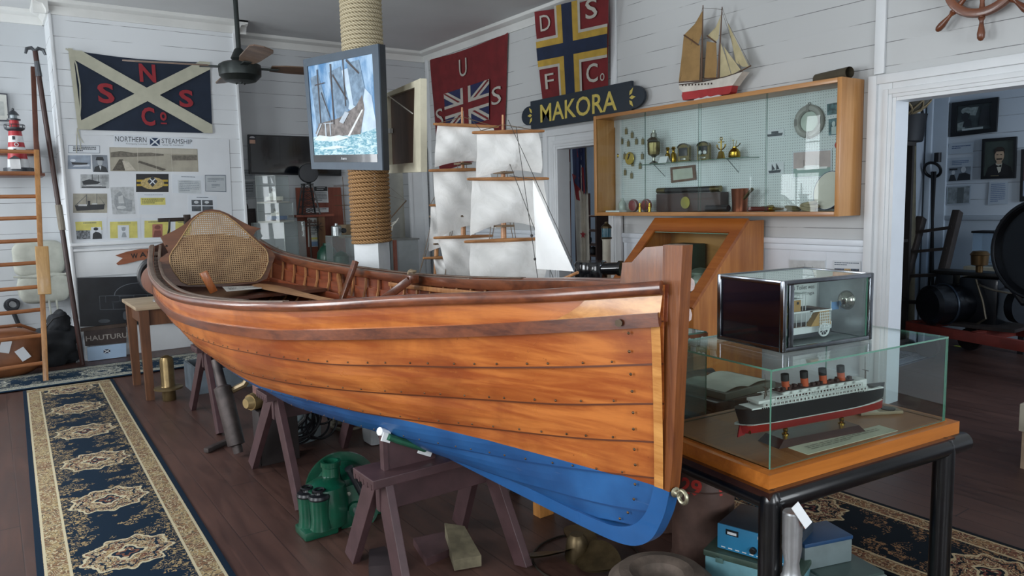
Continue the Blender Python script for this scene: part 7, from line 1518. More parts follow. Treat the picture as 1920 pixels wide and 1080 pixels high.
# ------------------------------------------------------------------ right of the column: ship model, grey glass case, doorway to the back room
gx0, gx1 = onY(741, 480, 9.0).x, onY(785, 480, 9.0).x; zt3 = onY(760, 449, 9.0).z
t = thing('grey_glass_case', 'grey glazed case with red brown corner post behind the rope column', 'display case', ((gx0+gx1)/2, 9.2, 0)); m = MB(); m.box(((gx0+gx1)/2, 9.22, zt3/2), (gx1-gx0, .44, zt3-.02)); m.build('glazed_body', pbr('#868b8b', .15, var=.2, scale=2, coat=.5), t, smooth=0); m = MB(); m.box((gx0, 9.0, zt3/2), (.04, .04, zt3)); m.build('corner_post', pbr('#7a4637', .5), t, smooth=0); m = MB(); m.box(((gx0+gx1)/2, 9.22, zt3), (gx1-gx0+.03, .47, .02)); m.build('top_rim', pbr('#6d6f6c', .3), t, smooth=0)
sm = thing('bark_model', 'rigged ship model half hidden behind the rope column, bowsprit pointing right', 'model ship', onY(700, 446, 9.1)); zk = zt3+.012
t2 = onY(640, 410, 9.1); b2_ = onY(738, 410, 9.1); L_ = b2_.x-t2.x
dk = thing('model_plinth', 'cream topped plinth under the rigged ship model behind the column', 'plinth', ((t2.x+gx0)/2, 9.15, 0)); m = MB(); m.box(((4.16+gx0)/2, 9.24, (zt3)/2), (gx0-4.24, .24, zt3)); m.build('body', pbr('#5e5149', .5), dk, smooth=0); m = MB(); m.box(((4.10+gx0)/2, 9.2, zt3+.006), (gx0-4.12, .34, .012)); m.build('top', pbr('#c2b99f', .5), dk, smooth=0)
m = MB(); zd = onY(730, 418, 9.1).z; q = [(0, .05), (.1, .08), (.7, .08), (.9, .05), (1, .0)]
m.add([V((t2.x+L_*a, 9.2+s_*b, z)) for z, kx in ((zk+.04, .5), (zd, 1)) for s_, seq in ((-1, q), (1, q[::-1])) for a, b0 in seq for b in (b0*kx,)], [tuple(range(9, -1, -1)), tuple(range(10, 20))]+[(i, (i+1) % 10, 10+(i+1) % 10, 10+i) for i in range(10)]); m.build('hull', pbr('#8d7a5f', .5), sm, smooth=0)
m = MB(); bs = onY(762, 376, 9.15); m.tube([V((b2_.x-.06, 9.2, zd)), bs], .008, 6)
for f in (.12, .45, .80): x_ = t2.x+L_*f; m.cyl((x_, 9.2, zd), (x_, 9.2, zd+.62), .008, .004, 6); [m.cyl((x_-.13, 9.2, zd+h_), (x_+.13, 9.2, zd+h_), .005, n=5) for h_ in (.25, .38, .5)]
m.build('spars', pbr('#5e4a36', .6), sm)
m = MB()
for k in range(4): m.tube([V((b2_.x-.02+.01*k, 9.19, zd-.02-.03*k)), V((b2_.x+.07-.02*k, 9.16, zd+.02-.02*k)), V((b2_.x+.1-.01*k, 9.15, zd+.06-.015*k))], .006, 5)
m.build('figurehead', pbr('#d5d2c8', .5), sm); m = MB(); m.tube([bs, V((t2.x+L_*.8, 9.2, zd+.6))], .002, 4); m.tube([bs, V((t2.x+L_*.8, 9.2, zd+.4))], .002, 4); m.box(((t2.x+b2_.x)/2, 9.2, zk+.02), (.1, .06, .04)); m.build('rigging_and_cradle', pbr('#7d7466', .7), sm)
xa, xb = onY(742, 400, YB+.3).x, onY(761, 400, YB+.3).x; m = MB(); m.box(((xa+xb)/2-.2, YB+.3, 1.1), (xb-xa+.4, .04, 2.2), bev=.005); fit(m.build('door_1', pbr('#a9aaa6', .5, var=.06)))
fY = lambda u, v: onY(u, v, 12.58); a, b = fY(755, 325), fY(785, 450)
t = thing('yellow_shelf_panel', 'pale yellow shelf panel with small ornaments in the room behind', 'shelf', (a.x+.2, 12.5, 0)); y0_, y1_ = fY(770, 342).z, fY(770, 388).z
m = MB(); m.box(((a.x+b.x)/2, 12.56, (y0_+y1_)/2), (b.x-a.x+.3, .04, y0_-y1_)); m.build('panel', pbr('#cfc489', .6, emit=0), t, smooth=0)
for v in (364, 388): m = MB(); z = fY(770, v).z; m.box(((a.x+b.x)/2, 12.46, z), (b.x-a.x+.3, .18, .02)); m.build('shelf', pbr('#b9ae84', .6), t, smooth=0)
for k, (u, v) in enumerate(((764, 364), (768, 364), (773, 364), (777, 364), (772, 388), (777, 388))):
    z = fY(u, v).z+.0105; lat('shelf_ornament', 'tiny dark round ornament on the yellow shelf panel', 'ornament', V((fY(u, v).x, 12.44, z)), [('body', [(.03, 0), (.05, .04), (.04, .09), (1e-4, .12)], pbr('#4a4836', .5))], 'ornaments on the yellow shelf')
# ------------------------------------------------------------------ big square rigged ship model behind the boat
FM, MM, ZM = V((2.50, 3.62, 0)), V((2.64, 4.31, 0)), V((2.76, 4.92, 0)); AX = (FM-MM).normalized(); PX = AX.cross(UZ).normalized()
big = thing('tall_ship_model', 'large square rigged ship model with white cloth sails behind the boat', 'model ship', MM+V((0, 0, .705)))
BWD = wood('#8a5c36', '#b88456', 'x', 20, .45); g = G('sailcloth'); x, y, z = g.xyz()
n1 = g.noise(g.vec(x*1.0, y, z*1.0), 7, 5, .6, 1.5); n2 = g.noise(g.co, 60, 3); g.set(Base_Color=g.mix(n1.smooth(.3, .7), lin('#e4e3df'), lin('#f0efec')), Roughness=.8); g.bump(n1+n2*.03, .3, .02); CLOTH = g.m
def sail(nm, M_, P, arch, bulge=.035, seed=0, mat=CLOTH):
    c4 = [onPlane(u, v, M_, AX) for u, v in P]
    def f(u, v):
        p = (c4[0].lerp(c4[1], u)).lerp(c4[3].lerp(c4[2], u), v); p = p + UZ*(arch*math.sin(PI*u)*v**2)
        w = math.sin(PI*v)**.8*(.6+.4*math.sin(PI*u)); wr = .006*math.sin(9*u+5*v+seed)+.004*math.sin(17*u-11*v+seed*2)
        return p + AX*(bulge*w+wr) + PX*(.008*math.sin(PI*v)*(u-.5)*-2)
    m = MB(); m.grid(f, 22, 18); return m.build(nm, mat, big, smooth=70)
def yard(M_, a, b, r=.011, off=.0):
    p, q = onPlane(*a, M_, AX)+AX*.012, onPlane(*b, M_, AX)+AX*.012; m = MB(); m.tube([p.lerp(q, -.03), p, p.lerp(q, .5), q, p.lerp(q, 1.03)], [r*.6, r*.8, r*1.1, r*.8, r*.6], 8); return m.build('yard', BWD, big)
sets = [(FM, [((888, 249), (1015, 246), [(894, 251), (1009, 248), (1014, 325), (893, 334)], .03), ((879, 336), (1023, 335), [(884, 339), (1020, 338), (1020, 431), (882, 442)], .06), ((874, 453), (1026, 447), [(881, 456), (1020, 449), (1018, 534), (881, 532)], .0)]),
        (MM, [((815, 233), (930, 238), [(820, 236), (926, 240), (925, 308), (814, 314)], .03), ((806, 320), (922, 317), [(812, 323), (918, 320), (930, 428), (822, 447)], .05), ((815, 446), (920, 442), [(822, 449), (916, 445), (925, 530), (842, 530)], 0)]),
        (ZM, [((806, 385), (866, 383), [(808, 388), (862, 386), (864, 462), (804, 472)], .02), ((794, 484), (850, 482), [(812, 486), (850, 484), (850, 525), (822, 525)], 0)])]
for k, (M_, ss) in enumerate(sets):
    for j, (a, b, P, arch) in enumerate(ss): yard(M_, a, b); sail('sail', M_, P, arch, seed=k*3+j)
for M_, u, vt in ((FM, 953, 214), (MM, 876, 200), (ZM, 832, 350)):
    top = onPlane(u, vt, M_, AX); bot = V((M_.x, M_.y, .98)); top.x, top.y = M_.x-AX.x*.02+(top.x-M_.x)*.6, M_.y-AX.y*.02+(top.y-M_.y)*.6
    m = MB(); m.tube([bot-AX*.03, bot.lerp(top, .6)-AX*.025, top-AX*.02], [.02, .015, .006], 8); m.build('mast', BWD, big)
    m = MB(); tp = top.lerp(bot, .05)-AX*.02
    for s_ in (-1, 1):
        for f in (.12, .35): m.tube([top.lerp(bot, f)-AX*.03, bot+PX*s_*(.14+.03*f)-AX*(.05+.05*f)], .0025, 4)
        m.tube([tp, onPlane(*(sets[0 if M_ is FM else 1 if M_ is MM else 2][1][0][0 if s_ < 0 else 1]), M_, AX)], .0025, 4)
    for f in (.30, .58): m.box(top.lerp(bot, f)-AX*.02, (.09, .09, .012))
    m.build('shrouds', pbr('#6d5a45', .7), big)
pj = FM+V((0, 0, 0)); J = [onPlane(u, v, FM, PX) for u, v in ((999, 337), (1006, 504), (1076, 509))]
m = MB(); 
def fj(u, v):
    p = J[0].lerp(J[1].lerp(J[2], u), v); return p+PX*(.03*math.sin(PI*u)*math.sin(PI*v))
m.grid(fj, 12, 12); m.build('jib', pbr('#e6e7e6', .8, var=.03), big, smooth=70)
tip = onPlane(1083, 511, FM, PX); base_ = FM+AX*.10+V((0, 0, .99)); m = MB(); m.tube([base_-AX*.05, tip], [.016, .008], 8); m.build('bowsprit', BWD, big)
m = MB(); ft = onPlane(953, 225, FM, AX); m.tube([ft, tip], .002, 4); m.tube([onPlane(953, 300, FM, AX), tip.lerp(base_, .3)], .002, 4); m.tube([onPlane(960, 240, FM, AX)+AX*.06, onPlane(996, 527, FM, AX)+AX*.10], .0025, 4); m.tube([J[0], ft.lerp(base_, .3)], .002, 4)
for f in (.7, .85): m.ball(onPlane(960+36*f, 240+287*f, FM, AX)+AX*(.06+.04*f), .009, 8, 6)
m.tube([onPlane(876, 215, MM, AX), onPlane(951, 300, FM, AX)], .002, 4); m.build('stays', pbr('#33302d', .7), big)
m = MB(); hl = [( .55, 0, 1.04), (.40, .055, 1.0), (.15, .11, .985), (-.3, .125, .975), (-.8, .12, .985), (-1.15, .095, 1.02), (-1.2, .08, 1.03)]; vs = []
for a, w_, z in hl:
    c = FM+AX*(a-.0); vs += [c+PX*-w_+UZ*z, c+PX*w_+UZ*z, c+PX*w_*.55+UZ*.83, c+UZ*.765, c-PX*w_*.55+UZ*.83]
n = len(hl); fs = [(i*5+k, i*5+(k+1) % 5, i*5+5+(k+1) % 5, i*5+5+k) for i in range(n-1) for k in range(5)]+[tuple(range(4, -1, -1)), tuple((n-1)*5+k for k in range(5))]
m.add(vs, fs); m.build('hull', pbr('#2a2320', .4), big, smooth=50)
m = MB()
for s_ in (-1, 1): m.tube([FM+AX*a+PX*s_*w_+UZ*(z+.03) for a, w_, z in hl], .008, 6)
for a in (.2, -.35, -.9): m.box(FM+AX*a+UZ*1.02, (.08, .12, .06), rot=math.atan2(AX.y, AX.x)+PI/2)
m.build('rails_and_deckhouses', BWD, big)
m = MB()
for a in (.1, -.8): m.box(FM+AX*a+UZ*.735, (.05, .05, .06))
m.build('cradle', pbr('#4b3023', .5), big, smooth=0)
t = thing('model_table', 'dark wooden table under the tall ship model behind the boat', 'table', FM-AX*.35, math.atan2(AX.y, AX.x)+PI/2); m = MB(); m.box((0, 0, .685), (.40, 1.7, .035), bev=.004); m.build('table_top', DT, t, world=False)
for sx in (-.16, .16):
    for sy in (-.78, .78): m = MB(); m.box((sx, sy, .334), (.045, .045, .668)); m.build('leg', pbr('#1c1718', .5), t, world=False, smooth=0)
# ------------------------------------------------------------------ desk and lamp behind the stern
t = thing('wooden_desk', 'plain brown wooden desk with pale top behind the boat stern', 'desk', (1.45, 7.15, 0)); DW = wood('#4d3121', '#70492f', 'z', 12, .45)
m = MB(); m.box((1.46, 7.14, .785), (1.04, .78, .03), bev=.005); m.build('desk_top', wood('#8d7a63', '#b09c80', 'x', 10, .5), t); m = MB(); m.box((1.46, 6.80, .70), (.90, .022, .13)); m.box((1.01, 7.14, .70), (.022, .62, .13)); m.build('apron', DW, t, smooth=0)
for x in (1.0, 1.92):
    for y in (6.80, 7.48): m = MB(); m.box((x, y, .385), (.06, .06, .77), taper=1.25); m.build('leg', DW, t, smooth=0)
c_ = onY(296, 520, 7.1); t = thing('round_shield', 'brown round disc with black rim on a glass stand, behind the boat stern', 'ornament', (c_.x, 7.1, .8005)); q = V((-.5, -1, 0)).normalized().to_track_quat('Z', 'Y').to_matrix(); MB().lathe([(1e-4, 0), (.13, 0), (.135, .02), (1e-4, .025)], c_+V((0, 0, -.02)), 28, q).build('disc', wood('#5b3524', '#7d4c35', 'z', 8), t); MB().torus(c_+V((.01, .03, .01)), .15, .03, q, 28, 10).build('black_rim', pbr('#1b1c20', .4), t); MB().lathe([(.06, .8005), (.05, .82), (.035, .83), (.035, .92), (.05, c_.z-.14)], (c_.x, 7.1, 0), 16).build('glass_stem', pbr('#6e6a68', .15, coat=.5), t)
# ------------------------------------------------------------------ odds and ends under the boat
p = onZ(318, 750, 0); lat('shell_case', 'brass shell case with wide flange standing beside the desk leg', 'shell case', p, [('case', [(.05, 0), (.055, .01), (.055, .09), (.052, .095)], pbr('#6b5a3c', .4, .7)), ('flange', [(.052, .095), (.115, .10), (.115, .115), (.06, .12)], pbr('#7a6a4c', .4, .7)), ('tube', [(.06, .12), (.055, .13), (.055, .34), (.045, .37), (.02, .385), (1e-4, .387)], pbr('#786646', .35, .8, .2, 14))])
t = thing('grey_crate', 'open grey metal crate full of dark gear behind the far sawhorse', 'crate', (1.58, 6.85, 0)); GCR = pbr('#6e7a83', .5, .3, .15)
for a, b in (((1.34, 6.7, 0), (1.36, 7.1, .24)), ((1.84, 6.7, 0), (1.86, 7.1, .24)), ((1.36, 6.7, 0), (1.84, 6.72, .20)), ((1.36, 7.08, 0), (1.84, 7.1, .24)), ((1.36, 6.72, 0), (1.84, 7.08, .02))): m = MB(); m.box([(x+y)/2 for x, y in zip(a, b)], [y-x for x, y in zip(a, b)]); m.build('panel', GCR, t, smooth=0)
m = MB()
for k in range(22): m.torus((random.uniform(1.43, 1.77), random.uniform(6.80, 7.0), random.uniform(.08, .2)), random.uniform(.03, .05), .011, Matrix.Rotation(random.uniform(0, 3), 3, 'X') @ Matrix.Rotation(random.uniform(0, 3), 3, 'Y'), 12, 5)
m.build('chain', pbr('#2b2b2e', .5, .5), t)['kind'] = 'stuff'
t = thing('iron_pipe', 'thick rusty iron pipe leaning towards the middle sawhorse', 'pipe', onZ(448, 862, 0)); a, b = onZ(448, 858, 0)+V((0, 0, .03)), onY(404, 674, 5.0); IR = pbr('#4a4240', .5, .4, .3, 14, .1)
MB().tube([a, a.lerp(b, .08), a.lerp(b, .09), a.lerp(b, .70), a.lerp(b, .72), b], [.03, .032, .055, .055, .032, .028], 16).build('pipe', IR, t)
MB().bar(onZ(386, 845, .02), onZ(424, 828, .02), .04, .03, bev=.005).build('foot_bar', IR, t)
m = MB(); m.tube([a.lerp(b, .62)+V((.05, 0, .02)), a.lerp(b, .62)+V((.12, -.05, .06)), a.lerp(b, .62)+V((.16, -.06, .12))], .022, 8); m.build('branch', pbr('#7a6a4f', .4, .5), t)
m = MB(); m.box((1.38, 4.61, .172), (.24, .15, .344), bev=.005); tag(m.build('dark_box', pbr('#2c2524', .6)), 'dark wooden box standing on end under the brass cylinder', 'box')
p = V((1.50, 4.72, .44)); t = thing('brass_cylinder', 'worn brass cylinder lying on a dark box beside the middle sawhorse', 'cylinder', p); MB().tube([(1.23, 4.60, .40), (1.27, 4.62, .40), (1.50, 4.74, .42)], [.05, .055, .055], 18).build('body', pbr('#a58c62', .4, .6, .2, 10), t); MB().tube([(1.20, 4.59, .40), (1.235, 4.602, .40)], [.03, .045], 18).build('cap', pbr('#c9ae7c', .3, .6), t)
t = thing('white_bucket', 'pale plastic drum behind the middle sawhorse wrapped in black cables', 'bucket', (1.62, 4.96, 0)); MB().lathe([(.16, 0), (.17, .01), (.185, .33), (.195, .335), (.195, .35), (.18, .352), (1e-4, .352)], (1.62, 4.96, 0), 30).build('drum', pbr('#9fb0b6', .45, var=.08), t)
m = MB()
for k in range(12):
    r_ = random.uniform(.10, .2); c_ = V((1.60+random.uniform(-.12, .16), 4.74+random.uniform(-.02, .02), .18+random.uniform(-.05, .08))); m.torus(c_, r_*.8, .008, Matrix.Rotation(PI/2+random.uniform(-.25, .25), 3, 'X') @ Matrix.Rotation(random.uniform(-.4, .4), 3, 'Y'), 26, 6)
m.tube([(1.36, 4.72, .30), (1.62, 4.70, .28), (1.85, 4.72, .27)], .012, 7); m.tube([(1.45, 4.72, .08), (1.6, 4.70, .2), (1.66, 4.71, .36)], .012, 7)
o = tag(m.build('cable_coil', pbr('#1c1d21', .5)), 'tangled black cables hanging round the pale drum', 'cable')
m = MB(); p = V((2.02, 5.0, .06))
for k in range(6): m.torus(p+V((0, 0, -.04+.024*k)), .12-.006*k, .014, Matrix.Rotation(random.uniform(-.2, .2), 3, 'X'), 22, 6)
tag(m.build('rope_coil', pbr('#8b8574', .8)), 'pale grey rope coil on the floor behind the middle sawhorse', 'rope'); m = MB(); m.torus(p+V((-.03, -.06, .16)), .06, .02, Matrix.Rotation(.5, 3, 'X'), 18, 8); tag(m.build('orange_rope', pbr('#b5512c', .7)), 'bright orange bit of rope on the pale rope coil', 'rope')
p = onZ(706, 824, 0); t = thing('white_container', 'white plastic container on the floor seen under the boat keel', 'container', (2.02, 4.50, 0)); m = MB(); m.box((2.04, 4.52, .11), (.17, .15, .22), bev=.02, taper=1.12); m.build('body', pbr('#b9bdbf', .4), t); m = MB(); m.box((2.04, 4.52, .224), (.19, .17, .012), bev=.004); m.build('rim', pbr('#c7cacc', .4), t)
p = onZ(1912, 880, 0); t = thing('cream_stool', 'cream painted wooden stool cut by the right edge of the view', 'stool', (4.92, 1.52, 0)); CRW = pbr('#b9b3a2', .6, var=.1)
m = MB(); m.box((4.92, 1.52, .30), (.42, .36, .16), bev=.006); m.build('seat_box', CRW, t)
for sx in (-.17, .17):
    for sy in (-.14, .14): m = MB(); m.box((4.92+sx, 1.52+sy, .11), (.05, .05, .22)); m.build('leg', pbr('#a8917a', .6), t, smooth=0)
# ------------------------------------------------------------------ room beyond the right doorway
fR = lambda u, v: onX(u, v, XF-.012)
def rsheet(*a, **k): return psheet(*a, fn=fR, **k)
def framed(label, px, fw_, fmat, mat):
    s = Sheet(*[fR(*p) for p in px], (-1, 0, 0)); t = thing('framed_picture', label, 'picture', s.at(.5, 1)); m = MB()
    for q in (R(0, 0, 1, fw_), R(0, 1-fw_, 1, 1), R(0, fw_, fw_, 1-fw_), R(1-fw_, fw_, 1, 1-fw_)): m.prism([s.at(a, b) for a, b in q][::-1], s.f*.03)
    m.build('frame', fmat, t, smooth=0); m = MB(); m.poly([s.at(a, b, .006) for a, b in R(fw_, fw_, 1-fw_, 1-fw_)]); m.build('print', mat, t, smooth=0); s.root = t; s.o = .007; return s
FBK = pbr('#15171a', .4)
s = framed('black framed dark photograph of two figures hung highest in the side room', [(1787, 193), (1874, 182), (1870, 247), (1784, 257)], .12, FBK, pbr('#3b4446', .4, var=.5, scale=5))
s.part('pale_patches', pbr('#7f8a88', .5, var=.3, scale=30), [ell(.32, .28, .12, .1), [(.4, .2), (.58, .2), (.52, .45), (.4, .42)], [(.13, .62), (.3, .58), (.3, .82), (.13, .84)]]); s.part('caption_strip', pbr('#a9b2b2', .5), [R(.24, .80, .70, .86)]); s.part('dark_figures', DKP, [ell(.3, .45, .08, .12), [(.25, .75), (.3, .5), (.42, .55), (.45, .75)], [(.6, .75), (.65, .3), (.82, .3), (.85, .8)]])
s = framed('black framed portrait of a man with moustache and bow tie', [(1844, 261), (1908, 256), (1905, 334), (1841, 336)], .07, FBK, pbr('#39433f', .5, var=.15))
SK = pbr('#a58f78', .6); s.part('dark_suit', pbr('#17181b', .6), [[(.10, .93), (.18, .72), (.38, .62), (.62, .62), (.85, .72), (.93, .93)]]); s.part('shirt', pbr('#b5b3a6', .6), [[(.40, .61), (.60, .61), (.56, .82), (.50, .86)]]); s.part('neck_and_face', SK, [ell(.51, .43, .14, .17), R(.43, .55, .58, .64)]); s.part('hair', pbr('#2a221d', .7), [[(.36, .42), (.36, .28), (.44, .22), (.58, .22), (.66, .28), (.66, .42), (.62, .33), (.42, .33)], R(.43, .50, .60, .535)]); s.part('eyes', pbr('#2a221d', .7), [R(.43, .40, .48, .415), R(.54, .40, .59, .415)]); s.part('bow_tie', pbr('#101113', .6), [[(.42, .66), (.5, .685), (.58, .66), (.58, .72), (.5, .70), (.42, .72)]]); s.part('plate', pbr('#b0a67f', .5), [R(.28, .92, .52, .97)])
s = framed('edge of a dark framed picture cut by the right side of the view', [(1917, 280), (1960, 277), (1958, 375), (1914, 378)], .1, FBK, pbr('#5a3a44', .5, var=.3)); s.part('mount_edge', pbr('#8a95a5', .6), [R(.1, .6, .3, .9)])
PB = pbr('#a3aeb8', .6, var=.03)
G2 = 'papers in the side room'
s = rsheet('caption', 'small pale caption card below the highest picture in the side room', [(1779, 270), (1826, 266), (1824, 286), (1777, 290)], PB, 'caption', group=G2); s.part('text', pbr('#4b5f80', .7), lines(.15, .9, .25, .6, 2))
s = rsheet('photo_sheet', 'pale sheet with a photograph of two people, middle of the side room papers', [(1777, 297), (1825, 294), (1822, 338), (1775, 341)], PB, 'paper', group=G2); s.part('photograph', pbr('#7c8790', .5, var=.3), [R(.06, .4, .94, .98)]); s.part('dark_clothes', DKP, [[(.08, .98), (.15, .72), (.3, .72), (.4, .98)], [(.42, .98), (.5, .68), (.75, .66), (.94, .75), (.94, .98)], R(.1, .45, .42, .52)]); s.part('face', pbr('#b5bcc0', .6), [ell(.26, .62, .07, .09)]); s.part('face', pbr('#b5bcc0', .6), [ell(.66, .52, .1, .13)]); s.part('text', pbr('#5f7390', .7), lines(.2, .85, .12, .34, 3))
s = rsheet('photo_sheet', 'pale sheet with grey tree photograph, lowest left of the side room papers', [(1776, 350), (1821, 347), (1819, 382), (1774, 384)], PB, 'paper', group=G2); s.part('photograph', pbr('#7d868a', .5, var=.3, scale=20), [R(.05, .05, .95, .95)]); s.part('dark_trunk', pbr('#5c6466', .6), [R(.45, .1, .72, .95)])
s = rsheet('typed_sheet', 'pale typed sheet below the framed portrait in the side room', [(1855, 342), (1890, 340), (1889, 382), (1852, 384)], PB, 'paper', group=G2); s.part('text', pbr('#6b7d9a', .7), lines(.12, .88, .08, .92, 10))
# netted float, basket on a shelf, spar, tongs, ladder
c = onX(1704, 172, 6.7); t = thing('netted_float', 'round glass float in rope netting hanging high inside the right doorway', 'float', c-V((0, 0, .2))); MB().ball(c, .19, 24, 16).build('float', pbr('#4d4a42', .3, var=.2), t); m = MB()
for k in range(8):
    for s_ in (-1, 1): m.tube([c+V((math.cos(k*PI/4+s_*b*.8), math.sin(k*PI/4+s_*b*.8), 0))*.196*math.cos(b)+UZ*.196*math.sin(b) for b in [-1.3+2.6*i/10 for i in range(11)]], .008, 5)
m.tube([c+UZ*.19, V((c.x, c.y, 3.19))], .012, 6); m.build('netting', pbr('#8a7a5c', .8), t)
sh_y = 3.92; zsh = onY(1700, 268, sh_y).z
t = thing('dark_shelf_unit', 'dark tall shelf unit in the far left corner of the side room', 'shelf', (7.4, 3.95, 0))
m = MB(); m.box((7.15, sh_y+.02, zsh-.02), (1.0, .30, .04)); m.build('top_shelf', pbr('#2d2926', .6), t, smooth=0); m = MB(); m.box((7.15, sh_y+.12, zsh/2-.02), (.9, .06, zsh-.04)); m.build('back', pbr('#221f1f', .6), t, smooth=0)
for x in (6.68, 7.62): m = MB(); m.box((x, sh_y+.02, zsh/2-.02), (.04, .28, zsh-.04)); m.build('side', pbr('#2d2926', .6), t, smooth=0)
for z in (.5, 1.1): m = MB(); m.box((7.15, sh_y+.0, z), (.9, .22, .03)); m.build('shelf', pbr('#2d2926', .6), t, smooth=0)
c = onY(1700, 250, sh_y-.02); t = thing('black_basket', 'black basket with loop handle on top of the dark shelf unit', 'basket', (c.x, c.y, zsh+.0005)); MB().lathe([(.14, 0), (.15, .01), (.18, .26), (.185, .27), (.175, .27), (.14, .02), (1e-4, .02)], (c.x, c.y, zsh+.0005), 22).build('body', pbr('#14161b', .6), t); MB().torus((c.x+.13, c.y-.05, zsh+.27), .075, .015, 'y', 18, 6, 0, PI).build('handle', pbr('#14161b', .6), t)
a, b = V((7.96, 3.985, 0)), V((7.86, 3.985, 2.20)); t = thing('wooden_spar', 'thick grey brown wooden spar leaning in the side room corner', 'spar', a); MB().tube([a, b], [.09, .08], 18).build('spar', pbr('#55503f', .7, var=.2, scale=10), t); MB().tube([a.lerp(b, .45), a.lerp(b, .47)], .09, 18).build('band', pbr('#3a352b', .6), t)
a, b = onX(1756, 470, 8.15), onX(1748, 322, 8.4); a.z = 0; t = thing('iron_tongs', 'long iron tongs with ring handle leaning on the side room wall', 'tongs', a); IB = pbr('#16171a', .5, .5); m = MB(); m.tube([a, b], .016, 8); m.tube([a+V((0, .07, 0)), b+V((.0, -.03, .0))], .014, 8); m.build('rods', IB, t); MB().torus(b+UZ*.02, .085, .016, Matrix.Rotation(1.1, 3, 'Y'), 22, 8).build('ring', IB, t); MB().cyl(b+V((0, -.05, .1)), b+V((0, -.05, .2)), .035, n=10).build('knob', IB, t)
ld = thing('step_ladder', 'dark wooden step ladder standing behind the engine in the side room', 'ladder', onX(1750, 560, 7.85).xy.to_3d()); LDK = pbr('#2f2723', .6, var=.15)
A1, B1 = onX(1796, 396, 8.05), onX(1760, 545, 7.75); A2, B2 = onX(1728, 408, 8.05), onX(1692, 545, 7.75)
for A_2, B_2 in ((A1, B1), (A2, B2)):
    d_ = (B_2-A_2); f = -A_2.z/d_.z; m = MB(); m.bar(A_2+d_*f, A_2, .07, .10, (-1, 0, .3), .006); m.build('stile', LDK, ld)
for f in (.2, .47, .80, 1.15): m = MB(); m.bar(A1.lerp(B1, f), A2.lerp(B2, f), .12, .03); m.build('step', LDK, ld)
# plinth with glass prism, black drum
pA = onX(1812, 545, 8.1); px0, px1 = onX(1893, 520, 8.1).y, onX(1811, 520, 8.1).y; zp0, zp1 = onX(1850, 545, 8.1).z, onX(1850, 500, 8.1).z
t = thing('cream_plinth', 'cream box plinth on dark legs carrying a glass prism case', 'plinth', (8.2, (px0+px1)/2, 0)); m = MB(); m.box((8.2, (px0+px1)/2-.1, (zp0+zp1)/2), (.34, px1-px0+.2, zp1-zp0), bev=.006); m.build('box', pbr('#b5ad96', .6), t)
for y in (px0-.14, px1-.06):
    for x in (8.08, 8.32): m = MB(); m.box((x, y, zp0/2), (.05, .05, zp0)); m.build('leg', pbr('#1c1b1d', .5), t, smooth=0)
ga, gb = onX(1823, 498, 8.12), onX(1866, 500, 8.12); zg = onX(1823, 437, 8.12).z
t = thing('prism_case', 'upright clear glass case on the cream plinth', 'display case', (8.2, (ga.y+gb.y)/2, zp1)); q0 = [V((8.10, gb.y-.1, zp1+.001)), V((8.32, gb.y-.1, zp1+.001)), V((8.32, ga.y, zp1+.001)), V((8.10, ga.y, zp1+.001))]; hg = V((0, 0, zg-zp1))
for k in range(4): pane('glass_pane', [q0[k], q0[(k+1) % 4], q0[(k+1) % 4]+hg, q0[k]+hg], V((0, 0, 1)).cross(q0[(k+1) % 4]-q0[k]), t, glass((.85, .92, .98), 1.2, dust=.12), pbr('#c6d6d8', .2), .006)
m = MB(); m.box((8.21, (ga.y+gb.y)/2-.05, zg+.012), (.25, abs(ga.y-gb.y)+.12, .02)); m.build('lid', IB, t, smooth=0)
m = MB(); m.grid(lambda u, v: V((8.13+.16*u, gb.y-.06+(ga.y-gb.y+.04)*v, zp1+.02+.05*(1-u)*v)), 2, 2); m.build('blue_sheet', pbr('#7fa9b4', .4), t, smooth=0)
c = onX(1968, 468, 7.15); t = thing('black_searchlight', 'big black round searchlight drum at the right edge of the side room', 'searchlight', (c.x, c.y, .317)); q = V((-1, .25, .05)).normalized().to_track_quat('Z', 'Y').to_matrix(); BD = pbr('#0e0f12', .35, var=.2, coat=.2); Rd = (onX(1968, 374, 7.15)-c).length
MB().lathe([(1e-4, -.30), (Rd*.6, -.28), (Rd*.9, -.15), (Rd*.95, 0), (Rd, .02), (Rd, .10), (Rd*.94, .11), (Rd*.9, .06), (1e-4, .05)], c, 44, q).build('drum', BD, t); m = MB(); m.torus(c+q @ V((0, 0, .1)), Rd, .018, q, 44, 8); [m.ball(c+q @ V((Rd*1.04*math.cos(a), Rd*1.04*math.sin(a), .06)), .03, 8, 6) for a in (1.0, 2.6, 4.0, 5.2)]; m.build('rim', BD, t)
m = MB(); m.tube([c+V((.1, -Rd*.9, 0)), c+V((.1, -Rd, -.2)), c+V((.1, -Rd*.5, -Rd*1.15)), c+V((.1, Rd*.5, -Rd*1.15)), c+V((.1, Rd, -.2)), c+V((.1, Rd*.9, 0))], .03, 8); m.cyl((c.x+.1, c.y, c.z-Rd*1.15), (c.x+.1, c.y, .317), .06, .12, 16); m.build('yoke_stand', BD, t)
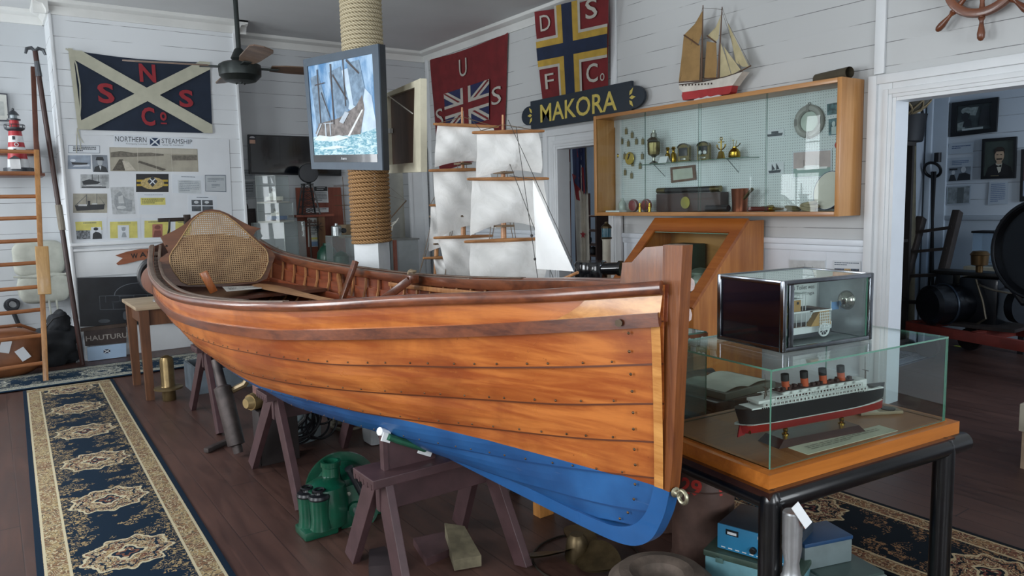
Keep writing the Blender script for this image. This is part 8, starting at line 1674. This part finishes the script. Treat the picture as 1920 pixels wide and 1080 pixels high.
# red trolley with the stationary engine
fZ = lambda u, v: onZ(u, v, .27)
tr = thing('red_trolley', 'low red steel trolley on small wheels carrying the engine', 'trolley', (7.3, 2.9, 0)); RT = pbr('#7c3329', .45, var=.15)
a, b = V((7.36, 3.66, .27)), V((6.88, 1.85, .27)); bk = V((.62, -.12, 0))
for p_, q_ in ((a, b), (a+bk, b+bk), (a, a+bk), (a.lerp(b, .36), a.lerp(b, .36)+bk)): m = MB(); m.bar(p_, q_, .06, .09, bev=.004); m.build('beam', RT, tr)
for p_ in (a.lerp(b, .12), a.lerp(b, .85), a.lerp(b, .12)+bk, a.lerp(b, .85)+bk):
    c = V((p_.x, p_.y, .112)); m = MB(); m.lathe([(1e-4, -.03), (.11, -.03), (.112, -.02), (.112, .02), (.11, .03), (1e-4, .03)], c, 24, V((-1, .05, 0)).normalized().to_track_quat('Z', 'Y').to_matrix()); w_ = m.build('wheel', pbr('#2b2224', .5), tr); m = MB(); m.cyl(c+V((0, 0, .0)), c+V((0, 0, .13)), .02, n=8); m.build('axle_bracket', RT, w_)
en_ = thing('stationary_engine', 'black stationary engine with brass cup on the red trolley', 'engine', (7.55, 3.25, .316)); EB = pbr('#101319', .3, .3, .25, 10, coat=.2); zE = .317
c = V((7.50, 3.30, zE+.20)); q = V((-.55, .83, 0)).normalized().to_track_quat('Z', 'Y').to_matrix()
q = V((-.8, .35, 0)).normalized().to_track_quat('Z', 'Y').to_matrix()
MB().lathe([(1e-4, .30), (.15, .30), (.185, .27), (.19, .05), (.19, -.12), (.15, -.2), (1e-4, -.2)], c, 32, q).build('generator', EB, en_); MB().torus(c+q @ V((0, 0, .12)), .19, .012, q, 30, 6).build('end_ring', pbr('#3a4654', .3, .6), en_)
m = MB(); m.box((7.66, 3.10, zE+.23), (.34, .34, .46), bev=.03); m.build('crankcase', EB, en_); m = MB(); m.box((7.62, 3.42, zE+.33), (.16, .16, .30), bev=.02); m.build('radiator', pbr('#161b22', .4), en_)
m = MB(); m.box((7.62, 3.22, zE+.49), (.24, .62, .035), bev=.01); m.build('head', pbr('#232221', .4, .5), en_); MB().lathe([(.03, 0), (.03, .06), (.07, .07), (.075, .16), (.085, .165), (.06, .20), (.02, .205), (1e-4, .205)], (7.58, 3.13, zE+.505), 20).build('brass_cup', pbr('#6b5233', .35, .7), en_)
m = MB(); m.torus((7.55, 2.96, zE+.38), .16, .010, Matrix.Rotation(.25, 3, 'X'), 24, 6); m.tube([(7.45, 3.10, zE+.45), (7.42, 3.02, zE+.25), (7.40, 2.98, zE+.10), (7.42, 3.06, zE+.04)], .010, 6); m.build('copper_pipes', pbr('#6e675a', .35, .7), en_)
m = MB(); m.lathe([(1e-4, -.04), (.16, -.04), (.16, .04), (1e-4, .04)], (7.60, 2.78, zE+.22), 28, V((-.3, -1, 0)).normalized().to_track_quat('Z', 'Y').to_matrix()); m.build('flywheel', EB, en_)
m = MB(); m.box((7.55, 3.0, zE+.02), (.4, .55, .03)); m.build('bed_plate', pbr('#2d2624', .5), en_, smooth=0)
m = MB(); m.box((0, 0, .004), (.9, .7, .007)); o = m.build('patterned_rug', carpet_mat('side rug', .9, .7, .5, 0, navy='#3c4658', beige='#8f97a8', rust='#6d7488', pale='#a9b1bf'), world=False, loc=(6.95, 3.75, 0)); tag(o, 'pale blue grey patterned rug at the far end of the trolley', 'rug')
YT = pbr('#bcc94a', .6)
for k, (u, v, lb) in enumerate(((1808, 651, 'under the trolley wheel'), (1742, 654, 'beside the glass case edge'), (1705, 665, 'nearest the doorway jamb'), (1872, 600, 'beyond the trolley'))):
    p = onZ(u, v, .0); m = MB(); m.box(p+V((0, 0, .002)), (.04, .18, .003)); tag(m.build('floor_tape', YT, smooth=0), 'yellow tape mark on the side room floor %s' % lb, 'tape', 'yellow floor tape')
